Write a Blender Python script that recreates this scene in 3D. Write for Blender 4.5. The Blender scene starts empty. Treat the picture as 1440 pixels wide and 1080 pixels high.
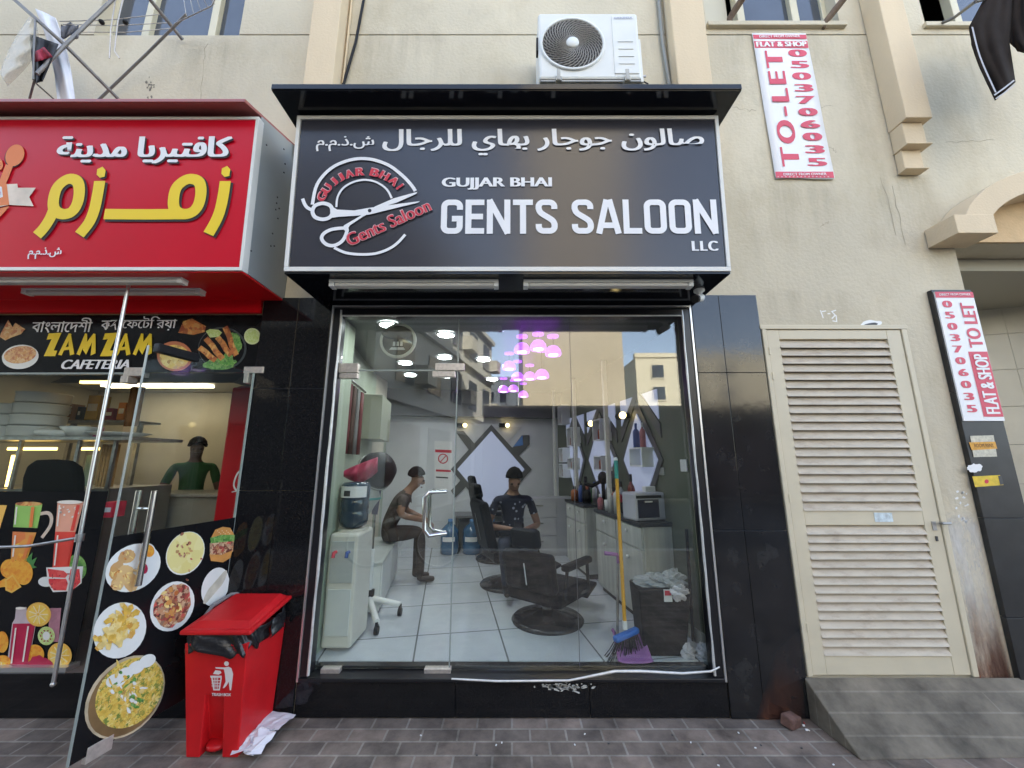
import bpy, bmesh, math, random
from mathutils import Vector, Matrix, Euler
random.seed(7)
R = math.radians
SC = bpy.context.scene
COL = SC.collection

# ------------------------------------------------------------------ camera, sky, sun, exposure
FPX, PITCH, CAM_D, CAM_H = 541.0, math.atan(541 / 2708.0), 2.62, 1.49
cam = bpy.data.cameras.new('camera')
cam.sensor_width = 36.0
cam.lens = 36.0 * FPX / 1440.0
cam.clip_start = 0.02
cam.clip_end = 400
camo = bpy.data.objects.new('camera', cam)
camo.location = (0, -CAM_D, CAM_H)
camo.rotation_euler = (R(90) + PITCH, 0, 0)
COL.objects.link(camo)
SC.camera = camo

SUN_EL, SUN_AZ = R(39), R(-24)           # azimuth measured from +Y towards -X
world = bpy.data.worlds.new('World')
SC.world = world
world.use_nodes = True
wn = world.node_tree.nodes
sky = wn.new('ShaderNodeTexSky')
sky.sky_type = 'NISHITA'
sky.sun_disc = False
sky.sun_elevation = SUN_EL
sky.sun_rotation = -SUN_AZ
sky.air_density = 1.0
sky.dust_density = 0.6
sky.ozone_density = 1.0
wn['Background'].inputs[1].default_value = 0.15
hs = wn.new('ShaderNodeHueSaturation')
hs.inputs['Saturation'].default_value = 0.76
world.node_tree.links.new(sky.outputs[0], hs.inputs['Color'])
world.node_tree.links.new(hs.outputs[0], wn['Background'].inputs[0])
sun = bpy.data.lights.new('sun', 'SUN')
sun.energy = 5.0
sun.angle = R(0.5)
sun.color = (1.0, 0.93, 0.82)
suno = bpy.data.objects.new('sun', sun)
sd = Vector((-math.sin(SUN_AZ) * math.cos(SUN_EL), math.cos(SUN_AZ) * math.cos(SUN_EL), math.sin(SUN_EL)))
suno.rotation_euler = sd.to_track_quat('Z', 'Y').to_euler()
COL.objects.link(suno)
SC.view_settings.view_transform = 'Standard'
SC.view_settings.look = 'None'
SC.view_settings.exposure = 2.62
SC.view_settings.gamma = 1.0
SC.cycles.use_denoising = True
SC.cycles.max_bounces = 10
SC.cycles.transparent_max_bounces = 16
SC.cycles.sample_clamp_indirect = 6.0

# ------------------------------------------------------------------ measuring: picture point -> point in the place
_c, _s = math.cos(PITCH), math.sin(PITCH)
def ray(px, py):
    u = (px - 720) / FPX; v = (540 - py) / FPX
    return Vector((u, _c - v * _s, _s + v * _c))
EYE = Vector((0, -CAM_D, CAM_H))
def at(px, py, Y):
    d = ray(px, py); return EYE + d * ((Y + CAM_D) / d.y)
def onz(px, py, z):
    d = ray(px, py); return EYE + d * ((z - CAM_H) / d.z)

# ------------------------------------------------------------------ materials
def mat(name, col, rough=0.5, metal=0.0, var=0.0, vs=6.0, bump=0.0, bs=60.0, spec=0.5, emit=0.0, ecol=None, dirt=None, ds=2.0, dth=0.55, stretch=1.0, coat=0.0):
    """A principled material; var mottles the colour, bump roughens, dirt = colour laid on in patches."""
    m = bpy.data.materials.new(name); m.use_nodes = True
    nt = m.node_tree; N = nt.nodes; L = nt.links
    b = N['Principled BSDF']
    b.inputs['Base Color'].default_value = (*col, 1)
    b.inputs['Roughness'].default_value = rough
    b.inputs['Metallic'].default_value = metal
    b.inputs['Specular IOR Level'].default_value = spec
    b.inputs['Coat Weight'].default_value = coat
    if emit:
        b.inputs['Emission Color'].default_value = (*(ecol or col), 1)
        b.inputs['Emission Strength'].default_value = emit
    tc = N.new('ShaderNodeTexCoord'); mp = N.new('ShaderNodeMapping')
    g = N.new('ShaderNodeNewGeometry')
    L.new(g.outputs['Position'], mp.inputs[0])
    mp.inputs['Scale'].default_value = (1, 1, stretch)
    last = None
    if var:
        n = N.new('ShaderNodeTexNoise'); n.inputs['Scale'].default_value = vs; n.inputs['Detail'].default_value = 6
        L.new(mp.outputs[0], n.inputs['Vector'])
        r = N.new('ShaderNodeValToRGB')
        r.color_ramp.elements[0].position = 0.3; r.color_ramp.elements[1].position = 0.7
        r.color_ramp.elements[0].color = tuple(max(0, c * (1 - var)) for c in col) + (1,)
        r.color_ramp.elements[1].color = tuple(min(1, c * (1 + var * .6)) for c in col) + (1,)
        L.new(n.outputs[0], r.inputs[0]); last = r.outputs[0]
    if dirt:
        n2 = N.new('ShaderNodeTexNoise'); n2.inputs['Scale'].default_value = ds; n2.inputs['Detail'].default_value = 8; n2.inputs['Roughness'].default_value = .7
        L.new(mp.outputs[0], n2.inputs['Vector'])
        r2 = N.new('ShaderNodeValToRGB'); r2.color_ramp.elements[0].position = dth; r2.color_ramp.elements[1].position = min(1, dth + .25)
        r2.color_ramp.elements[1].color = (.75, .75, .75, 1)
        L.new(n2.outputs[0], r2.inputs[0])
        mx = N.new('ShaderNodeMixRGB'); mx.inputs[2].default_value = (*dirt, 1)
        if last: L.new(last, mx.inputs[1])
        else: mx.inputs[1].default_value = (*col, 1)
        L.new(r2.outputs[0], mx.inputs[0]); last = mx.outputs[0]
    if last: L.new(last, b.inputs['Base Color'])
    if bump:
        n3 = N.new('ShaderNodeTexNoise'); n3.inputs['Scale'].default_value = bs; n3.inputs['Detail'].default_value = 5
        L.new(g.outputs['Position'], n3.inputs['Vector'])
        bp = N.new('ShaderNodeBump'); bp.inputs['Strength'].default_value = bump; bp.inputs['Distance'].default_value = .01
        L.new(n3.outputs[0], bp.inputs['Height']); L.new(bp.outputs[0], b.inputs['Normal'])
    return m

def glassmat(name, tint=(.93, .96, .94), base=.055, edge=.6):
    m = bpy.data.materials.new(name); m.use_nodes = True
    nt = m.node_tree; N = nt.nodes; L = nt.links
    for n in list(N):
        if n.type != 'OUTPUT_MATERIAL': N.remove(n)
    out = [n for n in N if n.type == 'OUTPUT_MATERIAL'][0]
    t = N.new('ShaderNodeBsdfTransparent'); t.inputs[0].default_value = (*tint, 1)
    gl = N.new('ShaderNodeBsdfGlossy'); gl.inputs['Roughness'].default_value = 0.0
    lw = N.new('ShaderNodeLayerWeight'); lw.inputs[0].default_value = .5
    p = N.new('ShaderNodeMath'); p.operation = 'POWER'; p.inputs[1].default_value = 4
    L.new(lw.outputs['Facing'], p.inputs[0])
    ma = N.new('ShaderNodeMath'); ma.operation = 'MULTIPLY_ADD'; ma.inputs[1].default_value = edge; ma.inputs[2].default_value = base
    L.new(p.outputs[0], ma.inputs[0])
    mx = N.new('ShaderNodeMixShader'); L.new(ma.outputs[0], mx.inputs[0]); L.new(t.outputs[0], mx.inputs[1]); L.new(gl.outputs[0], mx.inputs[2])
    L.new(mx.outputs[0], out.inputs[0])
    return m

def speckle(name, cols, scale=30, rough=.5, feature='F1', rnd=1.0):
    """Food-like broken colour: every voronoi cell takes one of the colours."""
    m = bpy.data.materials.new(name); m.use_nodes = True
    nt = m.node_tree; N = nt.nodes; L = nt.links; b = N['Principled BSDF']
    b.inputs['Roughness'].default_value = rough
    g = N.new('ShaderNodeNewGeometry')
    v = N.new('ShaderNodeTexVoronoi'); v.inputs['Scale'].default_value = scale; v.inputs['Randomness'].default_value = rnd
    n = N.new('ShaderNodeTexNoise'); n.inputs['Scale'].default_value = scale * 1.3
    ad = N.new('ShaderNodeMixRGB'); ad.blend_type = 'ADD'; ad.inputs[0].default_value = .035
    L.new(g.outputs['Position'], n.inputs['Vector']); L.new(g.outputs['Position'], ad.inputs[1]); L.new(n.outputs['Color'], ad.inputs[2])
    L.new(ad.outputs[0], v.inputs['Vector'])
    sx = N.new('ShaderNodeSeparateColor'); L.new(v.outputs['Color'], sx.inputs[0])
    r = N.new('ShaderNodeValToRGB'); cr = r.color_ramp; cr.interpolation = 'EASE'
    while len(cr.elements) < len(cols): cr.elements.new(.5)
    for i, c in enumerate(cols):
        cr.elements[i].position = i / max(1, len(cols) - 1); cr.elements[i].color = (*c, 1)
    L.new(sx.outputs[0], r.inputs[0]); L.new(r.outputs[0], b.inputs['Base Color'])
    return m

def bricks(name, c1, c2, mortar, scale, w, h, ms=.02, rough=.7, bump=.5, rot=0.0, off=.5, nz=.25, spec=.5, rv=0.0):
    m = bpy.data.materials.new(name); m.use_nodes = True
    nt = m.node_tree; N = nt.nodes; L = nt.links; b = N['Principled BSDF']
    b.inputs['Specular IOR Level'].default_value = spec
    g = N.new('ShaderNodeNewGeometry'); mp = N.new('ShaderNodeMapping'); mp.inputs['Rotation'].default_value = (0, 0, rot)
    L.new(g.outputs['Position'], mp.inputs[0])
    br = N.new('ShaderNodeTexBrick'); br.offset = off
    br.inputs['Color1'].default_value = (*c1, 1); br.inputs['Color2'].default_value = (*c2, 1); br.inputs['Mortar'].default_value = (*mortar, 1)
    br.inputs['Scale'].default_value = scale; br.inputs['Mortar Size'].default_value = ms; br.inputs['Brick Width'].default_value = w; br.inputs['Row Height'].default_value = h
    L.new(mp.outputs[0], br.inputs['Vector'])
    n = N.new('ShaderNodeTexNoise'); n.inputs['Scale'].default_value = 4; n.inputs['Detail'].default_value = 9; n.inputs['Roughness'].default_value = .65
    L.new(g.outputs['Position'], n.inputs['Vector'])
    r = N.new('ShaderNodeValToRGB'); r.color_ramp.elements[0].position = .3; r.color_ramp.elements[1].position = .72
    r.color_ramp.elements[0].color = (1 - nz * 2, 1 - nz * 2, 1 - nz * 2, 1); r.color_ramp.elements[1].color = (1, 1, 1, 1)
    L.new(n.outputs[0], r.inputs[0])
    mx = N.new('ShaderNodeMixRGB'); mx.blend_type = 'MULTIPLY'; mx.inputs[0].default_value = 1
    L.new(br.outputs[0], mx.inputs[1]); L.new(r.outputs[0], mx.inputs[2]); L.new(mx.outputs[0], b.inputs['Base Color'])
    ra = N.new('ShaderNodeMath'); ra.operation = 'MULTIPLY_ADD'; ra.inputs[1].default_value = rv; ra.inputs[2].default_value = rough
    L.new(n.outputs[0], ra.inputs[0]); L.new(ra.outputs[0], b.inputs['Roughness'])
    if bump:
        iv = N.new('ShaderNodeMath'); iv.operation = 'MULTIPLY_ADD'; iv.inputs[1].default_value = -1; iv.inputs[2].default_value = 1
        L.new(br.outputs['Fac'], iv.inputs[0])
        n2 = N.new('ShaderNodeTexNoise'); n2.inputs['Scale'].default_value = 90; n2.inputs['Detail'].default_value = 4
        L.new(g.outputs['Position'], n2.inputs['Vector'])
        a2 = N.new('ShaderNodeMath'); a2.operation = 'MULTIPLY_ADD'; a2.inputs[1].default_value = .35
        L.new(n2.outputs[0], a2.inputs[0]); L.new(iv.outputs[0], a2.inputs[2])
        bp = N.new('ShaderNodeBump'); bp.inputs['Strength'].default_value = bump; bp.inputs['Distance'].default_value = .006
        L.new(a2.outputs[0], bp.inputs['Height']); L.new(bp.outputs[0], b.inputs['Normal'])
    return m

PLASTER = mat('plaster', (.585, .52, .39), .85, var=.13, vs=1.1, bump=.45, bs=38, dirt=(.42, .35, .225), ds=1.3, dth=.50, stretch=.6)
CREAM = mat('cream_paint', (.66, .53, .355), .8, var=.08, vs=3, bump=.25, bs=60, dirt=(.45, .35, .23), ds=3, dth=.62, stretch=.3)
GRANITE = mat('black_granite', (.010, .010, .011), .07, var=.5, vs=160, bump=.012, bs=5, spec=.38)
GRANITE_OLD = mat('dusty_granite', (.014, .014, .015), .10, var=.4, vs=5, bump=.03, bs=20, dirt=(.05, .05, .048), ds=6, dth=.55, spec=.6)
BLACK_ALU = mat('black_panel', (.006, .007, .010), .12, spec=.4)
BLACK = mat('black_plastic', (.010, .010, .011), .45, bump=.05, spec=.2)
BLACK_LEATHER = mat('black_leather', (.008, .009, .011), .45, bump=.15, bs=120, spec=.06)
STEEL = mat('steel', (.62, .61, .59), .25, metal=1)
STEEL_OLD = mat('weathered_steel', (.42, .41, .40), .45, metal=.9, var=.25, vs=20)
ALU = mat('aluminium', (.70, .70, .69), .35, metal=.85)
WHITE = mat('white_paint', (.78, .78, .76), .45, var=.04)
WHITE_PL = mat('white_plastic', (.72, .74, .72), .4, var=.05, vs=4)
RED_SIGN = mat('red_sign_face', (.56, .006, .022), .28, spec=.22, var=.05, vs=1)
RED = mat('red_cladding', (.66, .005, .012), .3, spec=.3)
RED_PL = mat('red_plastic', (.55, .010, .014), .42, var=.14, vs=7, bump=.06, spec=.35, dirt=(.36, .05, .045), ds=11, dth=.60)
YELLOW = mat('yellow_letters', (.85, .60, .01), .5)
WHITE_L = mat('white_letters', (.80, .80, .82), .5)
BLACK_L = mat('black_shadow_letters', (.02, .012, .012), .6)
RED_L = mat('red_letters', (.60, .035, .06), .6)
PINK_L = mat('pink_outline_letters', (.66, .40, .42), .6)
VINYL = mat('white_vinyl', (.80, .79, .78), .45, bump=.06, bs=14)
SIGN_DARK = mat('dark_sign_face', (.034, .034, .044), .22, var=.1, vs=1.2, spec=.5)
GREYMETAL = mat('grey_metal_sheet', (.36, .39, .40), .45, metal=.3, var=.08, vs=3)
GLASS = glassmat('window_glass', base=.095)
GLASS_CAFE = glassmat('cafeteria_glass', base=.028, edge=.5)
GLASS_DARK = mat('dark_window_glass', (.05, .06, .08), .08, spec=.8, var=.2, vs=3)
MIRROR = mat('mirror_glass', (.75, .78, .79), .02, metal=1)
GREEN_WALL = mat('olive_wall_paint', (.105, .12, .085), .55, var=.05)
PALE_GREEN = mat('pale_green_paint', (.42, .47, .36), .55, var=.05)
ROOM_WHITE = mat('room_white_paint', (.66, .67, .69), .6, var=.04)
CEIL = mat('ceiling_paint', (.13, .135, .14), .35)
TILE = bricks('floor_tile', (.62, .65, .68), (.59, .62, .66), (.18, .19, .2), 1, .6, .6, .006, rough=.12, bump=.02, rot=-R(9.5), off=0, nz=.06)
DARKGREY = mat('dark_grey', (.05, .05, .052), .5)
WOODGREY = mat('grey_wood_laminate', (.55, .55, .50), .45, var=.25, vs=14, stretch=.12)
SKIN = mat('brown_skin', (.29, .16, .105), .55)
HAIR = mat('black_hair', (.006, .005, .005), .9, spec=.1, bump=.4, bs=150)
PAVER = bricks('paver_blocks', (.34, .262, .212), (.215, .175, .148), (.40, .355, .30), 1, .2, .1, .006, rough=.75, bump=1.0, nz=.38, off=.5, spec=.25)
CONCRETE = bricks('ramp_tile', (.25, .21, .155), (.225, .192, .145), (.30, .26, .20), 1, 1.6, .085, .004, rough=.7, spec=.25, bump=.3, nz=.35, off=.3)
RUST = (.14, .045, .02)

# ------------------------------------------------------------------ mesh builder
class MB:
    def __init__(s): s.v = []; s.f = []; s.mi = []; s.mats = []; s.sm = []
    def _m(s, m):
        if m not in s.mats: s.mats.append(m)
        return s.mats.index(m)
    def add(s, vs, fs, m, smooth=False):
        o = len(s.v); s.v += [Vector(v) for v in vs]; k = s._m(m)
        for f in fs: s.f.append([i + o for i in f]); s.mi.append(k); s.sm.append(smooth)
        return s
    def hexa(s, p, m):   # p: four bottom points ccw, four top points
        return s.add(p, [(3, 2, 1, 0), (4, 5, 6, 7), (0, 1, 5, 4), (1, 2, 6, 5), (2, 3, 7, 6), (3, 0, 4, 7)], m)
    def box(s, x0, x1, y0, y1, z0, z1, m):
        return s.hexa([(x0, y0, z0), (x1, y0, z0), (x1, y1, z0), (x0, y1, z0), (x0, y0, z1), (x1, y0, z1), (x1, y1, z1), (x0, y1, z1)], m)
    def obox(s, M, sx, sy, sz, m):   # box centred at matrix M
        p = [(-sx, -sy, -sz), (sx, -sy, -sz), (sx, sy, -sz), (-sx, sy, -sz), (-sx, -sy, sz), (sx, -sy, sz), (sx, sy, sz), (-sx, sy, sz)]
        return s.hexa([M @ (Vector(q) * .5) for q in p], m)
    def tube(s, pts, r, m, n=8, cap=True, closed=False):
        pts = [Vector(p) for p in pts]; k = len(pts); rr = r if isinstance(r, (list, tuple)) else [r] * k
        vs = []; prev = None
        for i, p in enumerate(pts):
            if closed: t = pts[(i + 1) % k] - pts[i - 1]
            else: t = (pts[min(i + 1, k - 1)] - pts[max(i - 1, 0)])
            t.normalize()
            a = prev - t * prev.dot(t) if prev is not None else None
            if a is None or a.length < 1e-4:
                a = t.cross(Vector((0, 0, 1)));
                if a.length < 1e-3: a = t.cross(Vector((1, 0, 0)))
            a.normalize(); b = t.cross(a); prev = a
            for j in range(n):
                q = 2 * math.pi * j / n
                vs.append(p + (a * math.cos(q) + b * math.sin(q)) * rr[i])
        fs = []
        for i in range(k if closed else k - 1):
            i2 = (i + 1) % k
            for j in range(n): fs.append((i * n + j, i * n + (j + 1) % n, i2 * n + (j + 1) % n, i2 * n + j))
        s.add(vs, fs, m, True)
        if cap and not closed: s.add(vs[:n], [tuple(range(n))[::-1]], m); s.add(vs[-n:], [tuple(range(n))], m)
        return s
    def lathe(s, prof, c, m, n=24, M=None, cap=True):
        c = Vector(c); vs = []
        for r, z in prof:
            for j in range(n):
                q = 2 * math.pi * j / n; v = Vector((r * math.cos(q), r * math.sin(q), z))
                vs.append((M @ v if M else v) + c)
        k = len(prof)
        fs = [(i * n + j, i * n + (j + 1) % n, (i + 1) * n + (j + 1) % n, (i + 1) * n + j) for i in range(k - 1) for j in range(n)]
        s.add(vs, fs, m, True)
        if cap: s.add(vs[:n], [tuple(range(n))[::-1]], m); s.add(vs[-n:], [tuple(range(n))], m)
        return s
    def ball(s, c, rx, ry, rz, m, n=14, k=9):
        prof = [(max(1e-4, math.cos(-math.pi / 2 + math.pi * i / (k - 1))), math.sin(-math.pi / 2 + math.pi * i / (k - 1))) for i in range(k)]
        return s.lathe(prof, c, m, n, Matrix.Diagonal((rx, ry, rz)), cap=False)
    def prism(s, poly, d, m):   # poly: 3D loop, d: extrusion vector
        p = [Vector(q) for q in poly]; d = Vector(d); n = len(p)
        s.add(p + [q + d for q in p], [tuple(range(n)), tuple(range(2 * n - 1, n - 1, -1))] + [(i, i + n, (i + 1) % n + n, (i + 1) % n) for i in range(n)], m)
        return s
    def grid(s, fn, nu, nv, m, smooth=True):
        vs = [fn(i / nu, j / nv) for j in range(nv + 1) for i in range(nu + 1)]
        fs = [(j * (nu + 1) + i, j * (nu + 1) + i + 1, (j + 1) * (nu + 1) + i + 1, (j + 1) * (nu + 1) + i) for j in range(nv) for i in range(nu)]
        return s.add(vs, fs, m, smooth)
    def build(s, name, parent=None, bevel=0, solid=0, sub=0, rgh=None):
        base = s.base if hasattr(s, 'base') else None
        me = bpy.data.meshes.new(name)
        o = bpy.data.objects.new(name, me); COL.objects.link(o)
        if parent is not None:
            loc = Vector(parent['_w']); o.parent = parent
        else:
            xs = [v.x for v in s.v]; ys = [v.y for v in s.v]; zs = [v.z for v in s.v]
            loc = Vector(((min(xs) + max(xs)) / 2, (min(ys) + max(ys)) / 2, min(zs))); o.location = loc
        o['_w'] = tuple(loc)
        me.from_pydata([v - loc for v in s.v], [], s.f)
        for m in s.mats: me.materials.append(m)
        me.polygons.foreach_set('material_index', s.mi); me.polygons.foreach_set('use_smooth', s.sm)
        bm = bmesh.new(); bm.from_mesh(me); bmesh.ops.recalc_face_normals(bm, faces=bm.faces) if not getattr(s, 'keep', False) else None
        bm.to_mesh(me); bm.free(); me.update()
        if solid:
            q = o.modifiers.new('solid', 'SOLIDIFY'); q.thickness = solid; q.offset = 0
        if bevel:
            q = o.modifiers.new('bevel', 'BEVEL'); q.width = bevel; q.segments = 2; q.limit_method = 'ANGLE'; q.angle_limit = R(40)
        if sub:
            q = o.modifiers.new('sub', 'SUBSURF'); q.levels = sub; q.render_levels = sub
        return o

def tag(o, label, cat, group=None, kind=None):
    o['label'] = label; o['category'] = cat
    if group: o['group'] = group
    if kind: o['kind'] = kind
    return o
def thing(name, loc, label, cat, group=None):
    o = bpy.data.objects.new(name, None); COL.objects.link(o); o.location = loc; o['_w'] = tuple(loc); o.empty_display_size = .1
    return tag(o, label, cat, group)
def dup(root, loc, rz=None, label=None):
    def cp(o, par):
        c = o.copy(); COL.objects.link(c)
        if par is not None: c.parent = par
        for ch in [k for k in o.children]: cp(ch, c)
        return c
    r = cp(root, None); r.location = loc
    if rz is not None: r.rotation_euler = (0, 0, rz)
    if label: r['label'] = label
    return r
def structure(o): o['kind'] = 'structure'; return o

# ------------------------------------------------------------------ flat lettering on planes
class Plane:
    def __init__(s, o, ux, uz):
        s.o = Vector(o); s.ux = Vector(ux).normalized(); s.uz = Vector(uz).normalized(); s.n = s.ux.cross(s.uz)   # n towards the viewer
    def pt(s, u, v, d=0): return s.o + s.ux * u + s.uz * v + s.n * d
    def uv(s, px, py):
        d = ray(px, py); t = (s.o - EYE).dot(s.n) / d.dot(s.n); p = EYE + d * t - s.o
        return Vector((p.dot(s.ux), p.dot(s.uz)))
    def poly(s, mb, pts, m, d=.002):
        return mb.add([s.pt(p[0], p[1], d) for p in pts], [tuple(range(len(pts)))], m)
def smooth_path(pts, n=6, closed=False):
    pts = [Vector((p[0], p[1])) for p in pts]; k = len(pts); out = []
    rng = range(k) if closed else range(k - 1)
    for i in rng:
        g = (lambda q: pts[q % k]) if closed else (lambda q: pts[min(max(q, 0), k - 1)])
        p0, p1, p2, p3 = g(i - 1), g(i), g(i + 1), g(i + 2)
        for j in range(n):
            t = j / n
            out.append(.5 * ((2 * p1) + (p2 - p0) * t + (2 * p0 - 5 * p1 + 4 * p2 - p3) * t * t + (3 * p1 - p0 - 3 * p2 + p3) * t ** 3))
    if not closed: out.append(pts[-1])
    return out
def ribbon(mb, pl, pts, w, m, d=.002, closed=False):
    pts = [Vector((p[0], p[1])) for p in pts]; k = len(pts); ws = w if isinstance(w, (list, tuple)) else [w] * k
    vs = []
    for i in range(k):
        a = pts[i - 1] if (i > 0 or closed) else None; b = pts[(i + 1) % k] if (i < k - 1 or closed) else None
        d1 = (pts[i] - a).normalized() if a is not None else None; d2 = (b - pts[i]).normalized() if b is not None else None
        d1 = d1 or d2; d2 = d2 or d1
        n1 = Vector((-d1.y, d1.x)); n2 = Vector((-d2.y, d2.x)); nm = n1 + n2
        if nm.length < .3: nm = n1.copy()
        nm.normalize(); sc = min(1.8, 1 / max(.4, nm.dot(n1)))
        for sg in (1, -1):
            q = pts[i] + nm * (ws[i] * .5 * sc * sg); vs.append(pl.pt(q.x, q.y, d))
    fs = [(2 * i, 2 * i + 1, 2 * ((i + 1) % k) + 1, 2 * ((i + 1) % k)) for i in range(k if closed else k - 1)]
    return mb.add(vs, fs, m)
def ellipse(mb, pl, px, py, rx, ry, rot, m, d=.002, n=28, wob=0.0, seed=0):
    """An ellipse traced at picture size round (px,py), laid on the plane."""
    rg = random.Random(seed); pts = []
    for i in range(n):
        q = 2 * math.pi * i / n; k = 1 + (rg.uniform(-wob, wob) if wob else 0)
        x, y = rx * k * math.cos(q), ry * k * math.sin(q)
        pts.append(pl.uv(px + x * math.cos(rot) - y * math.sin(rot), py - (x * math.sin(rot) + y * math.cos(rot))))
    return pl.poly(mb, pts, m, d)
def pxpoly(mb, pl, pts, m, d=.002): return pl.poly(mb, [pl.uv(*p) for p in pts], m, d)
def pxribbon(mb, pl, pts, w, m, d=.002, sm=0, closed=False):
    p = [pl.uv(*q) for q in pts]
    if sm: p = smooth_path(p, sm, closed)
    return ribbon(mb, pl, p, w, m, d, closed)
_gc = {}
def glyph(ch, off):
    k = (ch, off)
    if k not in _gc:
        def mesh(body, of):
            c = bpy.data.curves.new('t', 'FONT'); c.body = body; c.size = 1; c.offset = of; c.resolution_u = 4; c.fill_mode = 'FRONT'
            o = bpy.data.objects.new('t', c); COL.objects.link(o); bpy.context.view_layer.update()
            me = o.to_mesh(); vs = [v.co.copy() for v in me.vertices]; fs = [tuple(p.vertices) for p in me.polygons]
            o.to_mesh_clear(); bpy.data.objects.remove(o); bpy.data.curves.remove(c)
            return vs, fs
        vs, fs = mesh(ch, off) if ch.strip() else ([], [])
        adv = max(v.x for v in mesh(ch + '|', 0)[0]) - max(v.x for v in mesh('|', 0)[0])
        _gc[k] = (vs, fs, adv)
    return _gc[k]
def text(mb, pl, s, u0, v0, w, h, m, d=.003, off=0.0, bold=0.0, shear=0.0, track=0.0, arc=None):
    """Lettering fitted into the box (u0,v0,w,h) of a plane, glyph by glyph; bold overlays shifted copies."""
    x = 0; items = []
    for ch in s:
        vs, fs, adv = glyph(ch, off)
        items.append((x, vs, fs)); x += adv + track
    allx = [q.x + x0 for x0, vs, fs in items for q in vs]; ally = [q.y for x0, vs, fs in items for q in vs]
    if not allx: return
    ax, bx, ay, by = min(allx) - bold, max(allx) + bold, min(ally), max(ally)
    sx = w / (bx - ax); sy = h / (by - ay); k = 0
    reps = [(0, 0)] if not bold else [(-bold, 0), (bold, 0), (0, 0), (-bold * .5, 0), (bold * .5, 0)]
    for x0, vs, fs in items:
        if not vs: continue
        for dx, dy in reps:
            k += 1; out = []
            for q in vs:
                U = (q.x + x0 + dx - ax) * sx; V = (q.y + dy - ay) * sy
                out.append(pl.pt(u0 + U + V * shear, v0 + V, d + k * .00006))
            mb.add(out, fs, m)
def pxtext(mb, pl, s, bl, tr, m, **kw):
    a = pl.uv(*bl); b = pl.uv(*tr); text(mb, pl, s, a.x, a.y, b.x - a.x, b.y - a.y, m, **kw)

FACADE = Plane((0, -.004, 0), (1, 0, 0), (0, 0, 1))

# ------------------------------------------------------------------ ground, road
YAW = R(9.5); CY, SY = math.cos(YAW), math.sin(YAW)
def room(u, v, z): return Vector((u * CY - v * SY, .12 + u * SY + v * CY, z))
FZ = .24
mb = MB(); mb.box(-60, 60, -80, 30, -.5, -.16, mat('asphalt', (.05, .05, .05), .8, var=.3, vs=8, bump=.4, bs=80)); structure(mb.build('road'))
mb = MB(); mb.box(-30, 30, -4.2, 0.02, -.2, 0, PAVER); structure(mb.build('pavement'))
mb = MB(); mb.box(-30, 30, -4.36, -4.203, -.2, .002, mat('kerb_concrete', (.32, .31, .29), .8, var=.15)); structure(mb.build('kerb'))

# ------------------------------------------------------------------ the building
BL = thing('apartment_building', (0, 3.5, 0), 'beige plastered apartment building with shops along its ground floor', 'building')
ZG = 5.028
w = MB()
def wallbox(x0, x1, z0, z1): w.box(x0, x1, 0, .22, z0, z1, PLASTER)
wallbox(-9, -5.6, 0, ZG)
wallbox(-5.6, -1.795, 2.60, ZG)
wallbox(-1.795, -1.29, 0, ZG)
wallbox(-1.29, 1.285, 2.585, ZG)
wallbox(1.285, 1.765, 0, ZG)
wallbox(1.765, 2.79, 2.432, ZG); wallbox(1.765, 2.79, 0, .222)
wallbox(2.79, 3.306, 0, ZG)
wallbox(3.306, 5.4, 3.085, ZG); wallbox(5.4, 22, 0, ZG)
w.box(-9, 22, .02, .22, ZG, ZG + .013, PLASTER)
ZU = ZG + .013
WIN = [(-3.55, -2.315, 5.043, 6.3), (1.66, 2.80, 5.14, 6.3), (3.53, 5.0, 5.14, 6.3)]
xs = [-9]
for a, b, z0, z1 in WIN:
    w.box(xs[-1], a, 0, .22, ZU, 6.3, PLASTER); xs.append(b)
    if z0 > ZU + .01: w.box(a, b, 0, .22, ZU, z0, PLASTER)
w.box(xs[-1], 22, 0, .22, ZU, 6.3, PLASTER)
w.box(-9, 22, 0, .22, 6.3, 15.4, PLASTER)
w.box(-9, -8.8, .22, 7, -.3, 15.4, PLASTER); w.box(21.8, 22, .22, 7, -.3, 15.4, PLASTER); w.box(-8.8, 21.8, 6.8, 7, -.3, 15.4, PLASTER)
w.box(-9, 22, 0, 7, 15.4, 15.6, PLASTER)
w.build('wall', BL)
for a, b, z0, z1 in WIN:   # dark rooms behind the upper windows
    q = MB(); q.box(a - .1, b + .1, 1.2, 1.3, z0 - .1, 6.4, DARKGREY); q.box(a - .1, a - .08, .22, 1.2, z0 - .1, 6.4, DARKGREY); q.box(b + .08, b + .1, .22, 1.2, z0 - .1, 6.4, DARKGREY)
    q.box(a - .1, b + .1, .22, 1.2, z0 - .2, z0 - .1, DARKGREY); q.box(a - .1, b + .1, .22, 1.2, 6.4, 6.45, DARKGREY)
    q.build('upstairs_room', BL)
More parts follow.
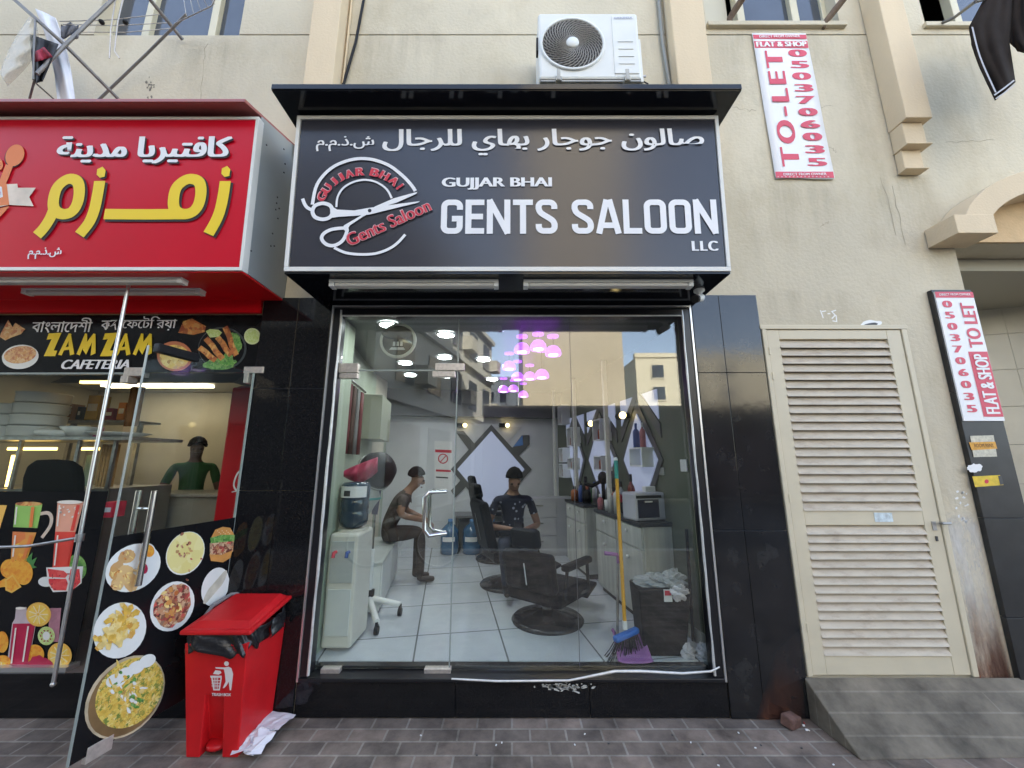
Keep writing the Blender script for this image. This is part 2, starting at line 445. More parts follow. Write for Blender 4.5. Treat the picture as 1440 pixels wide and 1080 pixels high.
# pilasters
q = MB(); q.box(-1.63, -1.40, -.14, -.003, 3.75, 15.4, CREAM); q.box(-1.385, -1.372, -.03, -.003, 3.75, 15.4, CREAM); q.build('pilaster', BL, bevel=.008)
q = MB(); q.box(1.295, 1.565, -.14, -.003, 3.75, 15.4, CREAM); q.build('pilaster', BL, bevel=.008)
q = MB(); q.box(3.0, 3.2, -.15, -.003, 4.05, 15.4, CREAM)
za, zb = at(1271, 203, -.10).z, at(1263, 238, -.055).z
q.box(3.005, 3.165, -.105, -.003, za, 4.05, CREAM); q.box(2.995, 3.19, -.122, -.003, za - .012, za - .0005, CREAM)
q.box(3.005, 3.155, -.06, -.003, zb, za - .0125, CREAM); q.box(2.995, 3.17, -.08, -.003, zb - .012, zb - .0005, CREAM)
q.build('pilaster', BL, bevel=.006)
# window sills and frames, upper floor
FR = mat('cream_window_frame', (.62, .56, .40), .5, var=.08)
def upper_window(a, b, z0, z1, bars, open_from=None):
    f = MB(); y0, y1 = .09, .14
    f.box(a, a + .04, y0, y1, z0, z1, FR); f.box(b - .04, b, y0, y1, z0, z1, FR); f.box(a + .04, b - .04, y0, y1, z0, z0 + .04, FR)
    for x in bars: f.box(x - .032, x + .032, y0 - .02, y1, z0 + .04, z1, FR)
    o = f.build('window', BL, bevel=.004)
    g = MB(); e = [a + .04] + [v for x in bars for v in (x - .032, x + .032)] + [b - .04]
    for i in range(0, len(e), 2):
        if open_from is not None and i // 2 in open_from: continue
        g.box(e[i], e[i + 1], .112, .12, z0 + .04, z1, GLASS_DARK)
    g.build('pane', o)
    return o
upper_window(*WIN[0], [-3.2, -2.62])
o = upper_window(*WIN[1], [2.02, 2.50], open_from=(0,))
q = MB(); q.box(1.70, 1.96, .16, .5, 5.36, 6.0, mat('pale_box', (.55, .52, .42), .7)); q.build('window_box', o)
o = upper_window(*WIN[2], [3.93], open_from=(0,))
q = MB(); q.box(1.655, 2.83, -.035, .09, 5.095, 5.14, PLASTER); q.build('window_sill', BL, bevel=.005)
q = MB(); q.box(3.50, 5.0, -.03, .09, 5.095, 5.14, PLASTER); q.build('window_sill', BL, bevel=.005)

# granite cladding, plinths
def cladding(name, x0, x1, z0, z1, cols, rows, m, y=-.022):
    q = MB(); g = .0016
    xs = [x0 + (x1 - x0) * c for c in cols]
    zs = [z0] + rows + [z1]
    for i in range(len(xs) - 1):
        for j in range(len(zs) - 1): q.box(xs[i] + g, xs[i + 1] - g, y, -.002, zs[j] + g, zs[j + 1] - g, m)
    return q.build(name, BL, bevel=.0015)
zr = [at(1080, 745, 0).z, at(1080, 525, 0).z]
cladding('granite_cladding', -1.785, -1.292, 0.004, 2.645, [0, .52, 1], [.66, 1.30, 1.98], GRANITE)
cladding('granite_cladding', 1.288, 1.762, 0.004, 2.665, [0, .42, 1], zr, GRANITE_OLD)
cladding('granite_cladding', 3.02, 3.306, 0.004, 2.70, [0, 1], [.55, 1.13, 1.95], mat('matt_granite', (.022, .022, .022), .38, var=.4, vs=9, dirt=(.045, .043, .04), ds=4), y=-.035)
cladding('granite_plinth', -1.29, 1.287, .004, .195, [0, .37, .68, 1], [], GRANITE, y=-.012)
q = MB(); q.box(-5.6, -1.79, -.012, -.002, .004, .235, GRANITE); q.build('granite_plinth', BL)

# rust stain and bare render beside the louvred door
st = MB()
def stain(pts, m, d):
    st.add([FACADE.pt(*FACADE.uv(*p), d) for p in pts], [tuple(range(len(pts)))], m)
def alpha_mat(name, col, scale, th, stretch, rough=.9):
    m = mat(name, col, rough); nt = m.node_tree; N = nt.nodes; L = nt.links
    g = N.new('ShaderNodeNewGeometry'); mp = N.new('ShaderNodeMapping'); mp.inputs['Scale'].default_value = (1, 1, stretch)
    n = N.new('ShaderNodeTexNoise'); n.inputs['Scale'].default_value = scale; n.inputs['Detail'].default_value = 8; n.inputs['Roughness'].default_value = .7
    r = N.new('ShaderNodeValToRGB'); r.color_ramp.elements[0].position = th; r.color_ramp.elements[1].position = th + .12
    L.new(g.outputs['Position'], mp.inputs[0]); L.new(mp.outputs[0], n.inputs['Vector']); L.new(n.outputs[0], r.inputs[0]); L.new(r.outputs[0], N['Principled BSDF'].inputs['Alpha'])
    return m
LIME = alpha_mat('bare_lime_render', (.56, .54, .50), 9, .44, .25)
RUSTM = alpha_mat('rust_stain', RUST, 14, .49, .2)
RUSTD = alpha_mat('rust_stain_deep', (.075, .02, .01), 16, .48, .3)
st = MB(); rg = random.Random(3)
for k in range(16): # scrawl and paint chips on the wall
    x, y = rg.uniform(1340, 1362), rg.uniform(690, 735)
    ellipse(st, FACADE, x, y, rg.uniform(1, 2.4), rg.uniform(1, 2.6), 0, WHITE, -.002, 7, .3, k)
for pts in ([(1154, 436), (1158, 447)], [(1156, 438), (1162, 437)], [(1164, 441), (1168, 441)], [(1176, 436), (1170, 438), (1175, 443), (1170, 448)], [(1176, 443), (1177, 452), (1171, 451)]):
    pxribbon(st, FACADE, pts, .008, WHITE, -.002)
ellipse(st, FACADE, 1225, 455, 14, 5, .1, WHITE, -.002, 16, .15, 2); ellipse(st, FACADE, 1226, 456, 10, 2.5, .1, DARKGREY, -.001, 12, .2, 4)
st.build('paint_scrawl', BL)

def fade_stain(name, quads, col, scale, th, stretch, amt, plane, d, par, inv=False):
    """Weathering laid on a surface; a point attribute lets it die out towards its edges."""
    m = mat(name, col, .9); nt = m.node_tree; N = nt.nodes; L = nt.links
    g = N.new('ShaderNodeNewGeometry'); mp = N.new('ShaderNodeMapping'); mp.inputs['Scale'].default_value = (1, 1, stretch)
    n = N.new('ShaderNodeTexNoise'); n.inputs['Scale'].default_value = scale; n.inputs['Detail'].default_value = 9; n.inputs['Roughness'].default_value = .68
    r = N.new('ShaderNodeValToRGB'); r.color_ramp.elements[0].position = th; r.color_ramp.elements[1].position = th + .3
    at_ = N.new('ShaderNodeAttribute'); at_.attribute_name = 'fade'
    mu = N.new('ShaderNodeMath'); mu.operation = 'MULTIPLY'; mu2 = N.new('ShaderNodeMath'); mu2.operation = 'MULTIPLY'; mu2.inputs[1].default_value = amt
    L.new(g.outputs['Position'], mp.inputs[0]); L.new(mp.outputs[0], n.inputs['Vector']); L.new(n.outputs[0], r.inputs[0]); L.new(r.outputs[0], mu.inputs[0]); L.new(at_.outputs['Fac'], mu.inputs[1]); L.new(mu.outputs[0], mu2.inputs[0]); L.new(mu2.outputs[0], N['Principled BSDF'].inputs['Alpha'])
    q = MB(); q.keep = True; fd = []
    for a_, b_, c_, d_ in quads:   # top left, top right, bottom right, bottom left
        P_ = [plane.uv(*p) for p in (a_, b_, c_, d_)]; n_ = 10
        def f(u, v):
            p = (P_[0] * (1 - u) + P_[1] * u) * (1 - v) + (P_[3] * (1 - u) + P_[2] * u) * v
            w = 1 - v if inv else v; fd.append(max(0, min(1, math.sin(math.pi * u) * 1.7)) * (1 if inv else min(1, w * 8)) * (1 - w) ** .8); return plane.pt(p.x, p.y, d)
        q.grid(f, n_, n_, m)
    o = q.build(name, par); at2 = o.data.attributes.new('fade', 'FLOAT', 'POINT'); at2.data.foreach_set('value', fd)
    return o
fade_stain('lime_patch', [[(1322, 722), (1376, 716), (1426, 965), (1356, 958)]], (.68, .66, .62), 9, .34, .25, 1.0, FACADE, -.0024, BL)
fade_stain('rust_stain', [[(1350, 830), (1396, 820), (1440, 1000), (1366, 962)]], (.19, .065, .03), 12, .34, .2, 1.0, FACADE, -.0018, BL, True)
fade_stain('rust_stain', [[(1385, 880), (1404, 875), (1440, 1000), (1396, 985)]], (.075, .022, .010), 9, .24, .3, 1.0, FACADE, -.0012, BL, True)
fade_stain('rust_stain', [[(1092, 915), (1124, 885), (1134, 1012), (1062, 1012)]], (.13, .042, .02), 14, .40, .22, .8, Plane((0, -.0235, 0), (1, 0, 0), (0, 0, 1)), 0, BL, True)
QS = [[(985, 38), (1200, 36), (1190, 150), (995, 150)], [(1215, 232), (1312, 236), (1345, 400), (1232, 400)], [(1020, 258), (1190, 252), (1200, 400), (1040, 400)], [(900, 40), (940, 40), (962, 126), (900, 126)], [(225, 50), (345, 50), (335, 148), (215, 148)], [(1310, 38), (1420, 38), (1450, 220), (1335, 220)], [(1262, 440), (1310, 440), (1352, 740), (1312, 740)], [(1062, 405), (1200, 405), (1210, 460), (1066, 460)], [(1180, 40), (1230, 40), (1262, 250), (1200, 250)], [(480, 40), (640, 40), (640, 128), (470, 128)]]
fade_stain('drip_stain', QS, (.26, .21, .14), 6, .44, .10, .26, FACADE, -.0026, BL)
fade_stain('grime_patch', [[(1000, 40), (1240, 40), (1340, 460), (1040, 460)], [(1300, 60), (1440, 60), (1440, 250), (1330, 250)], [(240, 55), (420, 55), (400, 150), (225, 150)], [(500, 0), (760, 0), (755, 128), (480, 128)]], (.34, .29, .20), 3.2, .48, .6, .22, FACADE, -.0030, BL)
CRACK = mat('crack_line', (.17, .14, .10), .9)
st = MB(); st.keep = True
rgc = random.Random(31)
for (x0_, y0_), (x1_, y1_) in (((1030, 150), (1062, 156)), ((1145, 152), (1172, 148)), ((1165, 205), (1178, 214)), ((1240, 250), (1262, 330)), ((1255, 260), (1275, 345)), ((1155, 318), (1166, 312)), ((1330, 200), (1400, 196)), ((290, 60), (282, 140))):
    n_ = 9; pts = [(x0_ + (x1_ - x0_) * i / n_ + rgc.uniform(-2, 2), y0_ + (y1_ - y0_) * i / n_ + rgc.uniform(-2, 2)) for i in range(n_ + 1)]
    pxribbon(st, FACADE, pts, [.001 + .0022 * rgc.random() for _ in range(n_ + 1)], CRACK, -.0022)
st.build('wall_stain', BL)

# arched entrance
A = MB(); ya = -.2
xb0, zb0, zt0 = 3.105, 3.045, 3.20
xin, zin = 3.276, 3.045
cxa = 4.15; ro = 1.0; ri = .83
zc = 3.02
A.box(xb0, 3.385, ya - .002, -.003, zb0, zt0 - .01, CREAM)
N_ = 30
def arc(r, i): q = math.pi - math.pi * i / N_; return (cxa + r * math.cos(q), zc + (.587 if r == ro else .424) * math.sin(q))
a0 = 3
vs_ = []; fs_ = []
for i in range(2, N_ - 1):
    (x0, z0), (x1, z1) = arc(ri, i), arc(ro, i)
    vs_ += [(x0, ya, z0), (x1, ya, z1), (x1, -.003, z1), (x0, -.003, z0)]
for k in range(len(vs_) // 4 - 1):
    for j in range(4): fs_.append((4 * k + j, 4 * k + (j + 1) % 4, 4 * k + 4 + (j + 1) % 4, 4 * k + 4 + j))
A.add(vs_, fs_ + [(0, 1, 2, 3), tuple(len(vs_) - 4 + j for j in range(4))], CREAM)
A.build('arch_moulding', BL, bevel=.004)
tp = MB(); pts = [(cxa - ri, -.02, 3.086)] + [(arc(ri, i)[0], -.02, max(3.086, arc(ri, i)[1])) for i in range(2, N_ - 1)] + [(cxa + ri, -.02, 3.086)]
tp.prism(pts, (0, .017, 0), mat('ochre_plaster', (.62, .44, .245), .85, var=.08, vs=12, bump=.3, bs=50)); tp.build('arch_panel', BL)
# entrance lobby: tiled walls, ceiling, floor
LT = bricks('lobby_tile', (.38, .35, .29), (.36, .33, .27), (.22, .2, .16), 1, .45, .3, .006, rough=.35, bump=.05, off=0, nz=.08)
LT2 = mat('lobby_tile_plain', (.62, .58, .47), .35, var=.08, vs=3, dirt=(.48, .43, .34), ds=2)
lb = MB()
def lobwall(px0, pz):
    pass
y0l, y1l = .22, 1.35
for j in range(-1, 8):
    for i in range(7):
        xa, xb = 3.2 + i * .42, 3.2 + (i + 1) * .42; k0, k1 = .2 + j * .36, .2 + (j + 1) * .36
        ya_ = 1.5 - .30 * (xa - 3.2); yb_ = 1.5 - .30 * (xb - 3.2)
        lb.hexa([(xa + .002, ya_, k0 + .002), (xb - .002, yb_, k0 + .002), (xb - .002, yb_ + .05, k0 + .002), (xa + .002, ya_ + .05, k0 + .002), (xa + .002, ya_, k1 - .002), (xb - .002, yb_, k1 - .002), (xb - .002, yb_ + .05, k1 - .002), (xa + .002, ya_ + .05, k1 - .002)], LT2)
lb.build('lobby_wall', BL)
lb = MB(); lb.box(3.1, 6.2, .22, 1.8, 2.98, 3.08, mat('lobby_ceiling', (.42, .39, .31), .6)); lb.box(3.1, 3.3, .22, 1.8, .1, 2.98, LT2); lb.box(3.306, 5.4, .0, 1.8, .05, .16, GRANITE_OLD); lb.box(3.2, 6.2, 1.56, 1.65, 0, 3.0, DARKGREY); lb.build('lobby', BL)
# thin cable and conduit running down the facade
q = MB(); q.tube([at(519, -40, -.02), at(500, 60, -.02), at(478, 135, -.02)], .011, BLACK); tag(q.build('wall_cable'), 'black cable slanting down the wall between the first pilaster and the air conditioner', 'cable')
q = MB(); q.tube([at(921, -60, -.03), at(932, 60, -.03), at(944, 135, -.03)], .016, mat('grey_pipe', (.25, .25, .23), .5)); tag(q.build('wall_pipe'), 'thin grey pipe on the wall right of the air conditioner', 'pipe')
# the graffiti-like smudge on the wall, left
q = MB(); rg = random.Random(5)
for k in range(14): ellipse(q, FACADE, 210 + rg.gauss(0, 4), 122 + rg.gauss(0, 6), rg.uniform(.6, 2), rg.uniform(.6, 2.4), 0, mat('soot', (.2, .18, .15), .9) if k == 0 else q.mats[0], -.002, 7, .3, k)
q.build('soot_smudge', BL)

# ------------------------------------------------------------------ salon sign
SG = thing('shop_sign', (0, -.3, 2.6), 'dark lit box sign reading GENTS SALOON with scissors logo over the glazed shop', 'sign')
PS = Plane((0, -.47, 2.615), (1, 0, 0), (0, -.06, 1.052))
SX0, SX1, SH = -1.381, 1.325, 1.0537
q = MB(); q.hexa([PS.pt(SX0 + .03, .03, -.002), PS.pt(SX1 - .03, .03, -.002), (SX1 - .03, -.1, 2.645), (SX0 + .03, -.1, 2.645), PS.pt(SX0 + .03, SH - .03, -.002), PS.pt(SX1 - .03, SH - .03, -.002), (SX1 - .03, -.1, 3.63), (SX0 + .03, -.1, 3.63)], SIGN_DARK)
q.build('sign_face', SG)
q = MB(); FRW = mat('white_sign_frame', (.72, .71, .67), .4, var=.06, vs=4)
for (u0, u1, v0, v1) in ((SX0, SX1, 0, .028), (SX0, SX1, SH - .024, SH), (SX0, SX0 + .022, .028, SH - .024), (SX1 - .022, SX1, .028, SH - .024)):
    q.hexa([PS.pt(u0, v0, -.06), PS.pt(u1, v0, -.06), PS.pt(u1, v0, .004), PS.pt(u0, v0, .004), PS.pt(u0, v1, -.06), PS.pt(u1, v1, -.06), PS.pt(u1, v1, .004), PS.pt(u0, v1, .004)], FRW)
q.build('sign_frame', SG, bevel=.002)
q = MB(); q.hexa([(SX0 + .006, -.43, 2.622), (SX0 + .006, -.002, 2.622), (SX0 + .02, -.002, 2.622), (SX0 + .02, -.43, 2.622), (SX0 + .006, -.47, 3.66), (SX0 + .006, -.002, 3.66), (SX0 + .02, -.002, 3.66), (SX0 + .02, -.47, 3.66)], GREYMETAL)
q.hexa([(SX1 - .02, -.43, 2.622), (SX1 - .02, -.002, 2.622), (SX1 - .006, -.002, 2.622), (SX1 - .006, -.43, 2.622), (SX1 - .02, -.47, 3.66), (SX1 - .02, -.002, 3.66), (SX1 - .006, -.002, 3.66), (SX1 - .006, -.47, 3.66)], GREYMETAL)
q.build('sign_side', SG)
q = MB(); q.box(SX0 - .075, SX1 + .065, -.685, -.003, 3.688, 3.706, BLACK_ALU); q.box(SX0 - .075, SX1 + .065, -.69, -.675, 3.694, 3.73, BLACK_ALU); q.build('sign_canopy', SG, bevel=.002)
q = MB(); q.box(SX0 + .002, SX1 - .002, -.465, -.003, 2.602, 2.613, BLACK_ALU); q.box(SX0 + .08, SX1 - .05, -.03, -.003, 2.585, 2.602, BLACK_ALU); q.build('sign_soffit', SG)
# lettering
LT_ = MB()
pxtext(LT_, PS, ''.join(reversed('ﺻﺎﻟﻮﻥ ﺟﻮﺟﺎﺭ ﺑﻬﺎﻱ ﻟﻠﺮﺟﺎﻝ')), (537, 219), (988, 182), WHITE_L, d=.002, bold=.03)
pxtext(LT_, PS, ''.join(reversed('ﺵ.ﺫ.ﻡ.ﻡ')), (444, 213), (527, 192), WHITE_L, d=.002, bold=.02)
pxtext(LT_, PS, 'GUJJAR BHAI', (621, 267), (776, 250), WHITE_L, d=.002, bold=.045)
pxtext(LT_, PS, 'LLC', (973, 353), (1009, 339), WHITE_L, d=.002, bold=.06, track=.12)
def block_letters(s, px0, py0, px1, py1, m, wf=.165):
    """Condensed sans capitals drawn as strokes."""
    a = PS.uv(px0, py0); b = PS.uv(px1, py1); H = b.y - a.y; W = b.x - a.x
    wid = {'G': .50, 'E': .43, 'N': .54, 'T': .46, 'S': .50, 'A': .56, 'L': .42, 'O': .51, ' ': .20}
    gap = .075; tot = sum(wid[c] for c in s) + gap * (len(s) - 1); k = W / tot; x = a.x; sw = wf * H; h = sw / 2; n_ = 0
    def rr(x0, x1, z0, z1, r, seq):   # rounded path through corner list
        return seq
    for c in s:
        w_ = wid[c] * k; x0, x1, z0, z1 = x + h * .9, x + w_ - h * .9, a.y + h, b.y - h; r = min(.13 * H, (x1 - x0) / 2); P = []
        def q(cx, cz, a0, a1): return [(cx + r * math.cos(R(a0 + (a1 - a0) * i / 6)), cz + r * math.sin(R(a0 + (a1 - a0) * i / 6))) for i in range(7)]
        zm = (z0 + z1) / 2
        TR, TL, BLc, BR = q(x1 - r, z1 - r, 0, 90), q(x0 + r, z1 - r, 90, 180), q(x0 + r, z0 + r, 180, 270), q(x1 - r, z0 + r, 270, 360)
        if c == 'O': P = [(TR + TL + BLc + BR, True)]
        elif c == 'G': P = [([(x1, z1 - H * .22)] + TR + TL + BLc + BR + [(x1, zm - .06 * H)], False), ([(x1 + h, zm - .06 * H), ((x0 + x1) / 2, zm - .06 * H)], False)]
        elif c == 'S':
            P = [([(x1, z1 - H * .2)] + TR + TL + [(x0, z1 - r - .04 * H)] + smooth_path([(x0, z1 - r - .05 * H), (x0 + .12 * w_, zm + .10 * H), (x1 - .12 * w_, zm - .10 * H), (x1, z0 + r + .06 * H)], 4) + BR[::-1] + BLc[::-1] + [(x0, z0 + H * .2)], False)]
        elif c == 'E': P = [([(x0, z0 - h), (x0, z1 + h)], False), ([(x0, z1), (x1 + h, z1)], False), ([(x0, zm), (x1 + h * .6, zm)], False), ([(x0, z0), (x1 + h, z0)], False)]
        elif c == 'L': P = [([(x0, z0 - h), (x0, z1 + h)], False), ([(x0, z0), (x1 + h, z0)], False)]
        elif c == 'T': xm = (x0 + x1) / 2; P = [([(x0 - h, z1), (x1 + h, z1)], False), ([(xm, z0 - h), (xm, z1)], False)]
        elif c == 'N': P = [([(x0, z0 - h), (x0, z1 + h)], False), ([(x0 - h * .2, z1 + h * .9), (x1 + h * .2, z0 - h * .9)], False), ([(x1, z0 - h), (x1, z1 + h)], False)]
        elif c == 'A': xm = (x0 + x1) / 2; P = [([(x0 - h * .2, z0 - h), (xm - h * .45, z1 + h)], False), ([(x1 + h * .2, z0 - h), (xm + h * .45, z1 + h)], False), ([(x0 + h, z0 + .16 * H), (x1 - h, z0 + .16 * H)], False)]
        for pts, cl in P:
            n_ += 1; ribbon(LT_, PS, pts, sw, m, .002 + n_ * .00008, cl)
        x += w_ + gap * k
block_letters('GENTS SALOON', 620, 329, 1006, 281, WHITE_L)
LT_.keep = True
LT_.build('sign_lettering', SG)
# logo: arcs, scissors, words
LG = MB(); LG.keep = True
def c2(x, y): return (380 + x / 3.375, 100 + y / 3.375)
def cpath(pts): return [c2(*p) for p in pts]
pxribbon(LG, PS, cpath([(202, 636), (225, 540), (290, 465), (380, 425), (470, 420), (560, 448), (630, 500), (672, 545), (690, 572)]), .021, WHITE_L, .006, 5)
pxribbon(LG, PS, cpath([(305, 840), (360, 864), (430, 872), (500, 868), (560, 848), (605, 818), (642, 778)]), [.008, .014, .018, .021, .019, .016, .006][0:1] * 31 if False else .017, WHITE_L, .006, 5)
pxribbon(LG, PS, cpath([(316, 648), (322, 600), (350, 556), (400, 528), (455, 519), (510, 532), (555, 565), (578, 606)]), .013, WHITE_L, .006, 5)
pxribbon(LG, PS, cpath([(298, 668), (285, 640), (250, 630), (215, 642), (203, 668), (215, 695), (250, 706), (285, 696)]), .024, WHITE_L, .0062, 5, True)
pxribbon(LG, PS, cpath([(200, 662), (178, 650), (165, 632), (156, 608)]), .021, WHITE_L, .0064, 5)
pxribbon(LG, PS, cpath([(366, 752), (340, 748), (290, 755), (255, 775), (247, 800), (270, 825), (305, 830), (340, 812), (358, 785)]), .022, WHITE_L, .0062, 5, True)
pxpoly(LG, PS, cpath([(286, 640), (320, 660), (400, 664), (470, 652), (560, 640), (712, 620), (700, 628), (560, 662), (470, 684), (400, 690), (330, 694), (288, 700)]), WHITE_L, .0066)
pxpoly(LG, PS, cpath([(345, 750), (352, 735), (430, 690), (500, 645), (590, 606), (700, 576), (694, 586), (600, 628), (520, 652), (440, 695), (380, 735), (362, 765)]), WHITE_L, .0068)
ellipse(LG, PS, *c2(474, 665), 2.6, 2.6, 0, SIGN_DARK, .0072, 14)
def line_text(s, p0, p1, hh, m, d, bold, up=None, shear=0):
    a, b = PS.uv(*p0), PS.uv(*p1); t = (b - a).normalized(); T = PS.ux * t.x + PS.uz * t.y; U = PS.n.cross(T)
    text(LG, Plane(PS.pt(a.x, a.y), T, U), s, 0, 0, (b - a).length, hh, m, d=d, bold=bold, shear=shear)
hh = .075
line_text('Gents Saloon', c2(378, 838), c2(772, 664), .088, PINK_L, .0075, .055)
line_text('Gents Saloon', c2(380, 835), c2(770, 664), .080, RED_L, .0095, .02)
cc, rad = (448, 672), 196
word = 'GUJJAR BHAI'; angs = [157, 144, 131, 120.5, 109, 95.5, 84, 77, 64, 50, 39]
for ch, an in zip(word, angs):
    if ch == ' ': continue
    q_ = R(an); bx, by = cc[0] + rad * math.cos(q_), cc[1] - rad * math.sin(q_) * .88
    wd = {'J': 28, 'I': 10}.get(ch, 44); tx, ty = math.sin(q_), math.cos(q_)
    for mm, dd, bo, hx in ((PINK_L, .0075, .09, .058), (RED_L, .0085, .05, .052)):
        line_text(ch, c2(bx - tx * wd / 2, by - ty * wd / 2), c2(bx + tx * wd / 2, by + ty * wd / 2), hx, mm, dd, bo)
LG.build('sign_logo', SG)

def tube_light(name, pxa, pxb, py, z, label, grp):
    a, b = onz(pxa, py, z), onz(pxb, py, z)
    t = thing(name, (a + b) / 2, label, 'light', grp)
    q = MB(); q.box(a.x, b.x, a.y - .03, a.y + .03, z + .012, z + .032, WHITE_PL); q.build('light_housing', t, bevel=.003)
    q = MB(); q.box(a.x + .03, b.x - .03, a.y - .024, a.y + .024, z - .012, z + .012, mat('frosted_diffuser', (.62, .61, .57), .35)) if 'frosted_diffuser' not in bpy.data.materials else q.box(a.x + .03, b.x - .03, a.y - .024, a.y + .024, z - .012, z + .012, bpy.data.materials['frosted_diffuser']); q.build('diffuser', t, bevel=.008)
    q = MB(); q.box(a.x, a.x + .03, a.y - .027, a.y + .027, z - .014, z + .012, WHITE_PL); q.build('end_cap', t, bevel=.003)
    q = MB(); q.box(b.x - .03, b.x, a.y - .027, a.y + .027, z - .014, z + .012, WHITE_PL); q.build('end_cap', t, bevel=.003)
tube_light('tube_light', 465, 701, 402, 2.57, 'left of the two unlit tube lights under the dark sign', 'tube lights under the dark sign')
tube_light('tube_light', 736, 973, 402, 2.57, 'right of the two unlit tube lights under the dark sign', 'tube lights under the dark sign')
tube_light('tube_light', -40, 260, 397, 2.60, 'unlit tube light under the red sign, nearer the street and cut by the frame', 'tube lights under the red sign')
tube_light('tube_light', 36, 285, 412, 2.60, 'unlit tube light under the red sign, nearer the shop glass', 'tube lights under the red sign')
# security camera under the sign corner
p = onz(983, 408, 2.60)
CM = thing('security_camera', (p.x, p.y, 2.6), 'small white bullet security camera under the right corner of the dark sign', 'camera')
q = MB(); q.lathe([(.034, 0), (.034, -.012), (.02, -.02), (.012, -.05)], (p.x, p.y, 2.602), WHITE_PL, 16); q.build('camera_mount', CM)
dv = Vector((-.7, -.55, -.35)).normalized(); a = Vector((p.x, p.y, 2.545))
q = MB(); q.tube([a - dv * .035, a - dv * .02, a + dv * .045, a + dv * .05], [.018, .026, .026, .022], WHITE_PL, 14); q.build('camera_body', CM)
q = MB(); q.tube([a + dv * .051, a + dv * .075], [.027, .027], BLACK, 14); q.build('camera_hood', CM)

# ------------------------------------------------------------------ cafeteria sign
CS = thing('shop_sign', (-3.4, -.3, 2.6), 'red box sign with yellow and white Arabic lettering over the cafeteria', 'sign')
PC = Plane((0, -.45, 2.63), (1, 0, 0), (0, -.05, 1.06))
CX0, CX1, CHt = -5.4, -1.648, 1.061
q = MB(); q.hexa([PC.pt(CX0, .02, -.002), PC.pt(CX1 - .02, .02, -.002), (CX1 - .02, -.1, 2.66), (CX0, -.1, 2.66), PC.pt(CX0, CHt - .02, -.002), PC.pt(CX1 - .02, CHt - .02, -.002), (CX1 - .02, -.1, 3.65), (CX0, -.1, 3.65)], RED_SIGN); q.build('sign_face', CS)
q = MB()
for (u0, u1, v0, v1) in ((CX0, CX1, 0, .022), (CX0, CX1, CHt - .02, CHt), (CX1 - .02, CX1, .022, CHt - .02)):
    q.hexa([PC.pt(u0, v0, -.05), PC.pt(u1, v0, -.05), PC.pt(u1, v0, .004), PC.pt(u0, v0, .004), PC.pt(u0, v1, -.05), PC.pt(u1, v1, -.05), PC.pt(u1, v1, .004), PC.pt(u0, v1, .004)], FRW)
q.build('sign_frame', CS, bevel=.002)
q = MB(); yb = -.003
q.hexa([(CX1 - .012, -.42, 2.635), (CX1 - .002, -.42, 2.635), (CX1 - .002, -.21, 2.635), (CX1 - .012, -.21, 2.635), (CX1 - .012, -.47, 3.72), (CX1 - .002, -.47, 3.72), (CX1 - .002, -.21, 3.80), (CX1 - .012, -.21, 3.80)], GREYMETAL)
q.hexa([(CX1 - .014, -.207, 2.635), (CX1 - .004, -.207, 2.635), (CX1 - .004, yb, 2.635), (CX1 - .014, yb, 2.635), (CX1 - .014, -.207, 3.80), (CX1 - .004, -.207, 3.80), (CX1 - .004, yb, 3.88), (CX1 - .014, yb, 3.88)], GREYMETAL)
rg = random.Random(2)
for k in range(16):
    yy = rg.choice([-.4, -.225, -.19, -.02]); zz = rg.uniform(2.7, 3.7)
    q.lathe([(.006, 0), (.006, .004)], (CX1 - .003, yy, zz), DARKGREY, 6, Matrix.Rotation(R(90), 3, 'Y'))
q.build('sign_side', CS)
q = MB(); q.hexa([(CX0, -.60, 3.700), (CX1 - .03, -.60, 3.700), (CX1 - .03, -.003, 3.885), (CX0, -.003, 3.885), (CX0, -.60, 3.722), (CX1 - .03, -.60, 3.722), (CX1 - .03, -.003, 3.907), (CX0, -.003, 3.907)], mat('red_brown_sheet', (.36, .11, .10), .35)); 
q.build('sign_canopy', CS, bevel=.002)
q = MB(); q.box(CX0, CX1 - .005, -.44, -.003, 2.622, 2.632, RED); q.box(CX0, -1.80, -.03, -.003, 2.528, 2.622, RED); q.build('sign_soffit', CS)
SL = MB(); SL.keep = True
def c1(x, y): return (x / 2.7, y / 2.7)
W_ = .070
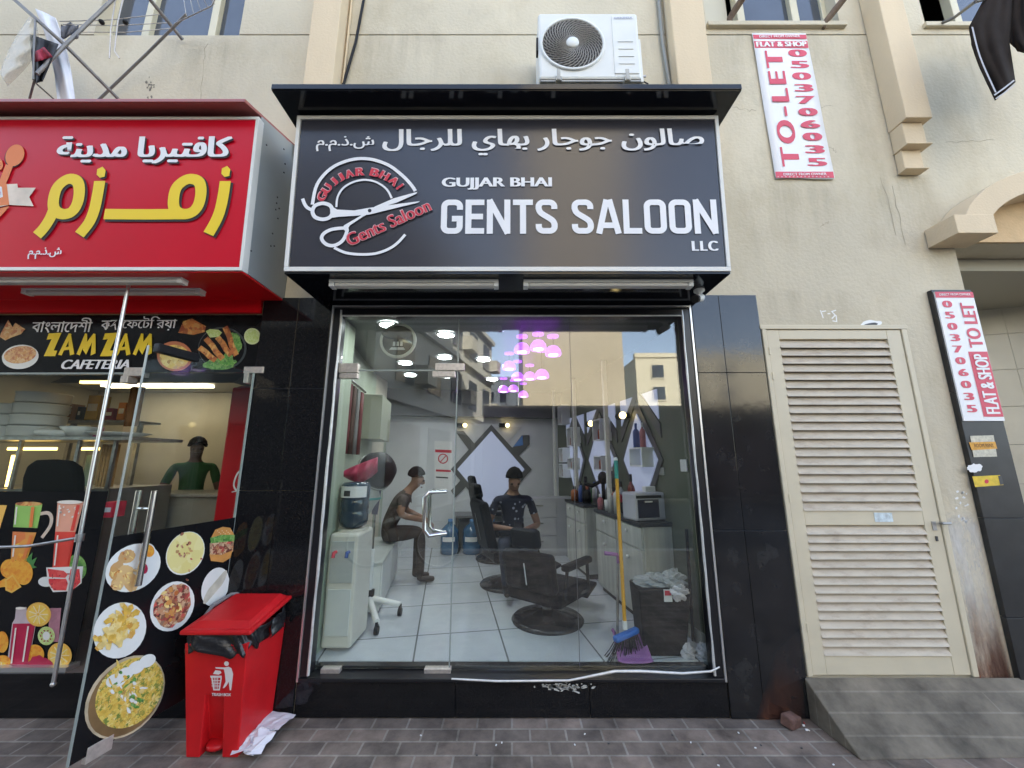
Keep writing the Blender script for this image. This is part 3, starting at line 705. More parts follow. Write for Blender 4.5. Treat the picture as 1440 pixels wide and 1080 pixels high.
for dx, dy, mm, dd, ex in ((5, 5, BLACK_L, .004, .012), (0, 0, YELLOW, .006, 0)):
    def cp(pts): return [c1(x + dx, y + dy) for x, y in pts]
    pxribbon(SL, PC, cp([(858, 690), (850, 745), (838, 800), (820, 845), (794, 890)]), W_ + ex, mm, dd, 4)
    pxribbon(SL, PC, cp([(715, 683), (755, 690), (766, 725), (758, 775), (735, 806), (700, 815), (668, 800), (662, 760), (675, 712)]), W_ + ex, mm, dd + .0003, 5, True)
    pxribbon(SL, PC, cp([(705, 815), (560, 816), (400, 815)]), W_ + ex, mm, dd + .0006)
    pxribbon(SL, PC, cp([(383, 690), (374, 745), (362, 800), (342, 848), (306, 893)]), W_ + ex, mm, dd + .0009, 4)
    pxribbon(SL, PC, cp([(262, 683), (296, 690), (306, 725), (298, 775), (275, 808), (240, 815), (212, 798), (208, 760), (224, 712)]), W_ + ex, mm, dd + .0012, 5, True)
    pxribbon(SL, PC, cp([(212, 790), (196, 830), (172, 868), (146, 896)]), W_ + ex, mm, dd + .0015, 4)
    for x, y in ((862, 655), (390, 658)): pxpoly(SL, PC, cp([(x - 16, y - 12), (x + 4, y - 22), (x + 16, y - 8), (x + 12, y + 16), (x - 6, y + 20), (x - 18, y + 8)]), mm, dd + .0018)
    m2 = WHITE_L if mm is YELLOW else BLACK_L
    a0, a1 = c1(210 + dx, 624 + dy), c1(888 + dx, 520 + dy)
    pxtext(SL, PC, ''.join(reversed('ﻛﺎﻓﺘﻴﺮﻳﺎ ﻣﺪﻳﻨﺔ')), a0, a1, m2, d=dd, bold=.05)
    if mm is YELLOW: pxtext(SL, PC, ''.join(reversed('ﺵ.ﺫ.ﻡ.ﻡ')), c1(107, 985), c1(243, 942), WHITE_L, d=dd, bold=.03)
SL.build('sign_lettering', CS)
# spoon and ribbon emblem at the sign's cut edge
EM = MB(); EM.keep = True
ORG = mat('orange_print', (.75, .20, .04), .5); PALE_OR = mat('pale_ribbon_print', (.78, .66, .54), .5, var=.2, vs=9)
ellipse(EM, PC, *c1(58, 594), 13, 17, -.5, BLACK_L, .004); ellipse(EM, PC, *c1(60, 592), 12.5, 16, -.5, ORG, .005)
pxribbon(EM, PC, [c1(40, 628), c1(20, 680), c1(0, 720)], .05, ORG, .0052)
ellipse(EM, PC, *c1(-4, 625), 7, 9, .3, ORG, .005)
pxpoly(EM, PC, [c1(-60, 705), c1(70, 700), c1(72, 715), c1(140, 715), c1(115, 750), c1(132, 785), c1(40, 780), c1(-60, 800)], PALE_OR, .0056)
pxpoly(EM, PC, [c1(-60, 690), c1(30, 700), c1(40, 780), c1(-60, 790)], ORG, .006)
pxpoly(EM, PC, [c1(-50, 700), c1(12, 712), c1(16, 750), c1(-50, 770)], WHITE_L, .0064)
pxtext(EM, PC, 'Zam Zam', (-42, 277), (4, 267), RED_L, d=.0068, bold=.03)
pxpoly(EM, PC, [c1(-30, 800), c1(40, 785), c1(10, 820), c1(-20, 850)], ORG, .0056)
EM.build('sign_emblem', CS)

# ------------------------------------------------------------------ the street opposite (seen reflected in the glass)
OPP_BEIGE = mat('opposite_beige_plaster', (.46, .40, .30), .85, var=.1, vs=.5, bump=.2, bs=8)
OPP_GREY = mat('opposite_grey_plaster', (.42, .41, .37), .85, var=.12, vs=.6)
def mirrored(px, py, Y): p = at(px, py, .12 - Y); return Vector((p.x, Y, p.z))
def rect_building(name, x0, x1, y0, y1, z1, m, label, wins, wm=None):
    b = thing(name, ((x0 + x1) / 2, (y0 + y1) / 2, 0), label, 'building')
    q = MB(); q.box(x0, x1, y0, y1, 0, z1, m); q.box(x0 - .05, x1 + .05, y1 - .3, y1 + .08, z1, z1 + .35, m); q.build('wall', b)
    for (a, c, z0, z2) in wins:
        q = MB(); q.box(a - .06, c + .06, y1 + .002, y1 + .06, z0 - .08, z0, m); q.box(a - .06, a, y1 + .002, y1 + .06, z0, z2, m); q.box(c, c + .06, y1 + .002, y1 + .06, z0, z2, m); q.box(a, c, y1 + .002, y1 + .03, z0, z2, wm or GLASS_DARK); q.build('window', b)
    return b
a, c = mirrored(735, 500, -14.2), mirrored(876, 500, -14.2)
rect_building('tower_block', a.x, c.x, -24, -14.2, 19, OPP_BEIGE, 'plain beige sunlit block across the street, mirrored in the salon glass', [])
a, c = mirrored(893, 503, -26), mirrored(1010, 503, -26)
rect_building('apartment_block', a.x, c.x + 8, -40, -26, a.z, mat('opposite_cream_plaster', (.56, .52, .40), .85, var=.06), 'cream apartment block with dark windows mirrored at the right of the salon glass', [(a.x + 1.2 + i * 2.6, a.x + 2.1 + i * 2.6, a.z - 1.6 - k * 1.7, a.z - .6 - k * 1.7) for k in range(4) for i in range(3)])
a, c = mirrored(660, 535, -34), mirrored(733, 535, -34)
rect_building('apartment_block', a.x, c.x, -44, -34, a.z, mat('opposite_white_plaster', (.62, .60, .55), .85, var=.06), 'small white apartment block far down the street, mirrored in the salon glass', [(a.x + .6 + k * 1.2, a.x + 1.2 + k * 1.2, a.z - 2.2 - j * 2, a.z - 1.2 - j * 2) for k in range(3) for j in range(2)])
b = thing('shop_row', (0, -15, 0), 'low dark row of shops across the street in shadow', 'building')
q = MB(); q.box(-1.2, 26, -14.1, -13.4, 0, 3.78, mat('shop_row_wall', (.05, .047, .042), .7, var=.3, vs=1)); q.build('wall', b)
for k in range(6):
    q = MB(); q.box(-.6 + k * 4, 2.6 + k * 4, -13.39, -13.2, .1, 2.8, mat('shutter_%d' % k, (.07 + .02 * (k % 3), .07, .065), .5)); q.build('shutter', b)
# shaded building along the side street, left
b = thing('corner_building', (-4, -11, 0), 'grey shaded corner building with air conditioners, mirrored in the left of the salon glass', 'building')
P0, P1 = Vector((-3.3, -6.2, 0)), Vector((-1.05, -16.5, 0)); dv = (P1 - P0).normalized(); nv = Vector((-dv.y, dv.x, 0)) * 1
if nv.x < 0: nv = -nv
q = MB(); HB = 7.7
q.hexa([P0, P1, P1 + Vector((-14, 0, 0)), P0 + Vector((-14, 0, 0))] + [p + Vector((0, 0, HB)) for p in (P0, P1, P1 + Vector((-14, 0, 0)), P0 + Vector((-14, 0, 0)))], OPP_GREY)
for zz in (3.0, 5.3, 7.3):
    A_, B_ = P0 + dv * .0, P1
    q.hexa([A_ + Vector((0, 0, zz)), B_ + Vector((0, 0, zz)), B_ + nv * .18 + Vector((0, 0, zz)), A_ + nv * .18 + Vector((0, 0, zz))] + [p + Vector((0, 0, zz + .2)) for p in (A_, B_, B_ + nv * .18, A_ + nv * .18)], OPP_GREY)
q.build('wall', b)
for k in range(5):
    for zz in (3.6, 5.8):
        A_ = P0 + dv * (1.0 + k * 2.0); B_ = A_ + dv * 1.0
        q = MB(); q.hexa([p + Vector((0, 0, zz)) for p in (A_, B_, B_ + nv * .04, A_ + nv * .04)] + [p + Vector((0, 0, zz + 1.2)) for p in (A_, B_, B_ + nv * .04, A_ + nv * .04)], GLASS_DARK); q.build('window', b)
        if (k + int(zz)) % 2:
            A_ = P0 + dv * (2.15 + k * 2.0); B_ = A_ + dv * .7
            q = MB(); q.hexa([p + Vector((0, 0, zz + .1)) for p in (A_, B_, B_ + nv * .4, A_ + nv * .4)] + [p + Vector((0, 0, zz + .65)) for p in (A_, B_, B_ + nv * .4, A_ + nv * .4)], mat('old_ac_%d_%d' % (k, zz), (.40, .38, .32), .6)); q.build('air_conditioner_box', b)
for k in range(3):  # dark panels added over the pale front to darken what the cafeteria glass reflects
    q = MB(); q.box(P0.x - 4.4 - k * 4.4, P0.x - .2 - k * 4.4, P0.y + .003, P0.y + .12, .05, 4.6, mat('reflection_darkener_%d' % k, [(.05, .035, .03), (.03, .035, .03), (.045, .04, .03)][k], .5)); q.build('shutter', b)
for k in range(4):
    A_ = P0 + dv * (.8 + k * 2.4); B_ = A_ + dv * 1.8
    q = MB(); q.hexa([p + Vector((0, 0, .1)) for p in (A_, B_, B_ + nv * .03, A_ + nv * .03)] + [p + Vector((0, 0, 2.5)) for p in (A_, B_, B_ + nv * .03, A_ + nv * .03)], mat('shopfront_%d' % k, [(.10, .05, .04), (.05, .05, .05), (.09, .08, .06), (.04, .05, .06)][k], .4)); q.build('shutter', b)

# bicycle parked behind the viewer, mirrored in the door glass
BY = thing('bicycle', (-1.8, -3.1, 0), 'old dark bicycle parked on the pavement, mirrored in the salon door', 'bicycle')
bxa, byy = -2.05, -3.1; BKM = mat('bicycle_paint', (.10, .02, .015), .4); TYR = mat('tyre_rubber', (.02, .02, .02), .7)
for k, xw in enumerate((bxa, bxa + 1.0)):
    q = MB(); q.tube([(xw + .31 * math.cos(i * math.pi / 20), byy, .33 + .31 * math.sin(i * math.pi / 20)) for i in range(40)], .018, TYR, 7, closed=True); W_ = q.build('wheel', BY)
    q = MB(); q.tube([(xw + .295 * math.cos(i * math.pi / 20), byy, .33 + .295 * math.sin(i * math.pi / 20)) for i in range(40)], .008, ALU, 6, closed=True)
    for i in range(16): q.tube([(xw, byy, .33), (xw + .295 * math.cos(i * math.pi / 8), byy, .33 + .295 * math.sin(i * math.pi / 8))], .0012, ALU, 3, cap=False)
    q.build('rim', W_)
q = MB(); F_ = [(bxa, byy, .33), (bxa + .45, byy, .30), (bxa + .32, byy, .82), (bxa + .80, byy, .86), (bxa + 1.0, byy, .33), (bxa + .78, byy, .98)]
for i, j in ((0, 1), (0, 2), (1, 2), (1, 3), (2, 3), (3, 4), (3, 5)): q.tube([F_[i], F_[j]], .014, BKM, 8)
q.build('frame', BY)
q = MB(); q.tube([(bxa + .70, byy - .25, 1.0), (bxa + .78, byy - .1, 1.02), (bxa + .78, byy + .1, 1.02), (bxa + .70, byy + .25, 1.0)], .012, ALU, 8); q.build('handlebar', BY)
q = MB(); q.ball((bxa + .30, byy, .87), .13, .07, .035, BLACK, 14, 8); q.build('saddle', BY)
q = MB(); q.tube([(bxa + .45, byy - .06, .30), (bxa + .45, byy - .07, .16)], .01, ALU, 6); q.tube([(bxa + .45, byy + .06, .30), (bxa + .45, byy + .07, .44)], .01, ALU, 6); q.lathe([(.08, -.004), (.08, .004)], (bxa + .45, byy - .03, .30), ALU, 18, Matrix.Rotation(R(90), 3, 'X')); q.build('crank', BY)

# ------------------------------------------------------------------ salon shopfront
SF = thing('shopfront', (0, 0, .2), 'black framed glazed salon shopfront with a patch fitted glass door', 'shopfront')
fx0, fx1, fz0, fz1 = -1.287, 1.282, .197, 2.583
q = MB()
FRAME_B = mat('black_frame', (.010, .010, .012), .3)
for (x0, x1, z0, z1) in ((fx0 + .012, fx0 + .062, fz0 + .02, fz1 - .02), (fx1 - .062, fx1 - .012, fz0 + .02, fz1 - .02), (fx0 + .062, fx1 - .062, fz1 - .07, fz1 - .02)): q.box(x0, x1, -.018, .075, z0, z1, FRAME_B)
q.box(fx0 + .012, fx1 - .012, -.03, .14, fz0, fz0 + .02, FRAME_B); q.box(fx0 + .062, fx1 - .062, .076, .131, fz0 + .02, .236, mat('sill_stone', (.02, .02, .021), .2, spec=.6))
q.build('frame', SF, bevel=.003)
q = MB(); t_ = .012
for (x0, x1, z0, z1) in ((fx0, fx0 + t_, fz0, fz1), (fx1 - t_, fx1, fz0, fz1), (fx0 + t_, fx1 - t_, fz1 - t_, fz1)): q.box(x0, x1, -.026, .02, z0, z1, ALU)
SEAL = mat('silver_sealant', (.66, .66, .64), .35, metal=.4, var=.15, vs=25)
rg = random.Random(4)
q.tube([(fx0 + .064 + rg.uniform(-.002, .002), -.014, fz0 + .03 + k * .093) for k in range(26)], [.009 + rg.uniform(-.0015, .0015) for k in range(26)], SEAL, 7)
q.tube([(fx1 - .064 + rg.uniform(-.002, .002), -.014, fz0 + .03 + k * .093) for k in range(26)], [.0075 + rg.uniform(-.0015, .0015) for k in range(26)], SEAL, 7)
q.tube([(fx0 + .062, -.012, fz1 - .072), (0, -.012, fz1 - .072), (fx1 - .062, -.012, fz1 - .072)], .007, SEAL, 7)
q.tube([(-.36, -.034, fz0 + .022)] + [tuple(at(px_, py_, -.034)) for px_, py_ in ((700, 958), (800, 957), (835, 950), (865, 944), (900, 944), (960, 947), (1000, 944), (1012, 938))], [.005, .006, .006, .007, .008, .008, .007, .006, .004], SEAL, 7)
q.build('frame_trim', SF)
GY0, GY1 = .045, .055
xd0 = fx0 + .066; xd1 = at(638, 720, .05).x; xj = at(805, 600, .05).x; xe = fx1 - .066
zt = at(560, 522, .05).z
for nm, x0, x1, z0, z1 in (('transom_pane', xd0, xd1 - .004, zt + .012, fz1 - .075), ('glass_pane', xd1 + .004, xj - .0015, .225, fz1 - .075), ('glass_pane', xj + .0015, xe, .225, fz1 - .075)):
    q = MB(); q.box(x0, x1, GY0, GY1, z0, z1, GLASS); q.build(nm, SF)
q = MB(); q.box(xd0 + .004, xd1 - .006, GY0, GY1, .235, zt, GLASS); DR = q.build('glass_door', SF)
EDGE = mat('glass_edge', (.30, .34, .32), .2, spec=.7)
q = MB(); q.box(xd1 - .004, xd1 + .004, GY0 - .001, GY1 + .001, .225, fz1 - .075, EDGE); q.box(xj - .0015, xj + .0015, GY0, GY1, .225, fz1 - .075, mat('joint_line', (.10, .10, .10), .4)); q.box(xd0, xd1 - .006, GY0 + .002, GY1 - .002, zt + .001, zt + .011, EDGE); q.build('glass_joint', SF)
BRUSH = mat('brushed_patch', (.62, .56, .50), .35, metal=.6, var=.15, vs=60)
for (pa, pb, zz0, zz1) in (((476, 511), (504, 524), 0, 0), ((477, 525), (503, 532), 0, 0), ((612, 511), (653, 521), 0, 0), ((608, 522), (640, 530), 0, 0), ((450, 940), (478, 955), 0, 0), ((596, 940), (634, 954), 0, 0)):
    a, b_ = at(pa[0], pb[1], .035), at(pb[0], pa[1], .035)
    q = MB(); q.box(a.x, b_.x, .028, .072, a.z, b_.z, BRUSH); q.build('patch_fitting', SF, bevel=.003)
h = [at(625, 692, -.01), at(604, 692, -.02), at(598, 699, -.02), at(598, 744, -.02), at(604, 752, -.02), at(625, 752, -.01)]
h = [Vector((h[0].x, .04, h[0].z))] + h[1:5] + [Vector((h[5].x, .04, h[5].z))]
q = MB(); q.tube([(p.x, p.y - .03 if 0 < i < 5 else p.y, p.z) for i, p in enumerate(h)], .0125, STEEL, 12); q.build('door_handle', DR)
q = MB(); q.tube([(p.x, .11 if 0 < i < 5 else .056, p.z) for i, p in enumerate(h)], .0125, STEEL, 12); q.build('door_handle', DR)
q = MB(); q.lathe([(.001, -.006), (.018, -.006), (.018, .006), (.001, .006)], (.0, -.032, .22), DARKGREY, 10)
q = MB(); rg = random.Random(9)
SPL = mat('dull_paint_splash', (.50, .50, .47), .8, var=.2, vs=40)
G3 = Plane((0, -.0145, 0), (1, 0, 0), (0, 0, 1))
for k in range(60):
    ellipse(q, G3, rg.gauss(790, 18), rg.gauss(966, 3.2), rg.uniform(1, 5), rg.uniform(.6, 1.8), rg.uniform(-.4, .4), SPL, 0, 8, .35, k)
q.build('paint_splash', SF)

# ------------------------------------------------------------------ louvred service door and ramp
LD = thing('louvred_door', (2.27, 0, .22), 'cream louvred metal service door above the concrete ramp', 'door')
LC = mat('cream_metal', (.60, .53, .385), .5, var=.06, vs=5, bump=.03, bs=30, dirt=(.36, .28, .18), ds=7, dth=.63)
LCD = mat('dusty_louvre', (.52, .45, .345), .6, var=.12, vs=9, dirt=(.30, .21, .14), ds=8, dth=.5, stretch=3)
dx0, dx1, dz0, dz1 = 1.768, 2.79, .225, 2.432
q = MB()
for (x0, x1, z0, z1) in ((dx0, dx0 + .03, dz0, dz1 - .028), (dx1 - .035, dx1, dz0, dz1 - .028), (dx0 - .01, dx1 + .01, dz1 - .028, dz1 + .004)): q.box(x0, x1, -.028, .06, z0, z1, LC)
q.build('door_frame', LD, bevel=.004)
lx0, lx1, lz0, lz1 = dx0 + .034, dx1 - .039, dz0 + .006, dz1 - .032
zmr0, zmr1 = at(1240, 738, 0).z, at(1240, 716, 0).z
zb1 = at(1240, 918, 0).z; zt0 = at(1170, 478, 0).z
q = MB()
q.box(lx0, lx0 + .085, -.02, .03, lz0, lz1, LC); q.box(lx1 - .10, lx1, -.02, .03, lz0, lz1, LC)
q.box(lx0 + .085, lx1 - .10, -.019, .03, lz0, zb1, LC); q.box(lx0 + .085, lx1 - .10, -.019, .03, zmr0, zmr1, LC); q.box(lx0 + .085, lx1 - .10, -.019, .03, zt0, lz1, LC)
LEAF = q.build('door_leaf', LD, bevel=.003)
def louvres(z0, z1, n, rgs):
    q = MB(); rg = random.Random(rgs); st_ = (z1 - z0) / n
    for k in range(n):
        zc_ = z0 + st_ * (k + .5); j = rg.uniform(-.0015, .0015)
        q.hexa([(lx0 + .085, -.026 + j, zc_ - st_ * .62), (lx1 - .10, -.026 - j, zc_ - st_ * .62), (lx1 - .10, -.0235, zc_ - st_ * .62), (lx0 + .085, -.0235, zc_ - st_ * .62), (lx0 + .085, .004, zc_ + st_ * .46), (lx1 - .10, .004, zc_ + st_ * .46), (lx1 - .10, .0065, zc_ + st_ * .46), (lx0 + .085, .0065, zc_ + st_ * .46)], LCD)
    q.build('louvre_slats', LEAF)
louvres(zmr1, zt0, 20, 1); louvres(zb1, zmr0, 15, 2)
q = MB(); q.box(lx0, lx1, .06, .07, lz0, lz1, mat('duct_dark', (.03, .028, .025), .8)); q.build('back_plate', LD)
a = at(1315, 738, -.03)
q = MB(); q.box(a.x - .012, a.x + .012, -.026, -.018, a.z - .035, a.z + .02, STEEL_OLD); q.tube([(a.x + .035, -.03, a.z + .012), (a.x + .035, -.055, a.z + .012)], .009, STEEL_OLD, 8); q.tube([(a.x + .02, -.055, a.z + .012), (a.x + .075, -.055, a.z + .012)], .007, STEEL_OLD, 8); q.box(a.x - .006, a.x + .006, -.0265, -.0185, a.z - .10, a.z - .07, DARKGREY); q.build('latch', LEAF)
for pz in (495, 530, 700, 880):
    a = at(1078 + (pz - 500) * .125, pz, 0); q = MB(); q.tube([(dx0 + .032, -.026, a.z - .025), (dx0 + .032, -.026, a.z + .025)], .007, LC, 8); q.build('hinge', LD)
a, c = at(1231, 734, -.021), at(1254, 721, -.021)
q = MB(); q.box(a.x, c.x, -.0215, -.0196, a.z, c.z, mat('pale_sticker', (.58, .66, .68), .5, var=.3, vs=40)); q.build('door_sticker', LEAF)

rp = [(1.745, -.024, .222), (2.80, -.024, .222), (3.015, -.04, .16), (3.9, -.05, .15)]
q = MB()
q.hexa([(1.768, -.335, 0), (3.6, -.30, 0), (3.6, -.024, 0), (1.745, -.024, 0), (1.768, -.325, .012), (3.6, -.29, .012), (3.6, -.024, .222), (1.745, -.024, .222)], CONCRETE)
tag(q.build('ramp', bevel=.006), 'grey tiled concrete ramp rising from the pavement to the louvred door', 'ramp')
a = onz(1110, 1018, 0)
q = MB(); M_ = Matrix.Translation((a.x, -.075, .028)) @ Euler((0.1, .12, .5)).to_matrix().to_4x4()
q.obox(M_, .10, .065, .056, mat('broken_brick', (.16, .085, .065), .9, var=.4, vs=30, bump=.8, bs=40))
tag(q.build('brick', bevel=.008), 'broken reddish brick lying on the pavement by the black granite corner', 'brick')
lit = MB(); rg = random.Random(12)
for k in range(5):
    p = onz(rg.uniform(1120, 1150), rg.uniform(1010, 1035), .004); lit.obox(Matrix.Translation(p) @ Euler((rg.random(), rg.random(), rg.random())).to_matrix().to_4x4(), .012, .009, .004, RED_PL if k % 2 else WHITE)
for k in range(16):
    p = onz(rg.uniform(560, 1180), rg.uniform(1025, 1078), .003); lit.obox(Matrix.Translation(p) @ Euler((0, 0, rg.random() * 3)).to_matrix().to_4x4(), .01, .006, .003, WHITE if k % 3 else DARKGREY)
o = lit.build('litter'); tag(o, 'small scraps of litter strewn on the pavement', 'litter', kind='stuff')

# ------------------------------------------------------------------ to-let banners and stickers
def banner_tall():
    x0, x1, z0, z1 = 2.027, 2.485, 3.63, 5.035
    t = thing('banner', (2.25, -.01, z0), 'tall white and red TO-LET banner hung on the wall right of the salon sign', 'banner')
    y = -.012
    q = MB(); q.grid(lambda u, v: (x0 + (x1 - x0) * u + .012 * (1 - v), y - .002 * math.sin(v * 9 + u * 2), z0 + (z1 - z0) * v + .006 * math.sin(u * 6) * (1 - v)), 6, 24, VINYL); q.build('banner_sheet', t, solid=.002)
    P = Plane((0, y - .0038, 0), (1, 0, 0), (0, 0, 1)); L_ = MB(); L_.keep = True
    RB = mat('banner_red', (.62, .06, .10), .5)
    H_ = z1 - z0; W_ = x1 - x0
    def bx(a, b, c, d, m, dd): P.poly(L_, [(x0 + a * W_, z0 + c * H_), (x0 + b * W_, z0 + c * H_), (x0 + b * W_, z0 + d * H_), (x0 + a * W_, z0 + d * H_)], m, dd)
    bx(.01, .99, .955, .985, RB, 0); bx(.01, .99, .888, .938, RB, 0); bx(.03, 1.01, .003, .042, RB, .002)
    text(L_, P, 'DIRECT FROM OWNER', x0 + .12 * W_, z0 + .961 * H_, .74 * W_, .018 * H_, VINYL, d=.002, bold=.02)
    text(L_, P, 'FLAT & SHOP', x0 + .04 * W_, z0 + .895 * H_, .92 * W_, .036 * H_, VINYL, d=.002, bold=.06)
    text(L_, P, 'DIRECT FROM OWNER', x0 + .16 * W_, z0 + .016 * H_, .72 * W_, .016 * H_, VINYL, d=.004, bold=.02)
    for k in range(14):
        bx(.05 + .065 * k, .075 + .065 * k, .006, .0095, VINYL, .004)
    Pv = Plane(P.pt(x0 + .48 * W_, z0 + .075 * H_), (0, 0, 1), (-1, 0, 0))
    text(L_, Pv, 'TO-LET', 0, 0, .79 * H_, .31 * W_, RB, d=.001, bold=.05, track=.16)
    for k, ch in enumerate('0503706035'):
        text(L_, P, ch, x0 + .60 * W_ + .012 * (1 - k / 10) * 0, z0 + (.823 - k * .0828) * H_, .34 * W_, .052 * H_, RB, d=.001, bold=.055)
    L_.build('banner_print', t)
banner_tall()
def banner_slim():
    a, c = at(1357, 592, -.04), at(1305, 412, -.04)
    x0, x1, z1, z0 = 3.035, 3.30, at(1310, 411, -.04).z, at(1350, 592, -.04).z
    x0 = 2.985
    t = thing('banner', (3.15, -.05, z0), 'slim white and red TO LET board fixed on the black granite pillar', 'banner')
    x0, x1 = 3.028, 3.30
    q = MB(); q.box(x0, x1, -.046, -.037, z0, z1, VINYL); q.build('banner_sheet', t)
    P = Plane((0, -.0465, 0), (1, 0, 0), (0, 0, 1)); L_ = MB(); L_.keep = True; RB = bpy.data.materials['banner_red']; H_ = z1 - z0; W_ = x1 - x0
    def bx(a, b, c, d, m, dd): P.poly(L_, [(x0 + a * W_, z0 + c * H_), (x0 + b * W_, z0 + c * H_), (x0 + b * W_, z0 + d * H_), (x0 + a * W_, z0 + d * H_)], m, dd)
    bx(0, 1, .952, 1, RB, .001); bx(.50, .99, .03, .52, RB, .001)
    text(L_, P, 'DIRECT FROM OWNER', x0 + .1 * W_, z0 + .968 * H_, .8 * W_, .018 * H_, VINYL, d=.002, bold=.02)
    text(L_, Plane(P.pt(x0 + .93 * W_, z0 + .55 * H_), (0, 0, 1), (-1, 0, 0)), 'TO LET', 0, 0, .36 * H_, .35 * W_, RB, d=.001, bold=.05)
    text(L_, Plane(P.pt(x0 + .93 * W_, z0 + .05 * H_), (0, 0, 1), (-1, 0, 0)), 'FLAT & SHOP', 0, 0, .45 * H_, .34 * W_, VINYL, d=.002, bold=.05)
    for k, ch in enumerate('0503706035'):
        text(L_, P, ch, x0 + .12 * W_, z0 + (.872 - k * .090) * H_, .26 * W_, .055 * H_, RB, d=.001, bold=.06)
    L_.build('banner_print', t)
banner_slim()
PK = Plane((0, -.0365, 0), (1, 0, 0), (0, 0, 1))
STY = mat('yellow_sticker', (.72, .50, .03), .5, var=.2, vs=40); STO = mat('orange_sticker', (.68, .33, .03), .5, var=.2, vs=50)
q = MB(); q.keep = True
pxpoly(q, PK, [(1364, 613), (1397, 612), (1402, 642), (1369, 643)], mat('pale_paper_sticker', (.60, .56, .44), .7, var=.25, vs=50), .001); pxpoly(q, PK, [(1362, 622), (1399, 621), (1402, 631), (1366, 633)], STO, .002)
pxtext(q, PK, 'ROOM RENT', (1370, 629), (1396, 624), mat('dark_ink', (.12, .05, .02), .6), d=.003)
tag(q.build('sticker'), 'pale paper sticker with an orange band on the black pillar', 'sticker')
q = MB(); q.keep = True
ellipse(q, PK, 1371, 658, 11, 6, .1, VINYL, .001, 26, .16, 3)
tag(q.build('sticker'), 'torn white remnant of a sticker between two yellow ones on the black pillar', 'sticker')
q = MB(); q.keep = True
pxpoly(q, PK, [(1367, 670), (1406, 668), (1411, 682), (1371, 685)], STY, .001); ellipse(q, PK, 1387, 677, 3, 3, 0, RED_L, .002, 12); pxpoly(q, PK, [(1403, 669), (1408, 669), (1411, 681), (1406, 682)], DARKGREY, .002)
tag(q.build('sticker'), 'bright yellow sticker with a red dot, lowest on the black pillar', 'sticker')

# ------------------------------------------------------------------ outdoor air conditioner
ax0, ax1, az0, az1, ay0, ay1 = .192, .925, 4.135, 4.735, -.37, -.07
AC = thing('air_conditioner', (.56, -.22, az0), 'white outdoor air conditioner unit standing above the salon sign', 'air conditioner')
ACW = mat('ac_white', (.70, .71, .68), .45, var=.05, vs=6, dirt=(.5, .48, .42), ds=6, dth=.66)
q = MB(); q.box(ax0, ax1, ay0, ay1, az0 + .012, az1, ACW)
CSG = q.build('casing', AC, bevel=.018)
q = MB(); q.box(ax0 + .01, ax1 - .01, ay0 + .01, ay1 - .01, az0, az0 + .0115, mat('zinc_underside', (.30, .31, .31), .45, metal=.6, var=.2, vs=12)); 
for xx in (ax0 + .2, ax0 + .4): q.lathe([(.012, -.003), (.012, 0)], (xx, ay0 + .12, az0), BLACK, 10)
q.build('base_pan', AC)
cxf, czf, rf = ax0 + .245, (az0 + az1) / 2 + .012, .215
RX = Matrix.Rotation(R(90), 3, 'X')
q = MB(); q.lathe([(rf + .022, .0), (rf + .020, .012), (rf + .004, .014), (rf, .004)], (cxf, ay0 + .001, czf), ACW, 40, RX, cap=False); q.build('fan_ring', AC)
q = MB(); q.lathe([(.001, .003), (rf, .003)], (cxf, ay0, czf), mat('fan_dark', (.06, .055, .05), .7, var=.3, vs=9), 40, RX, cap=False); q.build('fan_well', AC)
GR = mat('grille_grey', (.34, .32, .29), .5, var=.12, vs=30)
q = MB()
for k in range(36):
    an = 2 * math.pi * k / 36; pts = []
    for i in range(8):
        t = i / 7; rr_ = .046 + (rf - .046) * t; aa = an - 1.25 * t
        pts.append((cxf + rr_ * math.cos(aa), ay0 - .010 - .006 * math.sin(t * 3.1), czf + rr_ * math.sin(aa)))
    q.tube(pts, .0034, GR, 4, cap=False)
for k in range(7): 
    rr_ = .07 + k * .024
    q.tube([(cxf + rr_ * math.cos(a_ * math.pi / 16), ay0 - .010, czf + rr_ * math.sin(a_ * math.pi / 16)) for a_ in range(32)], .0015, GR, 4, closed=True)
q.build('fan_grille', AC)
q = MB(); q.lathe([(.001, .022), (.042, .021), (.046, .014), (.046, .004)], (cxf, ay0, czf), ACW, 28, RX, cap=False); q.build('fan_hub', AC)
q = MB(); px0_ = ax1 - .195
q.box(px0_, ax1 - .022, ay0 - .006, ay0 + .002, az0 + .05, az1 - .03, ACW); SP = q.build('side_panel', AC, bevel=.008)
q = MB()
for k in range(4): q.box(px0_ + .035, ax1 - .05, ay0 - .010, ay0 - .0055, az0 + .13 + k * .065, az0 + .137 + k * .065, ACW)
q.build('panel_rib', SP)
q = MB(); q.keep = True; PA = Plane((0, ay0 - .007, 0), (1, 0, 0), (0, 0, 1)); text(q, PA, 'SUPERGENERAL', px0_ + .018, az1 - .068, .135, .017, mat('blue_grey_print', (.28, .30, .42), .5), d=.001, bold=.03); q.build('maker_plate', SP)
q = MB(); q.box(ax0 + .004, ax0 + .004 + .001, ay0 + .1, ay0 + .16, az0 + .3, az0 + .42, DARKGREY); q.box(ax0 - .014, ax0 - .001, ay0 + .02, ay0 + .07, az0 + .28, az0 + .40, BLACK); q.build('side_handle', AC)
q = MB(); q.box(ax1 + .001, ax1 + .02, ay0 + .03, ay0 + .12, az0 + .02, az0 + .40, ACW); q.lathe([(.008, 0), (.008, .03)], (ax1 + .02, ay0 + .06, az0 + .1), STEEL, 8, Matrix.Rotation(R(90), 3, 'Y')); q.build('valve_cover', AC, bevel=.004)
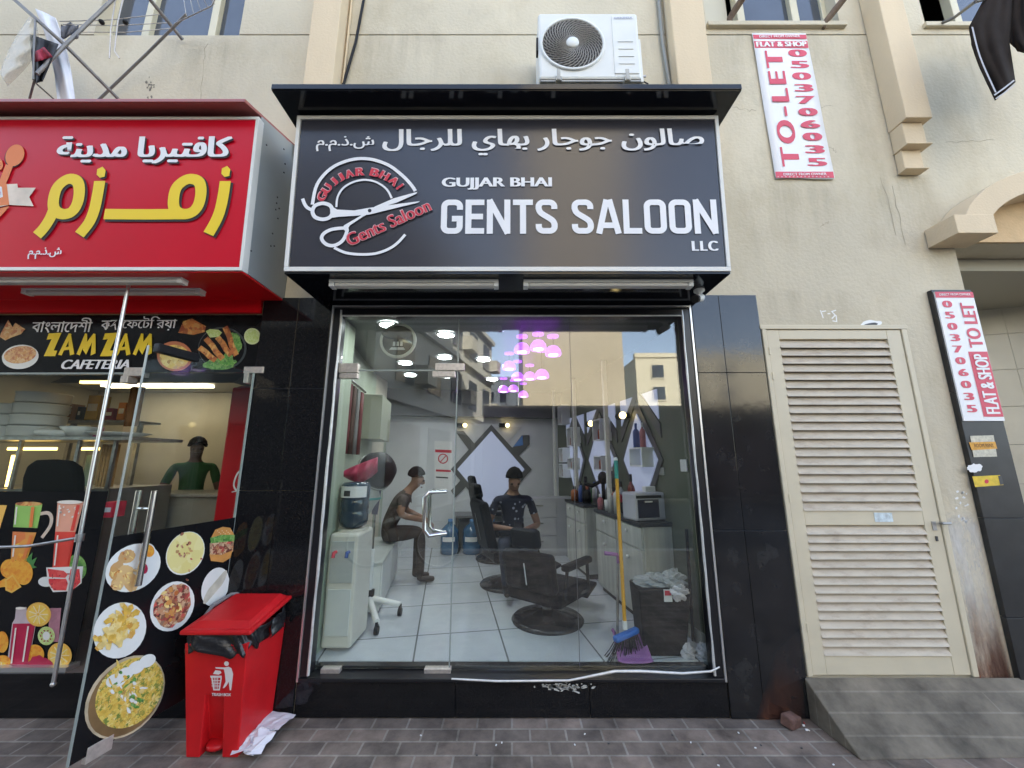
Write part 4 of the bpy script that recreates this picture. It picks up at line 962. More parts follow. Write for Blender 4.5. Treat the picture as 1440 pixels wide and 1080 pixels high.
BK = mat('bracket_steel', (.36, .36, .33), .5, metal=.7, var=.2, vs=20)
for xx in (ax0 + .135, ax1 - .115):
    q = MB(); q.box(xx - .02, xx + .02, ay0 - .03, -.003, az0 - .035, az0 - .002, BK); q.box(xx - .018, xx + .018, -.02, -.003, az0 - .40, az0 - .035, BK); q.tube([(xx, ay0 + .02, az0 - .03), (xx, -.02, az0 - .36)], .012, BK, 6); q.box(xx - .012, xx + .012, ay0 - .034, ay0 - .028, az0 - .03, az0 + .055, BK); q.build('bracket', AC)
q = MB(); q.tube([(ax1 + .02, ay0 + .1, az0 + .12), (ax1 + .07, ay0 + .08, az0 + .06), (ax1 + .06, ay0 + .15, az0 - .1), (ax1 + .04, -.1, az0 - .4)], .006, BLACK, 6); q.build('refrigerant_line', AC)

# ------------------------------------------------------------------ cafeteria shopfront
FILM = mat('black_film', (.009, .009, .010), .16, spec=.25, var=.2, vs=4)
CF = thing('shopfront', (-3, 0, .2), 'cafeteria shopfront with black menu film and its glass door swung open', 'shopfront')
PF = Plane((0, .018, 0), (1, 0, 0), (0, 0, 1))
q = MB(); q.box(-5.58, -1.795, .02, .045, 2.10, 2.527, FILM); FP = q.build('fascia_panel', CF)
q = MB(); q.keep = True
pxtext(q, PF, 'বাংলােদশী', (43, 468), (133, 447), WHITE_L, d=.002, bold=.018)
pxtext(q, PF, 'ক', (141, 464), (158, 451), WHITE_L, d=.002, bold=.018)
pxribbon(q, PF, [(156, 451), (164, 451), (156, 459), (162, 456), (163, 464)], .008, WHITE_L, .002)
pxtext(q, PF, 'ােফেটিরয়া', (165, 465), (251, 445), WHITE_L, d=.002, bold=.018)
def zam(x0):   # chunky slanted capitals drawn as outlines, traced at picture size
    Y_ = YELLOW
    pxpoly(q, PF, [(x0 + 7, 469), (x0 + 25, 468), (x0 + 14, 493), (x0 + 19, 493), (x0 + 16, 501), (x0, 501), (x0 + 11, 477), (x0 + 4, 478)], Y_, .002)
    a = x0 + 20
    pxpoly(q, PF, [(a, 499), (a + 15, 469), (a + 19, 470), (a + 13, 484), (a + 5, 500)], Y_, .002)
    pxpoly(q, PF, [(a + 15, 469), (a + 18, 469), (a + 23, 498), (a + 17, 500), (a + 15, 487)], Y_, .0022)
    pxpoly(q, PF, [(a + 9, 489), (a + 17, 487), (a + 17.5, 491.5), (a + 8, 493)], Y_, .0024)
    b_ = x0 + 46
    pxpoly(q, PF, [(b_, 498), (b_ + 12, 469), (b_ + 15, 469.5), (b_ + 13, 481), (b_ + 4.5, 500)], Y_, .002)
    pxpoly(q, PF, [(b_ + 12, 469), (b_ + 15, 469.5), (b_ + 15, 484), (b_ + 13.5, 499), (b_ + 9, 492)], Y_, .0022)
    pxpoly(q, PF, [(b_ + 13.5, 499), (b_ + 14, 482), (b_ + 24, 469), (b_ + 27, 470), (b_ + 23, 479)], Y_, .0024)
    pxpoly(q, PF, [(b_ + 24, 469), (b_ + 27, 470), (b_ + 27, 497), (b_ + 20, 500), (b_ + 22, 480)], Y_, .0026)
zam(62); zam(141)
pxtext(q, PF, 'CAFETERIA', (84, 519), (185, 506), WHITE_L, d=.002, bold=.05, shear=.22)
q.build('fascia_lettering', FP)
FOOD_RICE = speckle('rice_dish', [(.62, .30, .08), (.72, .46, .20), (.50, .16, .05), (.75, .55, .28)], 55)
FOOD_CHICK = speckle('grilled_meat', [(.45, .12, .03), (.62, .26, .06), (.28, .06, .02), (.70, .40, .12)], 38)
FOOD_YEL = speckle('yellow_curry', [(.75, .55, .12), (.70, .45, .10), (.80, .65, .25), (.45, .25, .06)], 40)
FOOD_GREEN = speckle('salad_leaf', [(.05, .20, .03), (.12, .32, .05), (.25, .42, .12), (.03, .12, .03)], 80)
FOOD_BROWN = speckle('fried_dough', [(.55, .30, .10), (.68, .45, .20), (.40, .18, .06)], 16)
FOOD_FRY = speckle('fried_pieces', [(.75, .48, .08), (.80, .58, .16), (.60, .30, .05), (.82, .66, .30)], 50)
FOOD_MIX = speckle('noodle_dish', [(.65, .42, .06), (.72, .55, .12), (.60, .36, .05), (.15, .22, .04), (.66, .42, .07), (.76, .62, .25)], 80)
FOOD_DARK = speckle('dark_meat', [(.20, .05, .03), (.50, .22, .10), (.65, .45, .28), (.12, .03, .02), (.60, .10, .08)], 55)
PALE = mat('pale_plate_print', (.76, .76, .72), .45, var=.06, vs=8); CREAMY = speckle('custard', [(.75, .66, .25), (.78, .70, .32), (.72, .62, .22)], 20)
LIMEG = speckle('lime_flesh', [(.42, .55, .14), (.52, .64, .22), (.60, .70, .36)], 90); LIMER = mat('lime_rind', (.62, .70, .36), .5); CLAY = mat('clay_bowl_print', (.50, .16, .07), .5)
q = MB(); q.keep = True
pxpoly(q, PF, [(0, 474), (2, 468), (12, 450), (18, 460), (22, 454), (36, 463), (30, 470), (16, 475), (8, 479)], FOOD_RICE, .002)
ellipse(q, PF, 29, 502, 26, 17, .12, PALE, .002); ellipse(q, PF, 29, 499, 23, 12, .14, FOOD_RICE, .003)
pxpoly(q, PF, [(251, 468), (258, 452), (270, 448), (290, 459), (288, 467), (272, 471)], FOOD_CHICK, .002)
ellipse(q, PF, 246, 501, 25, 21, -.1, CLAY, .002); ellipse(q, PF, 246, 502, 21, 17, 0, FOOD_YEL, .003)
ellipse(q, PF, 313, 490, 34, 30, 0, mat('dark_plate_print', (.05, .06, .06), .3), .002); ellipse(q, PF, 312, 490, 32, 28, 0, FILM, .003)
ellipse(q, PF, 331, 482, 9, 15, .3, FOOD_GREEN, .0035, 16, .1, 1); ellipse(q, PF, 308, 512, 22, 8, .1, FOOD_GREEN, .0035, 18, .2, 2); ellipse(q, PF, 320, 504, 9, 7, .1, FOOD_GREEN, .004, 14, .2, 3)
for x0, y0, x1, y1 in ((281, 489, 304, 507), (290, 476, 314, 505), (306, 474, 326, 500), (317, 460, 333, 500)): pxribbon(q, PF, [(x0, y0), ((x0 * 2 + x1) / 3 + 1, (y0 * 2 + y1) / 3), ((x0 + 2 * x1) / 3 - 1, (y0 + 2 * y1) / 3), (x1, y1)], .038, FOOD_CHICK, .0045 + x0 * 1e-6)
pxpoly(q, PF, [(290, 466), (296, 463), (308, 464), (313, 468), (308, 474), (296, 475)], LIMEG, .005); ellipse(q, PF, 355, 473, 11.5, 11.5, 0, LIMER, .002); ellipse(q, PF, 355, 473, 9.5, 9.5, 0, LIMEG, .003)
q.build('fascia_food_print', FP)
q = MB()
q.box(-1.805, -1.792, -.01, .06, .24, 2.10, ALU); q.box(-5.6, -2.66, .02, .06, 2.087, 2.10, EDGE); q.box(-5.6, -2.70, .0, .08, .236, .262, ALU); q.build('frame', CF)
pr = at(140, 800, .05).x
q = MB(); q.box(-5.58, -2.695, .045, .055, .262, 2.085, GLASS_CAFE); q.build('glass_pane', CF)
PF2 = Plane((0, .040, 0), (1, 0, 0), (0, 0, 1))
q = MB(); q.box(-5.58, -2.70, .041, .0445, .275, 1.290, FILM); MF = q.build('menu_film', CF)
q = MB(); q.keep = True
def c6(x, y): return (x / 4.0, 690 + y / 4.0)
def P6(pts): return [c6(*p) for p in pts]
ORANGE = speckle('orange_flesh', [(.78, .30, .02), (.82, .40, .04), (.75, .24, .02)], 60); RINDO = mat('orange_rind', (.80, .45, .08), .5)
SLICE = speckle('orange_slice', [(.82, .52, .05), (.85, .62, .15), (.80, .45, .03)], 50)
DRINKG = mat('green_drink', (.30, .55, .12), .4, var=.1, vs=9); DRINKP = mat('pink_drink', (.80, .38, .26), .4, var=.12, vs=8); DRINKR = mat('red_drink', (.72, .06, .04), .4, var=.1, vs=8); BERRY = mat('berry_drink', (.45, .015, .06), .35, var=.2, vs=8); LEAF_ = mat('printed_leaf', (.06, .22, .05), .5)
pxpoly(q, PF2, P6([(-20, 80), (40, 82), (0, 215), (-20, 215)]), RINDO, .001)
pxpoly(q, PF2, P6([(88, 75), (240, 75), (210, 215), (75, 210)]), DRINKG, .001); pxpoly(q, PF2, P6([(75, 205), (212, 210), (205, 235), (72, 230)]), FILM, .0015)
pxpoly(q, PF2, P6([(72, 230), (206, 235), (150, 395), (62, 390)]), speckle('layered_drink', [(.75, .45, .05), (.70, .15, .05), (.72, .55, .08)], 12), .001)
ellipse(q, PF2, *c6(164, 74), 19, 3, 0, FOOD_CHICK, .002)
pxribbon(q, PF2, P6([(228, 130), (270, 125), (290, 150), (282, 200), (236, 265)]), .022, mat('mug_handle_print', (.60, .48, .38), .5), .001, 4)
ellipse(q, PF2, *c6(60, 440), 14, 14, 0, ORANGE, .002); ellipse(q, PF2, *c6(135, 462), 13, 17, 0, ORANGE, .0025); pxpoly(q, PF2, P6([(75, 440), (110, 350), (150, 360), (140, 400), (90, 440)]), ORANGE, .003)
pxpoly(q, PF2, P6([(30, 500), (75, 470), (125, 540), (70, 575), (35, 560)]), RINDO, .0035); pxpoly(q, PF2, P6([(42, 505), (75, 482), (112, 540), (70, 562), (44, 550)]), ORANGE, .004)
pxpoly(q, PF2, P6([(-20, 520), (35, 490), (40, 540), (-20, 545)]), ORANGE, .003)
pxpoly(q, PF2, P6([(150, 385), (185, 345), (180, 390), (210, 375), (190, 420), (210, 430), (175, 440)]), LEAF_, .002)
pxpoly(q, PF2, P6([(325, 62), (472, 62), (425, 235), (312, 235)]), DRINKP, .001); pxpoly(q, PF2, P6([(312, 230), (426, 232), (388, 440), (296, 440)]), DRINKR, .0012)
ellipse(q, PF2, *c6(435, 430), 13, 18, .2, FOOD_GREEN, .001); ellipse(q, PF2, *c6(260, 512), 11, 7, 0, PALE, .0012)
MEL = speckle('melon_flesh', [(.72, .05, .05), (.78, .10, .09), (.68, .03, .04)], 40)
pxpoly(q, PF2, P6([(262, 432), (470, 425), (460, 520), (400, 565), (300, 570), (270, 520)]), PALE, .002)
pxpoly(q, PF2, P6([(270, 438), (360, 450), (385, 470), (370, 490), (280, 485)]), MEL, .003); pxpoly(q, PF2, P6([(276, 495), (375, 495), (385, 520), (375, 560), (305, 560), (278, 520)]), MEL, .003); pxpoly(q, PF2, P6([(400, 440), (450, 440), (455, 515), (415, 555), (390, 500)]), MEL, .003)
pxpoly(q, PF2, P6([(92, 655), (150, 655), (155, 720), (205, 745), (155, 1010), (35, 1010), (70, 745), (85, 720)]), mat('glass_print', (.55, .45, .47), .4, var=.2, vs=10), .001)
pxpoly(q, PF2, P6([(75, 748), (202, 745), (157, 985), (50, 985)]), BERRY, .002)
ellipse(q, PF2, *c6(220, 695), 17.5, 17, 0, RINDO, .003); ellipse(q, PF2, *c6(220, 695), 14.5, 14, 0, SLICE, .0035)
pxpoly(q, PF2, P6([(280, 660), (345, 660), (330, 850), (270, 850)]), mat('second_glass_print', (.45, .20, .25), .4, var=.4, vs=14), .001)
ellipse(q, PF2, *c6(265, 815), 12, 13, 0, LIMEG, .004); ellipse(q, PF2, *c6(265, 815), 5, 6, 0, PALE, .0045)
ellipse(q, PF2, *c6(340, 925), 17, 18, 0, RINDO, .004); ellipse(q, PF2, *c6(340, 925), 14, 15, 0, SLICE, .0045); ellipse(q, PF2, *c6(200, 920), 13, 14, 0, ORANGE, .003)
ellipse(q, PF2, *c6(230, 985), 17, 15, 0, BERRY, .005, 20, .16, 6); ellipse(q, PF2, *c6(15, 850), 9, 15, 0, ORANGE, .003); ellipse(q, PF2, *c6(20, 960), 11, 9, 0, ORANGE, .0032); ellipse(q, PF2, *c6(10, 995), 9, 9, 0, SLICE, .0036)
HL = mat('print_highlight', (.80, .74, .66), .5); DKR = mat('print_dark_red', (.30, .015, .03), .5); PITH = mat('orange_pith', (.84, .70, .42), .5)
for (cx_, cy_, r_) in ((220, 695, 13.5), (340, 925, 14), (10, 995, 8)):
    for k in range(9):
        a_ = k * .698; x, y = c6(cx_, cy_); pxribbon(q, PF2, [(x + 2 * math.cos(a_), y + 2 * math.sin(a_)), (x + r_ * math.cos(a_), y + r_ * math.sin(a_))], .006, PITH, .0052 + k * 2e-5)
for k in range(10): a_ = k * .628; x, y = c6(265, 815); ellipse(q, PF2, x + 7.6 * math.cos(a_), y + 7.6 * math.sin(a_), 1.0, 1.6, a_, DKR, .0055, 7)
for pts in ([(100, 90), (90, 190)], [(340, 80), (328, 200)], [(330, 250), (312, 420)], [(95, 770), (70, 970)], [(165, 760), (135, 960)], [(92, 250), (78, 370)]): pxribbon(q, PF2, P6(pts), .010, HL, .0056)
for pts in ([(190, 90), (178, 205)], [(445, 80), (410, 225)], [(408, 245), (375, 420)], [(190, 760), (150, 975)], [(182, 250), (140, 380)]): pxribbon(q, PF2, P6(pts), .022, DRINKR if pts[0][0] > 400 else (BERRY if pts[0][1] > 700 else ORG), .0057)
ellipse(q, PF2, *c6(398, 64), 18, 2.6, 0, HL, .0058); ellipse(q, PF2, *c6(122, 660), 7, 2, 0, HL, .0058); ellipse(q, PF2, *c6(98, 1002), 15, 3, 0, HL, .0058)
rg = random.Random(14)
for k in range(16): ellipse(q, PF2, *c6(rg.uniform(280, 450), rg.uniform(450, 555)), .8, 1.4, rg.random() * 3, DKR, .0055, 6)
for k in range(12): ellipse(q, PF2, *c6(340 + rg.uniform(-5, 105), 90 + rg.uniform(0, 60)), rg.uniform(1, 3), rg.uniform(.8, 2), rg.random(), HL, .0054, 7)
q.build('menu_print', MF)
a, c = at(169, 534, .0), at(186, 516, .0)
q = MB(); q.box(a.x, c.x + .06, .012, .075, a.z + .03, c.z, BRUSH); q.box(a.x, a.x + .05, .0, .078, a.z - .02, a.z + .03, BRUSH); q.build('patch_fitting', CF, bevel=.003)
a, c = at(338, 535, -.02), at(365, 516, -.02)
q = MB(); q.box(a.x + .02, c.x + .035, -.03, .05, a.z + .05, c.z + .0, BRUSH); q.box(a.x + .03, a.x + .06, -.035, .02, a.z - .02, a.z + .05, BRUSH); q.build('patch_fitting', CF, bevel=.003)

# the open door leaf
HN, FEd = Vector((-1.775, -.03, 0)), Vector((-1.905, -.68, 0))
du = (HN - FEd).normalized(); PD = Plane(FEd, du, (0, 0, 1)); WD = (HN - FEd).length; ZB, ZT = .20, 2.085
def leafbox(mb, u0, u1, z0, z1, d0, d1, m): mb.hexa([PD.pt(u0, z0, d0), PD.pt(u1, z0, d0), PD.pt(u1, z0, d1), PD.pt(u0, z0, d1), PD.pt(u0, z1, d0), PD.pt(u1, z1, d0), PD.pt(u1, z1, d1), PD.pt(u0, z1, d1)], m)
q = MB(); leafbox(q, 0.003, WD, ZB, ZT, -.012, 0, GLASS_CAFE); GD = q.build('glass_door', CF)
q = MB(); leafbox(q, 0, .0028, ZB, ZT, -.013, .001, EDGE); leafbox(q, WD - .004, WD, ZB, ZT, -.0135, .0015, EDGE); q.build('door_edge', GD)
zf = PD.uv(152, 756).y; zf2 = PD.uv(341, 712).y
q = MB(); leafbox(q, .004, WD - .005, ZB + .003, min(zf, zf2), .0006, .003, FILM); q.build('door_film', GD)
PDp = Plane(PD.pt(0, 0, .004), PD.ux, PD.uz)
FRY2 = mat('fry_gold_print', (.72, .44, .07), .5, var=.25, vs=40); FRY3 = mat('fry_pale_print', (.80, .60, .22), .5, var=.2, vs=40)
PITHD = mat('seed_print', (.80, .68, .45), .5)
q = MB(); q.keep = True
def c7(x, y): return (x / 2.843, 700 + y / 2.843)
def tilt(cx_, cy_, a_, b_, ang, m, d, **k): x, y = c7(cx_, cy_); ellipse(q, PDp, x, y, a_ / 2.843, b_ / 2.843, ang, m, d, **k)
tilt(531, 280, 118, 88, .55, PALE, .001)
for x, y, r1, r2, an in ((505, 235, 35, 26, .5), (465, 290, 40, 26, 1.1), (520, 335, 30, 40, .3), (468, 345, 28, 25, .6), (500, 300, 34, 30, .4)): tilt(x, y, r1, r2, an, FOOD_BROWN, .002 + x * 1e-6, wob=.07, seed=x)
tilt(593, 212, 27, 30, .3, PALE, .002); tilt(593, 212, 22, 25, .3, ORANGE, .003); tilt(572, 282, 17, 22, .2, BERRY, .003)
tilt(740, 222, 72, 92, -.55, PALE, .001); tilt(740, 220, 69, 88, -.55, CREAMY, .002)
rg = random.Random(8)
for k in range(20): tilt(745 + rg.gauss(0, 26), 215 + rg.gauss(0, 30), rg.uniform(3, 9), rg.uniform(3, 8), rg.random() * 3, FOOD_DARK if k % 3 else FOOD_BROWN, .003, n=9, wob=.2, seed=k)
BUN = mat('bun_print', (.62, .28, .07), .5, var=.2, vs=14)
pts = [(843, 160), (860, 128), (890, 116), (920, 120), (935, 145), (932, 165), (885, 172)]; pxpoly(q, PDp, [c7(*p) for p in pts], BUN, .001)
pxpoly(q, PDp, [c7(*p) for p in [(840, 160), (885, 148), (938, 148), (935, 178), (885, 185), (842, 185)]], FOOD_GREEN, .0015); pxpoly(q, PDp, [c7(*p) for p in [(838, 182), (885, 178), (934, 172), (930, 215), (885, 235), (838, 228)]], FOOD_DARK, .002); pxpoly(q, PDp, [c7(*p) for p in [(836, 226), (885, 228), (928, 210), (920, 240), (890, 258), (842, 252)]], BUN, .0025)
tilt(860, 356, 52, 80, -.35, PALE, .001)
for k in range(5): tilt(835 + k * 12, 385 - k * 14, 12, 44, -.5, mat('white_roll_print', (.56, .53, .43), .5, var=.2, vs=20) if k == 0 else bpy.data.materials['white_roll_print'], .002 + k * 2e-4)
tilt(688, 434, 82, 106, -.55, PALE, .001); tilt(690, 430, 68, 92, -.55, FOOD_DARK, .002, wob=.08, seed=4)
tilt(478, 530, 100, 118, -.62, PALE, .001)
for k in range(90):
    x, y = 484 + rg.gauss(0, 34), 512 + rg.gauss(0, 46); x += (505 - y) * .45; x, y = 478 + (x - 484) * .8, 525 + (y - 512) * .75; tilt(x, y, rg.uniform(14, 27), rg.uniform(10, 15), rg.random() * 3, (FOOD_FRY, FRY2, FRY3)[k % 3], .002 + k * 5e-5, n=5, wob=.12, seed=k)
tilt(498, 798, 132, 192, -.72, mat('steel_platter_print', (.52, .42, .28), .4, var=.4, vs=10), .001); tilt(500, 800, 122, 180, -.72, mat('platter_dark_print', (.20, .12, .05), .4, var=.3, vs=9), .0015); tilt(516, 780, 116, 160, -.72, FOOD_MIX, .002)
for k in range(4): tilt(455 + k * 44, 730 - k * 26, 36, 24, .5, PALE, .003 + k * 1e-4)
for k in range(14): tilt(520 + rg.gauss(0, 36), 780 + rg.gauss(0, 42), rg.uniform(5, 22), rg.uniform(4, 7), rg.random() * 3, FOOD_GREEN if k % 2 else FOOD_YEL, .0035 + k * 2e-5, n=9, wob=.2, seed=k)
for x, y in ((505, 235), (465, 290), (520, 335), (468, 345), (500, 300)):
    for k in range(5): tilt(x + rg.uniform(-22, 22), y + rg.uniform(-18, 18), rg.uniform(4, 12), rg.uniform(2, 5), rg.random() * 3, FOOD_CHICK if k % 2 else FRY3, .0038 + k * 1e-4, n=8, wob=.2, seed=k)
for k in range(26): tilt(690 + rg.gauss(0, 26), 430 + rg.gauss(0, 36), rg.uniform(6, 16), rg.uniform(5, 10), rg.random() * 3, (FOOD_CHICK, BUN, FOOD_DARK, FRY3)[k % 4], .003 + k * 3e-5, n=8, wob=.2, seed=k)
for k in range(60): tilt(512 + rg.gauss(0, 40), 785 + rg.gauss(0, 52), rg.uniform(8, 20), rg.uniform(4, 8), rg.random() * 3, (FRY2, FRY3, FOOD_YEL, FOOD_GREEN, PALE)[k % 5], .0042 + k * 2e-5, n=7, wob=.25, seed=k)
for k in range(10): tilt(868 + k * 6, 132 + (k % 3) * 6, 2.4, 1.6, .4, PITHD, .004, n=7)
q.build('door_print', GD)
def leafpt(px_, py_, d): u = PD.uv(px_, py_); return PD.pt(u.x, u.y, d)
for off_ in (.045, -.055):
    a, c = leafpt(206 if off_ > 0 else 193, 688, 0), leafpt(190 if off_ > 0 else 179, 826, 0)
    u0, u1 = PD.uv(205, 690), PD.uv(187, 822)
    um = (u0.x + u1.x) / 2
    q = MB(); q.tube([PD.pt(um, u1.y, off_), PD.pt(um, u0.y, off_)], .014, STEEL, 12)
    for zz in (u1.y + .07, u0.y - .09): q.tube([PD.pt(um, zz, -.012 if off_ < 0 else .001), PD.pt(um, zz, off_)], .008, STEEL, 8)
    q.build('door_handle', GD)
a, c = leafpt(203, 490, .0), leafpt(240, 484, .0)
q = MB(); leafbox(q, .02, .24, PD.uv(220, 492).y - .018, PD.uv(220, 492).y + .03, .002, .04, BLACK); q.build('door_closer', GD, bevel=.004)
q = MB(); leafbox(q, .06, .16, ZB - .03, ZB + .035, -.02, .006, BRUSH); q.build('patch_fitting', GD, bevel=.003)

# steel rods hanging from the red soffit
yr = -.28
a, c = at(176, 424, yr), at(75, 962, yr)
q = MB(); q.tube([(a.x, yr, 2.62), (a.x + .015, yr, (a.z + c.z) / 2), (c.x, yr, c.z)], .010, ALU, 10); q.ball((c.x, yr, c.z), .013, .013, .013, ALU)
RD = thing('hanging_rod', (a.x, yr, c.z), 'long weathered steel rod hanging from the red soffit in front of the juice menu', 'rod')
q.build('rod', RD)
e1, e2, e3 = at(112, 756, yr), at(40, 768, yr), at(-60, 772, yr)
q = MB(); q.tube([e1, e2, e3], .008, STEEL_OLD, 8); q.lathe([(.02, -.02), (.02, .02)], e1, STEEL_OLD, 10); q.build('cross_bar', RD)

# ------------------------------------------------------------------ inside the cafeteria
CW = mat('cafeteria_wall', (.62, .57, .45), .6, var=.1, vs=3)
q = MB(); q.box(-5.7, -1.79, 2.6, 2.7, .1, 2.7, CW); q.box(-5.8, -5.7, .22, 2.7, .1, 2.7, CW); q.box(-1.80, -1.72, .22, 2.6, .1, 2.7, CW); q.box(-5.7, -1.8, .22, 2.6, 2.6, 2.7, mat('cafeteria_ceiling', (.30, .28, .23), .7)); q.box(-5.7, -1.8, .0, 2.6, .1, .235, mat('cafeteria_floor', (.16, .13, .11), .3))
q.build('cafeteria_room', BL)
SHY = .55
a = at(0, 612, SHY); sh_z = a.z
CT = thing('display_counter', (-3.5, .8, .235), 'steel and glass cafeteria display counter with a shelf of white dishes', 'counter')
q = MB(); q.box(-5.4, at(206, 620, SHY).x, SHY - .12, SHY + .35, sh_z - .045, sh_z - .018, STEEL_OLD); q.build('top_shelf', CT)
q = MB(); q.box(-5.4, at(150, 690, SHY).x, SHY + .02, SHY + .6, .235, 1.27, mat('counter_steel', (.30, .29, .27), .4, metal=.7, var=.15, vs=5)); q.build('counter_base', CT)
for px_ in (30, 112, 163): 
    p = at(px_, 660, SHY); q = MB(); q.box(p.x - .012, p.x + .012, SHY - .05, SHY - .03, 1.27, sh_z - .045, STEEL_OLD); q.build('post', CT)
WARM = mat('warm_strip', (.9, .7, .3), .4, emit=1.3, ecol=(1, .62, .16))
for x0, x1, y_ in ((10, 76, 631), (111, 136, 631), (112, 150, 537)):
    a, c = at(x0, y_, SHY + .1), at(x1, y_, SHY + .1); q = MB(); q.box(a.x, c.x, SHY + .1, SHY + .125, a.z - .012, a.z + .012, WARM); q.build('lamp_strip', CT)
a, c = at(4, 694, SHY + .12), at(16, 640, SHY + .12); q = MB(); q.hexa([(a.x, SHY + .12, 1.28), (a.x + .03, SHY + .12, 1.28), (a.x + .03, SHY + .14, 1.28), (a.x, SHY + .14, 1.28), (c.x, SHY + .12, c.z), (c.x + .03, SHY + .12, c.z), (c.x + .03, SHY + .14, c.z), (c.x, SHY + .14, c.z)], WARM); q.build('lamp_strip', CT)
a, c = at(112, 690, SHY + .2), at(134, 640, SHY + .2); q = MB(); q.box(a.x, c.x, SHY + .2, SHY + .21, 1.28, c.z, mat('green_glass_panel', (.22, .30, .24), .2)); q.build('display_glass', CT)
q = MB()
for k in range(5): p = at(139 + k * 4.5, 660, SHY + .1); q.box(p.x - .009, p.x + .009, SHY + .1, SHY + .13, 1.28, sh_z - .07 - .01 * (k % 2), mat('bread_stick', (.45, .26, .10), .7, var=.2, vs=20) if k == 0 else bpy.data.materials['bread_stick'])
q.build('bread_rack', CT)
DISH = mat('white_dish', (.66, .66, .65), .3, var=.03)
first = None
for (pxc, base, n, lab0) in ((51, 610, 4, 'tall stack'), (2, 610, 3, 'shorter stack cut by the frame')):
    c = at(pxc, base, SHY + .08); wd = .165
    for k in range(n):
        zc_ = sh_z - .016 + k * .094
        pos = ['lowest', 'second from the bottom', 'third from the bottom', 'topmost'] if n == 4 else ['lowest', 'middle', 'topmost']
        lab = 'white ceramic dish, %s of the %s on the cafeteria shelf' % (pos[k], lab0)
        if first is None:
            q = MB(); q.lathe([(.001, .004), (wd * .90, .004), (wd * .95, .016), (wd * .965, .078), (wd * .99, .082), (wd * .99, .09), (wd * .93, .09), (wd * .90, .03), (.001, .02)], (c.x, SHY + .08, zc_), DISH, 28, cap=False); first = q.build('dish'); tag(first, lab, 'dish', 'white dishes stacked on the cafeteria shelf')
        else:
            o = first.copy(); COL.objects.link(o); o.location = (c.x, SHY + .08, zc_ + .004); o['label'] = lab
def crock(name, pxc, pyb, prof, m, label, cat, y=SHY):
    c = at(pxc, pyb, y); q = MB(); q.lathe(prof, (c.x, y, sh_z - .017), m, 24, cap=False); tag(q.build(name), label, cat)
crock('plate', 81, 610, [(.001, .0), (.08, .0), (.13, .03), (.125, .033), (.13, .05), (.125, .053), (.001, .03)], DISH, 'small pile of white plates between the dish stack and the bowl', 'plate')
crock('bowl', 113, 609, [(.001, 0), (.06, 0), (.085, .03), (.125, .085), (.118, .085), (.08, .035), (.001, .02)], DISH, 'white bowl on the cafeteria shelf beside a pink cup', 'bowl', SHY + .02)
crock('cup', 136, 606, [(.001, 0), (.035, 0), (.045, .09), (.040, .09), (.001, .02)], mat('pink_cup', (.55, .05, .25), .4), 'pink cup on the cafeteria shelf', 'cup', SHY + .1)
crock('platter', 168, 613, [(.001, .004), (.12, .004), (.2, .03), (.195, .034), (.11, .01), (.001, .008)], DISH, 'wide shallow white platter at the right end of the cafeteria shelf', 'platter', SHY - .02)
# dark rounded seat back standing behind the menu film
a, c = at(28, 694, .3), at(107, 645, .3)
q = MB(); pts = [(28, 694), (30, 672), (36, 655), (48, 647), (70, 646), (92, 648), (104, 656), (107, 672), (107, 694)]
q.prism([Vector((at(x, y, .3).x, .30, at(x, y, .3).z)) for x, y in pts], (0, .07, 0), mat('black_cushion', (.006, .006, .006), .9, spec=.05))
q2 = [at(28, 694, .3), at(107, 694, .3)]
q.box(q2[0].x + .1, q2[1].x - .1, .31, .36, .235, q2[0].z + .02, BLACK)
tag(q.build('chair', bevel=.02), 'black rounded chair back behind the juice menu film', 'chair')
def packet(pxa, pya, pxb, pyb, y, m, label, cat='box', name='packet'):
    a, c = at(pxa, pya, y), at(pxb, pyb, y); q = MB(); q.box(a.x, c.x, y, y + .10, a.z, c.z, m); q.box(a.x + .01, c.x - .01, y - .002, y - .0005, a.z + (c.z - a.z) * .35, a.z + (c.z - a.z) * .65, DISH); tag(q.build(name, bevel=.004), label, cat, 'packets and jars in the cafeteria')
q = MB(); a, c = at(84, 592, .95), at(200, 588, .95); q.box(a.x, c.x, .9, 1.15, a.z - .02, a.z, STEEL_OLD); q.box(a.x + .05, a.x + .08, 1.0, 1.03, .235, a.z - .02, STEEL_OLD); q.box(c.x - .08, c.x - .05, 1.0, 1.03, .235, a.z - .02, STEEL_OLD); tag(q.build('back_shelf'), 'steel shelf of packets behind the white dishes in the cafeteria', 'shelf')
packet(88, 590, 104, 568, .95, mat('brown_packet', (.30, .16, .07), .6), 'brown packet at the left of the cafeteria back shelf')
packet(106, 590, 116, 572, .95, mat('black_packet', (.03, .03, .03), .5), 'small black packet on the cafeteria back shelf')
packet(118, 590, 142, 556, .95, mat('mustard_packet', (.45, .30, .05), .6), 'large mustard yellow packet on the cafeteria back shelf')
packet(144, 590, 160, 574, .95, mat('maroon_packet', (.22, .03, .06), .6), 'maroon packet on the cafeteria back shelf')
packet(163, 590, 178, 566, .95, mat('orange_packet', (.50, .20, .04), .6), 'orange packet at the right of the cafeteria back shelf')
packet(140, 728, 160, 706, .34, RED_L, 'red tin seen between the menu film and the cafeteria door', 'tin', 'tin')

